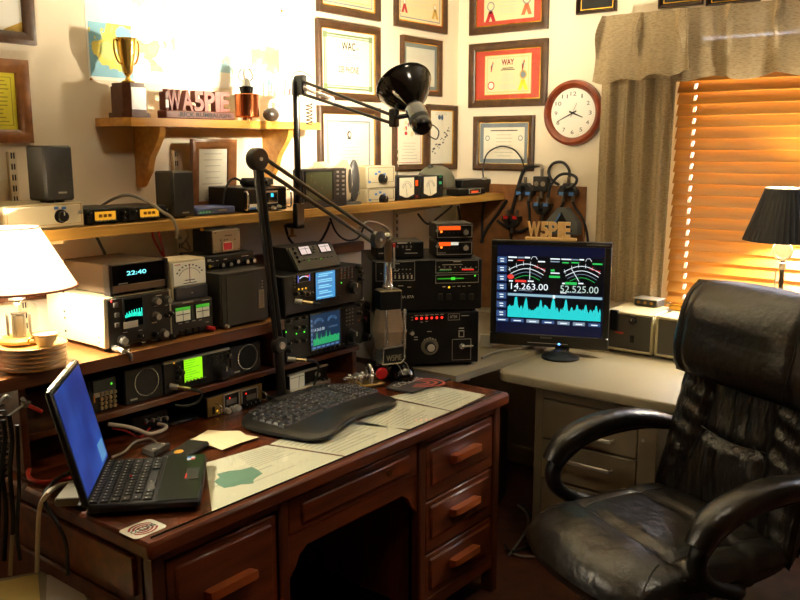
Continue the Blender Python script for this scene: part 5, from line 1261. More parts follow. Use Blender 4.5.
g = G(); srect(g, (92,108,588,320), SBK, .0058); srect(g, (90,322,582,440), SBK, .0058); t.part(g, 'screen_panes')
g = G()
for k in range(7):
    y_ = 112+k*46.5; q = (34-k*.8, y_, 86-k*.8, y_+35); srect(g, q, SBL); srect(g, (q[0]+18,q[1]+9,q[2]-14,q[1]+15), SW_, .0048); srect(g, (q[0]+20,q[1]+22,q[2]-14,q[1]+28), SW_, .0048); srect(g, (q[0], q[1], q[0]+3, q[3]), SW_, .0048)
for k in range(7):
    q = (27+k*81, 431+k*5.0, 94+k*80, 452+k*5.0); srect(g, q, SGY if k in (2,4,5) else SBL); srect(g, (q[0]+14,q[1]+8,q[2]-14,q[1]+15), SW_, .0048)
t.part(g, 'screen_buttons')
g = G(); tx = lambda s, a, b, c, e, m=SW_: t.text(s, a, b, c, e, m, .0046, g=g)
tx('14.263.00', 108,282,302,258); tx('52.525.00', 365,298,566,272, emi('ui_dim_white', (200,225,215), .85))
for q, m_ in (((94,112,140,121),SW_),((146,114,176,123),SGY),((180,114,208,123),SW_),((94,130,118,136),SW_),((142,130,178,136),SR),((250,136,286,144),SW_),((314,122,364,130),SW_),((314,136,362,144),SGY),((372,124,424,132),SW_),((428,126,462,134),SGY),((466,126,490,134),SW_),((376,142,410,150),SG),((424,142,464,150),SG),((534,148,586,158),SG),((316,180,336,192),SG),((316,196,362,204),SW_),((308,212,364,226),SG),((98,236,118,244),SW_),((130,234,188,248),SR),((196,238,226,246),SW_),((376,250,390,258),SW_),((392,246,452,262),SG),((460,250,486,258),SW_),((124,288,136,294),SW_),((146,288,220,294),SGY),((366,300,398,306),SW_),((404,300,480,306),SGY)): srect(g, q, m_)
for ox_, oy_ in ((0,0),(288,12)):
    for k, (yy, m_) in enumerate(((0,SW_),(16,SW_),(30,SGY),(44,SG))):
        pts = []
        for i in range(15):
            q = i/14; cx = 96+ox_+k*10+q*(192-20*k); cy = 182+oy_+yy-34*math.sin(math.pi*q)*(1-.12*k)+q*8+(4 if k else 0); x, z = t.L(cx, cy); pts.append((x, .0048, z))
        g.tube(pts, .0014 if k < 2 else .001, m_, 4, 1)
    for i in range(6):
        q = i/5; cx = 104+ox_+q*176; cy = 178+oy_-34*math.sin(math.pi*q)+q*8; (a, b), (e, f) = t.L(cx, cy+12), t.L(cx-(0.5-q)*10, cy-10); g.tube([(a,.0046,b),(e,.0046,f)], .0009, SW_ if q < .7 else SR, 4, smooth=False)
    (a, b), (e, f) = t.L(206+ox_-30*(ox_ > 0), 232+oy_), t.L(208+ox_-70*(ox_ > 0), 168+oy_); g.tube([(a,.0044,b),(e,.0044,f)], .0014, SW_, 4, smooth=False)
    (a, b), (e, f) = t.L(230+ox_, 166+oy_), t.L(288+ox_, 180+oy_); g.tube([(a,.0044,b),(e,.0044,f)], .0012, SR, 4, smooth=False)
x, z = t.L(107,218); g.raw([(x+a, .0046, z+b) for a, b in ell(.014, .010)], [tuple(range(28))], SR)
for ox_ in (0, 284):
    (a, b), (e, f), (h_, k_), (l_, m_) = t.L(214+ox_, 128+ox_*.04), t.L(222+ox_, 114+ox_*.04), t.L(238+ox_, 114+ox_*.04), t.L(246+ox_, 128+ox_*.04); g.tube([(a,.0046,b),(e,.0046,f),(h_,.0046,k_),(l_,.0046,m_)], .001, SW_, 4, smooth=False)
t.part(g, 'screen_readout')
(a, b), (e, f) = t.L(90,424), t.L(580,342); gs_ = spectrum(a, b-.002, e-a, (f-b), 90, 11, emi('spectrum_cyan', (40,205,205), 1.0), .0052, ((.09,.95),(.2,.8),(.36,.72),(.495,.98),(.63,.82),(.75,.6),(.84,.62),(.95,.6))); t.part(gs_, 'spectrum')
g = G(); (a, b), (e, f) = t.L(92,300), t.L(585,330)
q0, q1 = t.L(92,303), t.L(585,330); x0, z0 = q0; x1, z1 = q1
g.raw([(x0,.0048,z0),(x1,.0048,z0-.001),(x1,.0048,z0-.011),(x0,.0048,z0-.010)], [(0,1,2,3)], emi('ui_pale_bar', (150,190,205), .9))
x, z = t.L(333,325); g.box(x-.005,x+.005,.0042,.0048,z-.006,z+.008,SW_); t.part(g, 'spectrum_bar')
g = G(); x0, z0 = t.L(195,556); x1, _ = t.L(405,570); g.box(x0, x1, -.001, .002, H*.035-.001, H*.035+.0015, SILVER); t.part(g, 'silver_line')
x, _ = t.L(360,567); rep('indicator_light', 'monblue', lambda: G().ball((0,0,0),(.005,.003,.004),BLULED,12,8), t.root, (x,-.001,H*.035))
x, z = t.L(300,530); G().box(x-.03, x+.018, -.0006, .0, H*.08, H*.096, mat('badge_grey', (110,105,95), .4)).done('badge', t.root)
x, z = t.L(570,60); G().box(x-.05, x+.045, -.0006, 0, H-.013, H-.008, mat('badge_grey', (110,105,95), .4)).done('badge', t.root)
nk = G(); bc = Vector((-.60,-.948,DT)); Mi = (Matrix.Translation(t.o) @ Matrix.Rotation(t.rz, 4, 'Z')).inverted(); b = Mi @ bc
nk.lathe([(0,.0005),(.078,.0005),(.078,.008),(.06,.016),(.03,.03),(0,.03)], BLACK, 32, Matrix.Translation(b)); nk.box(b.x-.03, b.x+.03, .058, .085, b.z+.02, .15, BLACK, .006); nk.box(b.x-.028, b.x+.028, b.y-.02, .075, b.z+.016, b.z+.032, BLACK, .004); nk.done('stand', t.root)
monT = t.o.z+H
# carved W5PIE on the monitor's top edge
sg = thing('call_sign', 'light wooden W5PIE letters standing on top of the monitor', 'sign', t.o+d*.143+Vector((0,0,H+.0005)), -67.6)
LW = wood('letter_wood', (222,178,110), (236,198,136), (40,40,40), .45); w_ = .185; hh = .078
G().box(-.005, w_+.02, .004, .034, 0, .013, LW, .002).done('base', sg)
for i, ch in enumerate('W5PIE'): q = (.29,.18,.2,.11,.17)[i]; x = w_*(.02+sum((.29,.18,.2,.11,.17)[:i])); G().text(ch, x, .012, w_*q*.97, hh-.012, LW, .010, .018, bold=.035).done('letter', sg)
g = G()
for i in range(5): x = w_*(.04+sum((.29,.18,.2,.11,.17)[:i])); q = w_*(.29,.18,.2,.11,.17)[i]
# ============================================================ GREY METAL DESK
gd = thing('office_desk', 'grey metal desk with a laminate top and silver drawer pulls', 'desk', (-.55,-1.5,0)); o_ = Vector((-.55,-1.5,0))
def rounded_rect(x0, x1, y0, y1, rr_):
    P = []
    for (cx, cy, a0, r_) in ((x0+rr_[0], y1-rr_[0], 90, rr_[0]), (x0+rr_[1], y0+rr_[1], 180, rr_[1]), (x1-rr_[2], y0+rr_[2], 270, rr_[2]), (x1-rr_[3], y1-rr_[3], 0, rr_[3])):
        for i in range(9): a = R(a0+90*i/8); P.append((cx+r_*math.cos(a), cy+r_*math.sin(a)))
    return P
P = rounded_rect(-.945, -.12, -2.35, -.838, (.07,.05,.01,.01))
g = G(); k = len(P)
Q = [(a-o_.x, b-o_.y) for a, b in P]; c_ = (sum(a for a, b in Q)/k, sum(b for a, b in Q)/k)
ins = lambda e: [(a-math.copysign(min(e, abs(a-c_[0])), a-c_[0]), b-math.copysign(min(e, abs(b-c_[1])), b-c_[1])) for a, b in Q]
vs = []
for e, z in ((.006,.722),(0,.726),(0,.752),(.004,.758),(.007,.76)): vs += [(a, b, z) for a, b in ins(e)]
fs = [(r_*k+i, r_*k+(i+1) % k, (r_+1)*k+(i+1) % k, (r_+1)*k+i) for r_ in range(4) for i in range(k)]+[tuple(range(k)), tuple(range(4*k, 5*k))]
g.raw(vs, fs, GT_TOP); g.done('desk_top', gd)
def gbx(x0, x1, y0, y1, z0, z1, m, b=.003): return G().box(x0-o_.x, x1-o_.x, y0-o_.y, y1-o_.y, z0, z1, m, b)
PX = -.915; py0, py1 = -1.50, -1.012
g = gbx(PX+.008, -.2, py0, py1, .06, .721, GMET); g.box(PX-o_.x, PX+.02-o_.x, py1-.036-o_.y, py1-o_.y, .06, .721, GMET, .003); g.box(PX-o_.x, PX+.02-o_.x, py0-o_.y, py0+.07-o_.y, .06, .721, GMET, .003); g.done('pedestal', gd)
za = at(600,405,'x',PX).z; z1_ = at(590,433,'x',PX).z; z2_ = at(590,470,'x',PX).z
gbx(PX-.012, PX+.01, py0+.07, py1-.04, .685, .716, GMET, .004).done('pull_shelf', gd)
for a, b, hz in ((.525,.678,.575),(.365,.517,.462),(.08,.357,.33)):
    dr = gbx(PX-.004, PX+.008, py0+.072, py1-.038, a, b, GMET, .003).done('drawer', gd)
    m_ = (py0+py1)/2+.005; g = G(); w_ = .088
    g.tube([(PX-.004-o_.x, m_-w_-o_.y, hz),(PX-.03-o_.x, m_-w_+.004-o_.y, hz),(PX-.03-o_.x, m_+w_-.004-o_.y, hz),(PX-.004-o_.x, m_+w_-o_.y, hz)], .0045, SILVER, 8, smooth=False)
    g.box(PX-.034-o_.x, PX-.026-o_.x, m_-w_-o_.y, m_+w_-o_.y, hz-.006, hz+.007, SILVER, .002); g.done('pull', dr)
G().cyl((PX-.004-o_.x, py0+.05-o_.y, .60),(PX-o_.x, py0+.05-o_.y, .60),.007,SILVER,seg=14).done('lock', gd)
gbx(-.9, -.2, -2.33, -2.29, 0, .721, GMET).done('end_panel', gd)
gbx(PX+.03, -.24, py0+.02, py1-.02, 0, .06, BLACK).done('plinth', gd)
# ---- cream edged speaker boxes at the back of the grey desk
GRIL = mat('box_grey_front', (74,70,58), .6, bump=((900,900,900), .4, .001)); CT_ = mat('cream_trim', (198,186,146), .45)
def creambox(label, y0, y1, knobs):
    H = .178; t = Unit('radio_cabinet', label, 'radio', (-.355, y0, DT+.0005), -90, y0-y1, H, .24, 'cream edged grey cabinets on the metal desk'); t.crop(580,270,6); W = t.W
    g = G(); g.box(.004, W-.004, .006, .24, .012, H-.002, CT_, .006); t.part(g, 'cabinet'); g = G()
    for q in ((0,W,H-.012,H),(0,W,.008,.019),(0,.011,.008,H),(W-.011,W,.008,H)): g.box(q[0], q[1], -.008, .02, q[2], q[3], CT_, .004)
    t.part(g, 'front_edge'); g = G(); g.box(.010, W-.010, -.002, .008, .018, H-.011, GRIL, .001); t.part(g, 'front_panel')
    for x in (.03, W-.03):
        for y in (.03, .21): rep('foot', 'cbfoot', lambda: G().cyl((0,0,0),(0,0,.013),.014,RUBBER,seg=10), t.root, (x,y,0))
    if knobs:
        t.knob(320,305,.014,BLACK,.02,y=-.002); t.rect(304,390,326,436, BLACK, 'rocker_switch', -.007); t.dashes([(320,275,.022)], h=.003)
        x, z = t.L(236,374); G().box(x-.018,x+.018,-.0035,-.001,z-.004,z+.004,mat('red_badge', (190,60,40), .5)).done('badge', t.root)
        x, z = t.L(208,300); G().box(x-.018,x+.02,-.012,0,z-.045,z+.045,BLACK,.003).done('recess', t.root)
    return t
creambox('grey cabinet with cream edges, knob and red badge beside the monitor', -1.02, -1.243, True)
creambox('plain grey cabinet with cream edges behind the chair back', -1.252, -1.49, False)
zc = DT+.0005+.178
a = at(650,305,'z',zc); t = thing('card_box', 'small dark metal box with a bright rim on the cream edged cabinet', 'box', (a.x-.01, a.y, zc+.0005), -95); g = G(); g.box(-.055,.055,-.035,.035,0,.03,mat('tin_dark', (50,44,36), .4),.004); g.done('body', t); G().box(-.058,.058,-.038,.038,.029,.034,SILVER,.002).done('lid', t)
for x in (-.03,.0,.03): G().cyl((x,-.034,.016),(x,-.042,.016),.006,BRASS,seg=10).done('stud', t)
a = at(676,311,'z',zc); t = thing('brass_box', 'little brass trinket box at the back of the cabinet behind the chair', 'box', (a.x+.03, a.y, zc+.0005), -90); g = G(); g.box(-.035,.035,-.025,.025,0,.022,BRASS,.004); g.done('body', t); G().box(-.036,.036,-.026,.026,.022,.028,GOLD,.003).done('lid', t)
# ---- black box and cables between the desks
t = thing('computer_tower', 'dark computer case in the gap between the two desks', 'computer', (-.80,-.62,0), -70); G().box(-.1,.1,0,.4,.0,.42,BLACK2,.006).done('case', t); G().box(-.085,.085,-.004,.001,.02,.40,mat('tower_front', (36,34,32), .3),.002).done('front', t)
for k, (pts, r_) in enumerate((([(522,505,.1),(530,515,.1),(536,530,.06),(528,545,.02),(512,552,.02),(505,545,.02)], .006), ([(518,505,.14),(526,512,.14),(528,525,.1),(520,540,.03),(508,556,.02)], .005), ([(505,548,.012),(520,556,.012),(540,556,.012),(552,552,.012)], .005))):
    g = G().tube([at(p[0], p[1], 'z', p[2]) for p in pts], r_, (DGREY, GREY, WIRE_G)[k]); tag(g.done('floor_cable'), ('dark cable coiled on the floor between the desks','grey cable hanging in the gap between the desks','pale cable lying on the floor at the foot of the wooden desk')[k], 'cable')
# ============================================================ ON THE WOODEN DESK
# laptop
LT = mat('laptop_black', (15,15,14), .45); LP = mat('laptop_palm', (22,26,18), .35, bump=((500,500,500), .15, .0005))
lp = thing('laptop', 'open black laptop with a blue screen at the left end of the wooden desk', 'laptop', (-2.505,-1.0,GT+.0006), 48); LWd, LD = .312, .262
g = G(); g.box(0, LWd, 0, LD, .004, .026, LT, .006); g.done('base', lp)
for x in (.03, LWd-.03):
    for y in (.03, LD-.03): rep('foot', 'lpfoot', lambda: G().cyl((0,0,0),(0,0,.005),.008,RUBBER,seg=8), lp, (x,y,0))
G().box(.004, LWd-.004, .004, .105, .0255, .028, LP, .002).done('palm_rest', lp)
G().box(.125,.205,.012,.045,.0278,.030,mat('track_button', (44,44,42), .4),.001).done('pointer_buttons', lp); G().box(.13,.165,.042,.046,.0285,.0305,RED,.0005).done('red_button_line', lp)
g = G(); g.box(.02,.045,.03,.05,.028,.0284,mat('decal_white', (170,180,190), .4)); g.box(.02,.032,.03,.04,.0283,.0287,mat('decal_red', (180,70,60), .4)); g.box(.033,.045,.04,.05,.0283,.0287,BLUELAB)
g.done('sticker', lp, Matrix.Translation((LWd-.065,0,0)))
KC = mat('laptop_key', (34,34,32), .5); KL = mat('key_legend', (175,172,160), .6)
def keyset(parent, x0, x1, y0, y1, rows_, z, key, m, leg, gap=.15, hh=.004, M=None, zf=None):
    """rows of individual key caps sharing meshes"""
    n = 0; rh = (y1-y0)/len(rows_)
    for r_, row in enumerate(rows_):
        tot = sum(row); x = x0; y = y1-(r_+.5)*rh
        for q in row:
            w_ = (x1-x0)*q/tot
            def mk():
                g = G(); a, b = w_*(1-gap)/2, rh*(1-gap)/2
                g.raw([(-a,-b,0),(a,-b,0),(a,b,0),(-a,b,0),(-a*.82,-b*.75,hh),(a*.82,-b*.75,hh),(a*.82,b*.85,hh),(-a*.82,b*.85,hh)], [(0,1,2,3),(4,5,6,7),(0,1,5,4),(1,2,6,5),(2,3,7,6),(3,0,4,7)], m)
                g.box(-a*.4, -a*.4+min(.0045, a*.7), b*.05, b*.05+.0042, hh, hh+.0003, leg); return g
            rep('key', (key, round(w_, 4), round(rh, 4)), mk, parent, (x+w_/2, y, zf(x+w_/2, y) if zf else z), M); x += w_; n += 1
    return n
nk_ = keyset(lp, .012, LWd-.012, .112, .262, [[1]*16, [1]*13+[2], [1.5]+[1]*12+[1.5], [1.8]+[1]*11+[2.2], [2.3]+[1]*10+[2.7], [1,1,1,6,1,1,1,1]], .0265, 'lk', KC, KL)
G().ball((.165,.182,.032), (.004,.004,.003), RED, 10, 6).done('pointer_stick', lp)
G().box(.004, LWd-.004, .266, .283, .0255, .029, LT, .001).done('hinge_bar', lp)
LH = .292; tilt = 13; ML = Matrix.Translation((0, LD-.006, .024)) @ Matrix.Rotation(R(-tilt), 4, 'X')
g = G(); g.box(0, LWd, 0, .016, 0, LH, LT, .004); lid_o = g.done('lid', lp, ML)
scr = bpy.data.materials.new('laptop_desktop'); scr.use_nodes = True; nt = scr.node_tree; b_ = nt.nodes['Principled BSDF']; tc = nt.nodes.new('ShaderNodeTexCoord'); nz = nt.nodes.new('ShaderNodeTexNoise'); nz.inputs['Scale'].default_value = 7; rp = nt.nodes.new('ShaderNodeValToRGB')
rp.color_ramp.elements[0].color = lin((24,44,120)); rp.color_ramp.elements[1].color = lin((40,76,160)); rp.color_ramp.elements[0].position = .4; rp.color_ramp.elements[1].position = .7
nt.links.new(tc.outputs['Object'], nz.inputs[0]); nt.links.new(nz.outputs[0], rp.inputs[0]); nt.links.new(rp.outputs[0], b_.inputs['Emission Color']); b_.inputs['Emission Strength'].default_value = .75; b_.inputs['Base Color'].default_value = (.01,.01,.02,1); b_.inputs['Roughness'].default_value = .4
G().box(.014, LWd-.014, -.0012, .001, .018, LH-.012, scr).done('screen', lid_o)
G().box(LWd-.085, LWd-.022, -.0018, -.001, .026, .075, emi('window_light_blue', (96,150,200), .8)).done('screen_window', lid_o)
g = G(); g.box(.02, LWd-.02, .002, .014, LH, LH+.002, mat('lid_edge', (190,180,150), .4)); 
for x in (.06,.12,.2,.28): g.box(x, x+.022, .004, .012, LH+.0018, LH+.0028, BLACK)
g.done('lid_edge', lid_o)
# grey adapter card sticking out at the back corner of the laptop
c = at(78,494,'z',GT); t = thing('adapter_card', 'flat grey adapter box behind the laptop at the desk edge', 'adapter', (-2.655,-.705,GT+.0005), 42); G().box(-.05,.05,-.03,.035,0,.022,mat('adapter_grey', (120,114,100), .4),.003).done('body', t); G().box(-.01,.02,-.0305,-.028,.008,.014,LETTER).done('marking', t)
dcable('power_cable', 'red cable curving out of the dark behind the laptop', [(29,469),(28,474),(32,480),(44,482),(60,480),(80,476)], .006, WIRE_R, 'z', GT+.008)
dcable('power_cable', 'white cable bending over the left desk edge below the red one', [(90,480,'z',GT+.01),(70,483,'z',GT+.012),(56,487,'z',GT+.012),(47,494,'x',-2.712),(40,507,'x',-2.715),(38,530,'x',-2.715),(37,572,'x',-2.715)], .006, WIRE_W)
dcable('power_cable', 'dark cable arching over the left desk edge', [(80,468,'z',GT+.012),(60,477,'z',GT+.02),(48,488,'z',GT+.02),(44,500,'x',-2.712),(58,525,'x',-2.712),(66,545,'x',-2.702),(68,575,'x',-2.702)], .005, RUBBER)
dcable('power_cable', 'grey cable hanging down in the dark left of the desk', [(26,483,'y',-.55),(20,495,'y',-.55),(14,520,'y',-.55),(10,575,'y',-.55)], .006, WIRE_G)
# dongle + wallet by the laptop
t = thing('serial_adapter', 'grey wedge shaped adapter plug on the desk behind the laptop keyboard', 'adapter', at(156,452,'z',GT+.0005), 20)
g = G(); g.prism([(-.04,-.02),(.04,-.02),(.022,.03),(-.022,.03)], 0, .016, mat('adapter_dark', (70,68,62), .4), 'xy'); g.done('body', t)
for x in (-.022,.022): G().cyl((x,-.01,.016),(x,-.01,.019),.006,SILVER,seg=10).done('screw', t)
t = thing('wallet', 'black wallet with a small gold emblem beside the laptop', 'wallet', at(186,453,'z',GT+.0005), 22); G().box(-.075,.075,-.035,.035,0,.014,mat('wallet_leather', (30,25,20), .5),.005).done('body', t); g = G(); g.prism(ell(.016,.012), .014, .0146, mat('gold_emblem', (190,140,50), .4), 'xy'); g.done('emblem', t, Matrix.Translation((-.03,.005,0)))
# ---- keyboard
KB0 = Vector((-1.775,-.705,GT+.0004)); kb = thing('keyboard', 'black ergonomic keyboard with a wide curved palm rest on the desk', 'keyboard', KB0, 4); kb.scale = (.94, .96, 1)
OUT = [(-.27,.115),(-.17,.158),(-.05,.172),(.05,.172),(.17,.158),(.27,.12),(.283,.05),(.272,-.05),(.25,-.135),(.19,-.165),(.1,-.155),(.0,-.148),(-.1,-.165),(-.19,-.19),(-.25,-.165),(-.275,-.06),(-.283,.03)]
P = [(v.x, v.y) for v in catmull([(a, b, 0) for a, b in OUT], 4, True)]; k = len(P)
def kz(x, y): return .017+.010*max(0, 1-(abs(x)/.26)**2)+.012*max(0, min(1, (y+.15)/.3))
vs = []; fs = []
for e, dz, top in ((.012,0,0),(0,.004,0),(.0,.0,1),(.012,.005,1),(.03,.007,1),(.10,.0075,1),(.2,.0075,1)):
    for a, b in P:
        r_ = math.hypot(a, b); a2, b2 = a*(1-e/max(r_, .1)), b*(1-e/max(r_, .1)); vs.append((a2, b2, (kz(a2, b2)-.006 if top else .0005)+dz))
nr = 7
for r_ in range(nr-1):
    for i in range(k): fs.append((r_*k+i, r_*k+(i+1) % k, (r_+1)*k+(i+1) % k, (r_+1)*k+i))
vs.append((0, 0, kz(0,0)+.0015)); fs += [((nr-1)*k+i, (nr-1)*k+(i+1) % k, nr*k) for i in range(k)]+[tuple(range(k))]
KBM = mat('keyboard_black', (22,21,18), .36); g = G().raw(vs, fs, KBM); g.done('case', kb)
KK = mat('keyboard_key', (18,17,15), .4); zf = lambda x, y: kz(x, y)+.0005
keyset(kb, -.255, -.045, -.055, .085, [[1]*7, [1.5]+[1]*5, [1.7]+[1]*5, [2.1]+[1]*4, [1.3,1.2,1.2,3]], 0, 'ka', KK, LETTER, zf=zf, hh=.007)
keyset(kb, -.035, .13, -.055, .085, [[1]*6+[1.6], [1]*6+[1], [1]*5+[2], [1]*5+[2.2], [3,1,1,1,1]], 0, 'kb', KK, LETTER, zf=zf, hh=.007)
keyset(kb, .142, .196, -.055, .085, [[1]*3]*5, 0, 'kc', KK, LETTER, zf=zf, hh=.007)
keyset(kb, .202, .262, -.055, .085, [[1]*4]*5, 0, 'kd', KK, LETTER, zf=zf, hh=.007)
keyset(kb, -.225, .225, .096, .114, [[1]*14], 0, 'kf', KK, LETTER, zf=zf, hh=.005)
for x in (-.21,-.18,-.15,-.12,.1,.13,.16,.19): rep('media_button', 'mb', lambda: G().lathe([(0,0),(.009,0),(.008,.004),(0,.005)], DGREY, 14), kb, (x, .135-(abs(x)/.27)**2*.015, kz(x,.135)+.001))
G().box(-.07,.06,.132,.152,kz(0,.14)-.002,kz(0,.14)+.004,DGREY,.004).done('media_bar', kb)
# ---- mouse pad, mouse
c, W, H, an = local_frame([(386,383.5),(418,371.5),(451.5,380),(412,393.5)], GT); P4 = [at(px, py, 'z', GT) for px, py in ((385.5,388.5),(412,371.5),(451.5,379.8),(412.5,393.5))]
c = sum(P4, Vector())/4; mpd = thing('mouse_pad', 'dark mouse pad with red arcs and white lettering at the desk back', 'mouse pad', (c.x, c.y, GT+.0003))
PD = mat('pad_dark', (50,48,46), .7); Q = [((p-c).x, (p-c).y) for p in P4]
G().prism(Q, 0, .004, PD, 'xy').done('pad', mpd)
def padpt(px, py): p = at(px, py, 'z', GT+.0045)-c; return p.x, p.y
PR = mat('pad_red', (170,80,64), .7); g = G(); e0 = padpt(417,382.5)
for k in range(3):
    A = [(e0[0]+(.105-.028*k)*math.cos(R(a)), e0[1]+(.062-.017*k)*math.sin(R(a))) for a in range(-100,101,10)]; B = [(e0[0]+(.093-.028*k)*math.cos(R(a)), e0[1]+(.052-.017*k)*math.sin(R(a))) for a in range(-100,101,10)]
    n_ = len(A); g.raw([(a, b, .0044) for a, b in A+B], [(i, i+1, n_+i+1, n_+i) for i in range(n_-1)], PR, Matrix.Translation((e0[0],e0[1],0)) @ Matrix.Rotation(R(-52),4,'Z') @ Matrix.Translation((-e0[0],-e0[1],0)))
g.done('red_print', mpd)
g = G(); p0, p1 = Vector(padpt(398,387)), Vector(padpt(424,378.5)); an = math.atan2(p1.y-p0.y, p1.x-p0.x); g.text('COLLINS', 0, 0, (p1-p0).length, .032, mat('pad_white', (205,200,190), .7), -.0048, M=Matrix.Translation((p0.x,p0.y,0)) @ Matrix.Rotation(an,4,'Z') @ LAY); g.done('lettering', mpd)
mc = at(399,381.5,'z',GT+.005); ms = thing('computer_mouse', 'glossy black computer mouse on the mouse pad', 'mouse', (mc.x+.06, mc.y+.04, GT+.0047), -35)
vs = []; fs = []; 
g = G(); g.ball((0,0,.008), (.050,.078,.046), GLOSS, 22, 14, .85); g.v = [(x, y, max(0, z)*(1.0 if y > 0 else 1.0)) for x, y, z in g.v]; g.done('shell', ms)
G().cyl((-.004,-.042,.044),(.004,-.042,.044),.011,DGREY,seg=14).done('wheel', ms)
g = G(); 
for s_ in (-1,1): g.tube([(s_*.012,-.072,.028),(s_*.016,-.045,.047),(s_*.018,-.01,.053),(s_*.016,.03,.051)], .0013, LGREY, 6, 4)
g.done('silver_stripe', ms)
# ---- morse key
mk_ = thing('morse_key', 'brass and chrome morse key with a red knob beside the mouse pad', 'morse key', at(361,385.5,'z',GT+.0004), -20)
G().box(-.05,.08,-.04,.04,0,.010,mat('key_base', (150,120,60), .35, .6),.003).done('base', mk_)
g = G(); g.tube([(-.07,.0,.034),(-.02,.0,.036),(.07,.0,.034)], .005, CHROME, smooth=False); g.box(-.02,.0,-.02,.02,.01,.046,CHROME,.003); g.done('lever', mk_)
g = G()
for x, y in ((-.035,.02),(-.035,-.02),(.02,.025),(.03,-.025)):
    g = G(); g.cyl((x,y,.008),(x,y,.034),.0055,CHROME,seg=12); g.ball((x,y,.036),.008,CHROME,10,6); g.done('terminal', mk_)
G().tube([(.035,-.016,.012),(.035,-.02,.05),(.035,0,.072),(.035,.02,.05),(.035,.016,.012)], .006, CHROME).done('arch', mk_)
G().lathe([(0,0),(.022,.001),(.024,.008),(.021,.015),(0,.017)], mat('red_knob', (205,30,40), .3), 24, Matrix.Translation((.085,-.005,.034)) @ Matrix.Rotation(R(100),4,'X') @ Matrix.Translation((0,0,-.009))).done('knob', mk_)
dcable('key_lead', 'yellow and blue striped lead of the morse key', [(340,392),(347,386),(352,381),(358,382),(362,386)], .003, mat('lead_yellow', (190,150,50), .4), 'z', GT+.02)
# ============================================================ MICROPHONE ON ITS BOOM
MB_ = mat('boom_black', (30,28,25), .4); MBR = mat('boom_bronze', (96,86,66), .35, .5)
Yb = -.505; b0 = at(281,372,'y',Yb); e0 = at(257,159,'y',Yb); e1 = at(377,240,'y',-.60)
bm_ = thing('boom_arm', 'black folding microphone boom clamped to the front of the radio shelf', 'boom arm', (b0.x, Yb, GT+.001)); O = Vector((b0.x, Yb, GT+.001)); rel = lambda p: Vector(p)-O
p_ = rel(at(279,345,'y',Yb)); q_ = rel(e0)
g = G(); g.box(-.03,.03,-.015,.045,0,.02,MB_,.004); g.cyl((0,0,.018),p_+Vector((0,0,-.02)),.016,MB_); g.done('clamp', bm_)
G().lathe([(0,0),(.03,0),(.03,.02),(.026,.026),(0,.026)], MB_, 24, Matrix.Translation(p_+Vector((0,.012,0))) @ Matrix.Rotation(R(90),4,'X')).done('pivot', bm_)
G().lathe([(0,.026),(.013,.026),(.012,.031),(0,.031)], SILVER, 24, Matrix.Translation(p_+Vector((0,.012,0))) @ Matrix.Rotation(R(90),4,'X')).done('pivot_bolt', bpy.data.objects['pivot'])
def bar(a, b, r_, off, nm, m):
    a, b = Vector(a), Vector(b); d_ = (b-a).normalized(); n_ = Vector((0,-1,0)).cross(d_).normalized()
    for s_ in (-1, 1): G().tube([a+n_*off*s_, b+n_*off*s_], r_, m, 8, smooth=False).done(nm, bm_)
bar(p_, q_, .0085, .011, 'lower_bar', MB_); bar(q_, rel(e1), .007, .017, 'upper_bar', MBR)
G().lathe([(0,0),(.034,0),(.036,.004),(.036,.03),(.033,.034),(0,.034)], MB_, 28, Matrix.Translation(q_+Vector((0,.016,0))) @ Matrix.Rotation(R(90),4,'X')).done('elbow', bm_)
G().lathe([(0,.034),(.006,.034),(.006,.038),(0,.038)], LETTER, 14, Matrix.Translation(q_+Vector((0,.016,0))) @ Matrix.Rotation(R(90),4,'X')).done('elbow_bolt', bpy.data.objects['elbow'])
w_ = rel(e1); G().lathe([(0,0),(.028,0),(.030,.004),(.030,.026),(0,.028)], MB_, 28, Matrix.Translation(w_+Vector((-.016,-.004,.004))) @ Matrix.Rotation(R(90),4,'X')).done('wrist', bm_)
G().ball(w_+Vector((-.016,-.033,.004)), .006, LETTER, 10, 6).done('wrist_bolt', bpy.data.objects['wrist'])
e2 = at(387.5,237,'y',-.61); G().tube([w_, rel(e2)], .012, MBR, 10, smooth=False).done('wrist_link', bm_)
G().ball(rel(e2), .018, mat('joint_silver', (170,165,150), .25, .9), 18, 12).done('ball_joint', bm_)
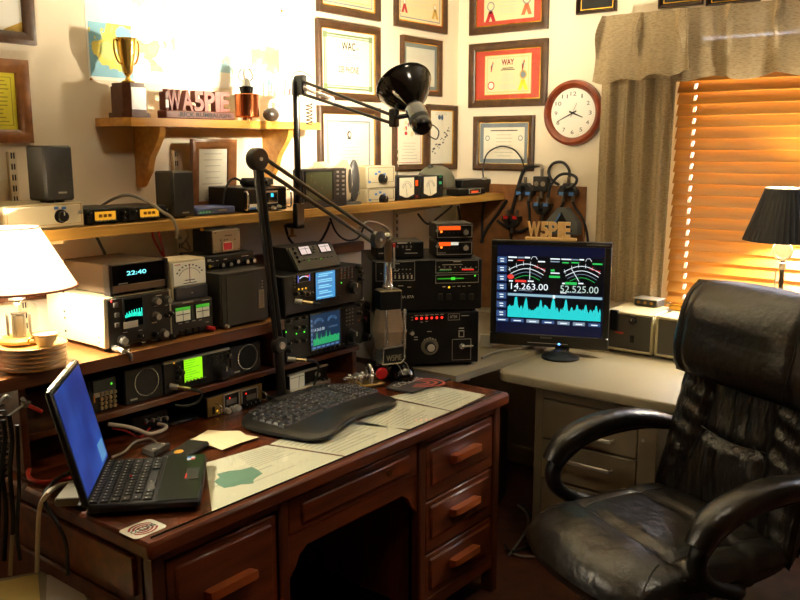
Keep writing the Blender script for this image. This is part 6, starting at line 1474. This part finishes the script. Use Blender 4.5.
# microphone
ym = -.61; mt = at(388,242,'y',ym); mb0 = at(388,360,'y',ym); mi = thing('microphone', 'vintage styled chrome and grey microphone with a W5PIE plate hanging from the boom', 'microphone', (mt.x, ym, mb0.z), -28)
zz = lambda py: at(388,py,'y',ym).z-mb0.z
g = G(); g.cyl((0,0,zz(241)),(0,0,zz(263)),.014,mat('mic_tube', (150,130,100), .3, .8)); g.done('stem', mi)
G().lathe([(0,zz(289)),(.016,zz(289)),(.022,zz(286)),(.017,zz(284)),(.0155,zz(265)),(.018,zz(262)),(0,zz(261))], CHROME, 24).done('sleeve', mi)
g = G(); g.box(.013,.02,-.02,-.012,zz(268),zz(243),LGREY,.001); g.box(.012,.021,-.021,-.012,zz(247),zz(243),RED,.001); g.done('switch_strip', mi)
zt, zb_ = zz(289), zz(308); k_ = .046
def tapered(z0, w0, d0, z1, w1, d1, m, cut=.3):
    oc = lambda w, d: [(-w, -d*(1-cut)), (-w*(1-cut), -d), (w*(1-cut), -d), (w, -d*(1-cut)), (w, d*(1-cut)), (w*(1-cut), d), (-w*(1-cut), d), (-w, d*(1-cut))]
    vs = [(a, b, z0) for a, b in oc(w0, d0)]+[(a, b, z1) for a, b in oc(w1, d1)]; return G().raw(vs, [tuple(range(8)), tuple(range(8,16))]+[(i, (i+1) % 8, 8+(i+1) % 8, 8+i) for i in range(8)], m)
tapered(zb_, .043, .036, zt-.004, .043, .036, BLACK, .18).done('cap', mi)
g = tapered(zt-.004, .043, .036, zt, .038, .03, mat('cap_top', (130,118,92), .3, .6), .18); g.done('cap_top', mi)
GRL = mat('mic_grille', (150,128,104), .5, .3, bump=((260,260,1800), .8, .001)); zm = zz(330); ze = zz(348)
g = tapered(zm, .052, .044, zb_, .040, .034, GRL); g2 = tapered(ze, .042, .034, zm, .052, .044, GRL); g.raw(g2.v, g2.f, GRL); g.done('grille', mi)
g = G()
for x in (-.024, .0485): g.box(x-.004, x+.004, -.046, -.036, ze, zb_, CHROME, .001)
g.done('chrome_rib', mi)
g = G(); zp0, zp1 = zz(361), zz(343); g.prism([(-.046,zp0),(.030,zp0),(.046,zp0+.014),(.046,zp1),(-.040,zp1-.004)], -.052, .04, CHROME); g.done('plate_frame', mi); G().prism([(-.041,zp0+.005),(.028,zp0+.005),(.041,zp0+.017),(.041,zp1-.006),(-.036,zp1-.010)], -.0535, -.0515, BLACK).done('plate', mi)
G().text('W5PIE', -.030, zp0+.013, .060, .022, mat('plate_letter', (160,150,122), .4), -.0542, bold=.02).done('plate_lettering', bpy.data.objects['plate_frame'])
tag(G().tube([at(360,228,'y',-.585), at(368,222,'y',-.59), at(380,224,'y',-.60), at(388,230,'y',-.61), at(391,240,'y',-.615)], .004, WIRE_G).done('microphone_cable'), 'short cable arching over the wrist of the microphone boom', 'cable')
# ============================================================ LEFT EDGE: CLAMP, PAPERS
t = thing('hook_clamp', 'metal clamp with a red plastic tip on the left end of the radio shelf', 'clamp', at(26,404,'y',-.475)); g = G(); g.box(-.010,.010,-.010,.010,-.008,.008,mat('clamp_metal', (120,110,92), .35, .7),.002); g.cyl((-.05,0,-.02),(-.005,0,0),.003,SILVER); g.cyl((0,-.008,.0),(0,.018,.012),.005,SILVER); g.done('body', t); G().tube([(.004,-.008,-.004),(.016,-.02,-.013),(.026,-.03,-.022)], .0055, RED).done('tip', t)
t = thing('coiled_cord', 'coiled dark cord hanging at the left end of the radio shelf', 'cord', at(2,425,'y',-.5)); P = []
for i in range(120): a = i*.7; P.append((.010*math.cos(a), .010*math.sin(a), .05-i*.0016))
G().tube(P, .003, RUBBER, 6, 1).done('coil', t); G().tube([(0,.01,.05),(.02,.012,.07),(.034,.014,.06)], .004, SILVER).done('hook', t)
sd = thing('side_table', 'low dark side table under the papers in front of the desk', 'table', (-3.02,-.92,0)); G().box(-.30,.30,-.25,.25,.50,.53,DWOOD,.004).done('table_top', sd)
for a in (-.26,.26):
    for b in (-.21,.21): G().box(a-.02,a+.02,b-.02,b+.02,0,.50,DWOODV,.003).done('leg', sd)
zt = .5305
def loose(corners, z, m, label, name='paper_sheet', curl=.0):
    P = [at(px, py, 'z', z) for px, py in corners]; c = sum(P, Vector())/len(P); n_ = len(P); g = G()
    vs = [(p.x-c.x, p.y-c.y, 0) for p in P]+[(p.x-c.x, p.y-c.y, .0012) for p in P]; g.raw(vs, [tuple(range(n_)), tuple(range(n_, 2*n_))]+[(i, (i+1) % n_, n_+(i+1) % n_, n_+i) for i in range(n_)], m); o = g.done(name); o.location = (c.x, c.y, z); tag(o, label, 'paper', None); return o
loose([(-60,600),(-20,583),(38,572),(76,569),(86,582),(112,600),(150,640),(60,680),(-50,660)], zt, mat('newsprint_grey', (150,142,120), .8), 'grey sheet under the yellow and white papers in the lower left corner')
loose([(-60,620),(-20,586),(38,574),(40,600),(42,660),(-40,660)], zt+.0016, mat('legal_yellow', (206,186,110), .8), 'yellow paper sheet in the lower left corner of the photo')
loose([(46,600),(47,575),(62,576),(74,570),(82,590),(92,610),(90,660),(50,660)], zt+.0032, mat('letter_white', (196,188,176), .8), 'crumpled white sheet beside the yellow one in the lower left corner')
tag(G().prism([(-2.1,-2.9),(-1.32,-2.9),(-1.32,-1.45),(-2.1,-1.45)], .0005, .005, mat('chair_mat', (44,36,28), .8, bump=((200,200,200), .4, .003)), 'xy').done('floor_mat'), 'dark mat on the floor under the leather chair', 'mat')

t = thing('white_card', 'small white card box standing on the corner table beside the lower amplifier', 'box', at(480,347,'z',CT+.0005), -60); G().box(0,.05,0,.02,0,.055,mat('card_white', (205,198,178), .6),.002).done('box', t)
tag(G().tube([at(px, py, 'z', CT+.006) for px, py in ((482,358),(495,352),(512,349),(525,348),(533,346))], .005, WIRE_G).done('table_cable'), 'grey cable lying on the corner table in front of the monitor', 'cable')

for k, (pa, r_) in enumerate((([(3,420),(5,440),(2,470),(6,510),(4,560)],.006),([(9,415),(12,440),(10,470),(13,520),(11,560)],.006),([(-3,410),(-4,440),(-2,500),(-5,560)],.008),([(17,425),(18,455),(19,490),(17,530),(20,560)],.005))):
    tag(G().tube([at(px, py, 'x', -2.745) for px, py in pa], r_, BLACK2).done('black_cable'), 'dark cable in the bundle hanging past the left end of the wooden desk', 'cable', 'dark cables hanging at the left end of the desk')
# ============================================================ LEATHER CHAIR
LEA = mat('black_leather', (24,20,15), .32, spec=.6, bump=((26,26,26), .5, .008)); LEAW = mat('wrinkled_leather', (24,20,15), .3, spec=.6, bump=((40,40,9), 1.0, .016)); SEAM = mat('leather_seam', (20,17,13), .5)
ch = thing('office_chair', 'large black leather executive chair turned towards the wooden desk', 'chair', (-1.41,-1.70,.0052), -118)
def cushion(nx, ny, fn, thick, m, nm, k_=6):
    """closed padded panel: fn(u,v) -> (front point, unit normal), u,v in [-1,1]; the rim closes in a roll"""
    vs = []; fs = []; 
    for s_ in (0, 1):
        for j in range(ny+1):
            for i in range(nx+1):
                u, v = -1+2*i/nx, -1+2*j/ny; p, n_, t_ = fn(u, v); e = max(0, 1-abs(u)**k_)**.5*max(0, 1-abs(v)**k_)**.5
                vs.append(Vector(p)+Vector(n_)*(t_*e if s_ == 0 else -thick*e))
    k = (nx+1)*(ny+1)
    for s_ in (0, 1):
        for j in range(ny):
            for i in range(nx): a = s_*k+j*(nx+1)+i; fs.append((a, a+1, a+nx+2, a+nx+1))
    g = G().raw(vs, fs, m); me_o = g.done(nm, ch); return me_o
# seat
def seat_fn(u, v):        # v -1 front .. +1 back
    w = .29*(1-.10*max(0, -v)**3-.04*max(0, v)**2); x = u*w; yf_ = -.335+.05*abs(u)**2.4; y = yf_+(v+1)/2*(.25-yf_)
    z = .485+.012*v-.03*max(0, -v-.55)**1.5*3
    t_ = .055+.014*math.cos(u*1.5)-.012*math.exp(-((v+.30)/.05)**2)*(1-abs(u)**4)-.012*math.exp(-((abs(u)-.68)/.05)**2)*(v > -.35)-.010*math.exp(-((v-.45)/.06)**2)+.008*math.sin(u*9+v*4)*.25
    return (x, y, z), (0, 0, 1), t_
cushion(44, 44, seat_fn, .075, LEA, 'seat')
def seam_on(fn, pts, nm='seam', r_=.0026):
    par = {'seat_fn': 'seat', 'back_fn': 'backrest', 'head_fn': 'head_pillow'}[fn.__name__]
    P = []
    for u, v in pts:
        p, n_, t_ = fn(u, v); e = max(0, 1-abs(u)**6)**.5*max(0, 1-abs(v)**6)**.5; P.append(Vector(p)+Vector(n_)*(t_*e+.0005))
    G().tube(P, r_, SEAM, 6, 4).done(nm, [o for o in ch.children if o.name.split('.')[0] == par][0])
seam_on(seat_fn, [(-.85+.17*i, -.30-.05*math.cos((-.85+.17*i)*1.6)) for i in range(11)])
for s_ in (-1, 1): seam_on(seat_fn, [(s_*.68, -.3+.11*i) for i in range(11)]); seam_on(seat_fn, [(s_*.68, -.32), (s_*.74, -.5), (s_*.82, -.66), (s_*.9, -.8)])
# backrest, leaning
def back_pt(v): return .270+.115*(v+1)/2+.012*math.sin((v+1)*1.5), .47+.60*(v+1)/2
def back_fn(u, v):
    y, z = back_pt(v); w = .288-.022*(v+1); x = u*w
    y -= .045*abs(u)**2.2                       # wings wrap forward
    n_ = Vector((0, -1, .16)).normalized()
    t_ = .045+.016*math.cos(u*1.6)+.02*math.exp(-((v+.35)/.4)**2)*(1-u*u)
    ce = .62-.16*math.cos((v-.1)*2.2)            # curved side seams
    t_ -= .022*math.exp(-((abs(u)-ce)/.06)**2); t_ -= .018*math.exp(-((v+.02+.22*(1-u*u)-.10)/.045)**2)*(abs(u) < ce)
    t_ += .0045*math.sin(u*26+2*math.sin(v*5))*math.exp(-((v-.35)/.4)**2)*(abs(u) < ce)+.004*math.sin(v*30+u*8)*(abs(u) > ce)
    return (x, y, z), n_, t_
cushion(60, 60, back_fn, .07, LEAW, 'backrest')
seam_pts = lambda s_: [(s_*(.62-.16*math.cos((v-.1)*2.2)), v) for v in [-.95+.19*i for i in range(11)]]
for s_ in (-1, 1): seam_on(back_fn, seam_pts(s_), r_=.003)
seam_on(back_fn, [(-.5+.1*i, .08-.22*(1-(-.5+.1*i)**2)) for i in range(11)], r_=.003)
# head pillow
def head_fn(u, v):
    y0, z0 = .345, 1.055; w = .282*(1-.10*abs(v)**3); x = u*w; z = z0+.145*v+.012*(1-u*u)*(1 if v > 0 else -1.6); y = y0+.035*v-.04*abs(u)**2.4
    n_ = Vector((0, -1, .18)).normalized(); t_ = .088+.018*math.cos(u*1.5)*math.cos(v*1.4)-.012*math.exp(-((abs(u)-.78)/.05)**2)
    return (x, y, z), n_, t_
cushion(48, 34, head_fn, .085, LEA, 'head_pillow', 3)
for s_ in (-1, 1): seam_on(head_fn, [(s_*.78, -.9+.18*i) for i in range(11)])
# shell behind
g = G(); vs = []; fs = []
for j in range(13):
    v = -1+j/6; y, z = back_pt(v); 
    for i in range(9): u = -1+i/4; vs.append((u*.24, y+.05-.03*u*u+.02, z))
for j in range(12):
    for i in range(8): a = j*9+i; fs.append((a, a+1, a+10, a+9))
k = len(vs); vs += [(x, y+.02, z) for x, y, z in vs]; fs += [tuple(k+q for q in f) for f in fs]
g.raw(vs, fs, BLACK).done('back_shell', ch)
# arms
for s_ in (-1, 1):
    x = s_*.325; path = [(x,.315,.708),(x,.23,.728),(x,.12,.740),(x,.0,.727),(x,-.10,.69),(x,-.15,.63)]
    G().sweep(path, [.030,.038,.042,.044,.042,.034], [.020,.028,.032,.034,.034,.028], LEA).done('arm_pad', ch)
    lo = [(x,.315,.695),(x,.21,.712),(x,.10,.714),(x,-.01,.698),(x,-.09,.66),(x,-.14,.61),(x,-.135,.555),(x,-.085,.51),(x*.98,.0,.475),(x*.8,.07,.45)]
    G().sweep(lo, [.026]*10, [.016,.017,.018,.018,.02,.022,.022,.02,.018,.016], BLACK).done('arm_loop', ch)
    G().tube([(x-s_*.03,.23,.746),(x-s_*.033,.12,.757),(x-s_*.034,.0,.743),(x-s_*.032,-.10,.703)], .002, SEAM, 6).done('seam', ch)
G().box(-.2,.2,-.16,.2,.385,.42,BLACK,.01).done('seat_plate', ch); G().box(-.05,.05,.18,.36,.40,.43,BLACK,.008).done('back_bracket', ch); G().box(-.05,.05,.33,.37,.40,.62,BLACK,.008).done('back_bracket', ch)
G().cyl((0,0,.09),(0,0,.39),.026,BLACK).cyl((0,0,.06),(0,0,.2),.036,BLACK).done('gas_column', ch)
for i in range(5):
    a = R(72*i+20); c_, s2 = math.cos(a), math.sin(a); M = Matrix.Rotation(a, 4, 'Z'); vs = []
    for x, w, h0, h1 in ((.0,.035,.075,.125),(.15,.03,.075,.115),(.30,.022,.065,.09)): vs += [(x,-w,h0),(x,w,h0),(x,w*.7,h1),(x,-w*.7,h1)]
    G().raw(vs, [(0,1,2,3),(8,9,10,11)]+[(q*4+j, q*4+(j+1) % 4, (q+1)*4+(j+1) % 4, (q+1)*4+j) for q in (0,1) for j in range(4)], BLACK, M).done('base_arm', ch)
    g = G(); g.cyl((.30,0,.07),(.30,0,.04),.008,SILVER,M=M); g.cyl((.305,-.026,.0275),(.305,-.006,.0275),.027,RUBBER,seg=20,M=M); g.cyl((.305,.006,.0275),(.305,.026,.0275),.027,RUBBER,seg=20,M=M); g.cyl((.305,-.02,.0275),(.305,.02,.0275),.01,BLACK,M=M); g.done('caster', ch)
# ============================================================ LAMPS
def bulb_mat(name, rgb, s): return emi(name, rgb, s)
WARM = (255,240,210)
# white shade table lamp at the left
LX, LY = -2.598, -.380; z0 = TOP+.0005; zs_ = z0+.0115*6
tl_ = thing('table_lamp', 'lit table lamp with a white pleated shade and clear glass base', 'lamp', (LX, LY, zs_))
zb_, zt_ = at(40,285,'y',LY).z-zs_, at(30,226,'y',LY).z-zs_
GLS = mat('lamp_glass', (245,245,240), .05); b_ = GLS.node_tree.nodes['Principled BSDF']; b_.inputs['Transmission Weight'].default_value = .85; b_.inputs['IOR'].default_value = 1.4
G().lathe([(0,0),(.05,0),(.052,.008),(.046,.014),(0,.014)], mat('lamp_base_cream', (206,160,92), .35), 32).done('base', tl_)
hg = zb_-.03
G().lathe([(.046,.014),(.05,.03),(.05,hg*.72),(.044,hg*.86),(.03,hg*.96),(.016,hg)], pane_mat('lamp_glass_pane', (250,248,240), 1.35, .02), 32).done('glass_body', tl_)
g = G(); g.cyl((0,0,.014),(0,0,hg*.62),.018,mat('inner_grey', (205,200,186), .4)); 
for i in range(8): a = i*.785; g.cyl((.03*math.cos(a),.03*math.sin(a),.02),(.03*math.cos(a),.03*math.sin(a),hg*.66),.003,LGREY,seg=6)
g.lathe([(0,hg*.66),(.02,hg*.66),(.02,hg*.68),(0,hg*.68)], LGREY, 20); g.done('inner_rods', tl_)
g = G(); g.cyl((0,0,hg-.005),(0,0,zb_+.03),.012,CHROME); g.lathe([(0,hg),(.022,hg),(.018,hg+.02),(0,hg+.02)], CHROME, 20); g.done('socket', tl_)
SHD = bpy.data.materials.new('lamp_shade_cloth'); SHD.use_nodes = True; nt = SHD.node_tree; out = nt.nodes['Material Output']; nt.nodes.remove(nt.nodes['Principled BSDF'])
d_ = nt.nodes.new('ShaderNodeBsdfDiffuse'); t_ = nt.nodes.new('ShaderNodeBsdfTranslucent'); mx = nt.nodes.new('ShaderNodeMixShader'); mx.inputs[0].default_value = .8
d_.inputs[0].default_value = (.9,.87,.78,1); t_.inputs[0].default_value = (.95,.9,.78,1); nt.links.new(d_.outputs[0], mx.inputs[1]); nt.links.new(t_.outputs[0], mx.inputs[2]); nt.links.new(mx.outputs[0], out.inputs[0])
def pleated(r0, z0_, r1, z1_, n, amp, m, wob=0):
    vs = []; fs = []; k = n*2
    for s_ in (0, 1):
        for r_, z in ((r0, z0_), (r1, z1_)):
            for i in range(k): a = 2*math.pi*i/k; q = r_*(1+amp*(1 if i % 2 else -1))-s_*.0015; vs.append((q*math.cos(a), q*math.sin(a), z))
    for s_ in (0, 1):
        for i in range(k): o2 = s_*2*k; fs.append((o2+i, o2+(i+1) % k, o2+k+(i+1) % k, o2+k+i))
    for o2 in (0, k):
        for i in range(k): fs.append((o2+i, o2+(i+1) % k, 2*k+o2+(i+1) % k, 2*k+o2+i))
    return G().raw(vs, fs, m)
sh_o = pleated(.155, zb_, .068, zt_, 60, .006, SHD).done('shade', tl_)
g = G(); ring_ = lambda r_, z, t, m: g.tube([(r_*math.cos(i*.19635), r_*math.sin(i*.19635), z) for i in range(32)], t, m, 6, 1, closed=True)
ring_(.156, zb_+.003, .003, mat('shade_trim', (150,84,60), .7)); ring_(.069, zt_, .002, mat('shade_trim', (150,84,60), .7)); g.done('shade_trim', sh_o)
G().ball((0,0,(zb_*.55+zt_*.45)), (.03,.03,.038), emi('left_bulb', WARM, 800), 16, 10).done('bulb', tl_)
# plates and cup on the shelf end in front of the lamp
pc = at(31,352,'z',TOP+.06); PLT = mat('plate_cream', (206,160,92), .35, coat=.3); zc = z0
px_, py_ = -2.588, -.418
names = ('lowest plate of the cream stack in front of the table lamp','second plate from the bottom of the cream stack','third plate from the bottom of the cream stack','fourth plate from the bottom of the cream stack','fifth plate from the bottom, just below the top of the cream stack','topmost plate of the cream stack, carrying the gilded cup')
for i, lb in enumerate(names):
    hgt = .0115; g = G(); r_ = .088+.001*((i*7) % 3-1); g.lathe([(0,.0),(.055,0),(.060,.002),(r_,.0085),(r_+.001,.0105),(r_-.002,.0112),(.060,.0055),(.05,.0045),(0,.0045)], PLT, 40); o = g.done('plate'); o.location = (px_+.001*math.sin(i*3), py_+.001*math.cos(i*2), zc); tag(o, lb, 'plate', 'cream plates stacked by the lamp'); zc += hgt
cupz = zc-hgt+.0048
t = thing('cup', 'small white cup with a gilded rim on the stack of plates', 'cup', (px_+.012, py_-.052, cupz+.003)); t.scale = (.8,.8,.8); CUP = mat('cup_white', (232,220,190), .3)
G().lathe([(0,0),(.022,0),(.024,.006),(.034,.02),(.042,.042),(.040,.042),(.032,.02),(.02,.008),(0,.007)], CUP, 32).done('body', t); g = G(); g.lathe([(.0415,.039),(.0432,.041),(.0425,.0435),(.0395,.0425)], GOLD, 32); g.done('gilded_rim', t); G().tube([(-.039,0,.034),(-.056,-.002,.034),(-.058,-.002,.02),(-.034,0,.014)], .003, GOLD).done('handle', t)
# black arm lamp pointing up at the wall
pb = at(298,186,'y',-.325); jx = pb.x; yp = -.325
al = thing('arm_lamp', 'black spring arm lamp clamped to the long shelf with its bowl turned upwards', 'lamp', (jx, yp, 1.30)); O = Vector((jx, yp, 1.30)); rl = lambda p: Vector(p)-O
zj = at(299,82,'y',yp).z; ABL = mat('lamp_black', (20,18,15), .3)
g = G(); g.box(-.02,.02,-.012,.05,1.328-1.30,1.345-1.30,ABL,.003); g.box(-.02,.02,-.012,.012,.028,.12,ABL,.003); g.cyl((0,.035,0),(0,.035,.03),.006,BRASS); g.cyl((0,.035,-.004),(0,.035,0.002),.016,BRASS); g.done('clamp', al)
G().tube([(0,0,.1),rl((jx,yp,zj))], .0125, ABL, 10, smooth=False).done('post', al)
hj = at(394,118,'y',-.76); e_ = Vector((jx, yp, zj))
for k, dz in ((0,.0),(1,-.045)):
    a = rl(e_+Vector((0,0,dz+.01))); b = rl(hj+Vector((-.01,.01,dz*.6+.012))); G().tube([a, b], .0058, ABL, 8, smooth=False).done('arm_bar', al)
a = rl(e_); b = rl(hj); P = []
for i in range(180): q = .06+.34*i/179; c_ = a+(b-a)*q+Vector((0,0,-.012)); P.append(c_+Vector((.006*math.cos(i*.9), 0, .006*math.sin(i*.9))))
G().tube(P, .0015, SILVER, 5, 1).done('spring', al)
G().box(-.012,.012,-.03,.03,-.035,.035,ABL,.004).done('top_joint', al, Matrix.Translation(rl(e_)+Vector((.006,-.01,-.012))))
G().tube([rl(e_)+Vector((-.02,0,-.05)), rl(e_)+Vector((-.012,0,.02)), rl(e_)+Vector((.01,-.02,.035)), rl(e_)+Vector((.03,-.06,.01))], .0018, ABL, 6).done('lamp_cord', al)
P = [rl(e_)+Vector((.045+.012*math.sin(i*.55), -.02-.012*math.cos(i*.55), -.075-.0011*i)) for i in range(70)]
G().tube(P, .0022, mat('cord_brown', (60,42,24), .5), 6, 1).done('cord_coil', al)
G().box(-.014,.014,-.014,.014,-.03,.03,ABL,.004).done('head_joint', al, Matrix.Translation(rl(hj)))
# head: bowl axis
AX = Vector((.30, .62, .70)).normalized()
hc = at(411,101,'y',-.80); Mh = Matrix.Translation(rl(hc)) @ AX.to_track_quat('Z', 'Y').to_matrix().to_4x4()
BOWL = mat('bowl_black', (16,14,12), .12, coat=.6); BIN = mat('bowl_inside', (225,220,205), .4)
outp = [(.030,-.03),(.042,-.014),(.062,.012),(.078,.036),(.090,.060),(.095,.074)]
G().lathe(outp+[(.0965,.075),(.0965,.078),(.093,.078)], BOWL, 40, Mh).done('bowl', al)
G().lathe([(.0935,.0775),(.0882,.061),(.0762,.037),(.0602,.0135),(.0402,-.0125),(.0,-.026)], BIN, 40, Mh).done('reflector', al)
G().lathe([(0,-.135),(.022,-.135),(.031,-.127),(.034,-.115),(.034,-.04),(.030,-.028),(0,-.028)], BOWL, 28, Mh).done('socket', al)
g = G(); g.lathe([(.0345,-.10),(.0352,-.10),(.0352,-.085),(.0345,-.085)], BLACK, 28, Mh); g.done('vent_band', al)
hj_l = rl(hj); G().tube([hj_l, Mh @ Vector((0,0,-.06))], .008, ABL, 8, smooth=False).done('head_link', al)
G().tube([Mh @ Vector((-.02,-.02,-.135)), Mh @ Vector((-.045,-.02,-.155)), Mh @ Vector((-.06,-.01,-.13)), Mh @ Vector((-.045,0,-.115)), Mh @ Vector((-.034,0,-.11))], .0022, ABL, 6).done('socket_cord', al)
G().ball((0,0,.038), (.028,.028,.034), emi('arm_bulb', WARM, ARM), 18, 12, M=Mh).done('bulb', al)
# black pleated lamp behind the chair
L2 = thing('desk_lamp', 'lamp with a black pleated shade and a silver disc on its stem behind the chair', 'lamp', (-.26,-1.70,DT+.0005)); zl = DT+.0005
q0 = at(743,236,'x',-.26); zb2 = at(775,240,'x',-.26).z-zl; zt2 = at(775,188,'x',-.26).z-zl
BSH = mat('black_shade', (18,15,13), .55); BSI = mat('shade_lining', (215,200,165), .6)
sh2 = pleated(.150, zb2, .080, zt2, 44, .012, BSH).done('shade', L2)
pleated(.1465, zb2+.001, .0775, zt2-.001, 44, .012, BSI).done('shade_lining', sh2)
g = G(); ring_(.080, zt2, .003, SILVER); g.done('top_ring', sh2)
g = G(); g.lathe([(0,0),(.08,0),(.08,.008),(.05,.018),(.016,.026),(0,.026)], SILVER, 32); g.done('base', L2)
zd = at(777,250,'x',-.26).z-zl
G().cyl((0,0,.02),(0,0,zt2-.09),.009,mat('stem_dark', (70,62,48), .3, .8)).done('stem', L2)
g = G(); Md = Matrix.Translation((-.012,0,zd)) @ Matrix.Rotation(R(-90),4,'Y'); g.lathe([(0,0),(.036,0),(.039,.004),(.036,.010),(.028,.010),(.026,.007),(0,.007)], SILVER, 32, Md); g.done('disc', L2)
G().lathe([(.009,zd-.075),(.013,zd-.07),(.013,zd-.05),(.009,zd-.045)], SILVER, 16).done('collar', L2)
G().cyl((0,.022,zd-.17),(0,.022,zd-.08),.003,SILVER,seg=8).cyl((0,.022,zd-.12),(0,0,zd-.12),.003,SILVER,seg=8).done('pull_rod', L2)
G().ball((0,0,(zb2+zt2)/2+.01), (.028,.028,.036), emi('right_bulb', WARM, RB), 16, 10).done('bulb', L2)
cl_ = thing('added_fill_light', 'round frosted ceiling light added out of view for fill', 'ceiling light', (-2.1, -2.2, 2.8))  # added fixture outside the view, gives the lower room its fill
G().lathe([(0,0),(.17,0),(.17,-.02),(.15,-.03),(0,-.03)], BRASS, 32).done('rim', cl_)
G().lathe([(.148,-.03),(.14,-.06),(.11,-.088),(.06,-.104),(0,-.11)], emi('fill_dome_glow', WARM, CEIL_FILL), 32).done('glass_dome', cl_)
# cables in the dark gap under the long shelf
for k, (nm, lb, pts, r_, m_) in enumerate((
 ('hanging_cable', 'red cable hanging under the long shelf above the watt meter', [(152,226),(153,236),(157,246),(163,256)], .004, WIRE_R),
 ('hanging_cable', 'second red cable hanging just right of the first under the shelf', [(158,226),(160,238),(163,250),(165,262)], .004, WIRE_R),
 ('hanging_cable', 'dark cable slanting down from the shelf above the digital clock', [(94,232),(99,242),(104,252),(108,262)], .005, RUBBER),
 ('hanging_cable', 'pale cable knot hanging under the shelf left of the whip aerial', [(184,226),(188,236),(182,246),(190,250),(186,240)], .003, WIRE_G),
 ('hanging_cable', 'black cable drooping under the shelf right of the microphone boom', [(285,225),(290,240),(300,246),(318,243),(326,232),(330,222)], .005, RUBBER),
 ('hanging_cable', 'black cable crossing under the shelf behind the tuner control box', [(418,214),(428,224),(440,216),(452,206)], .005, RUBBER),
 ('hanging_cable', 'thick black cable hanging beside the two small orange controllers', [(458,206),(460,218),(459,230),(461,248)], .006, RUBBER),
 ('hanging_cable', 'black cable looping below the shelf above the meter console', [(330,218),(336,232),(346,240),(358,238),(364,226)], .004, RUBBER))):
    tag(G().tube([at(px, py, 'y', -.17) for px, py in pts], r_, m_).done(nm), lb, 'cable')
# ============================================================ RENDER LOOK
S.view_settings.view_transform = 'Standard'; S.view_settings.look = 'None'; S.view_settings.gamma = 1; S.view_settings.use_curve_mapping = False
S.view_settings.exposure = EXPO
S.cycles.max_bounces = 10; S.cycles.diffuse_bounces = 5; S.cycles.transparent_max_bounces = 12; S.cycles.caustics_reflective = False; S.cycles.caustics_refractive = False
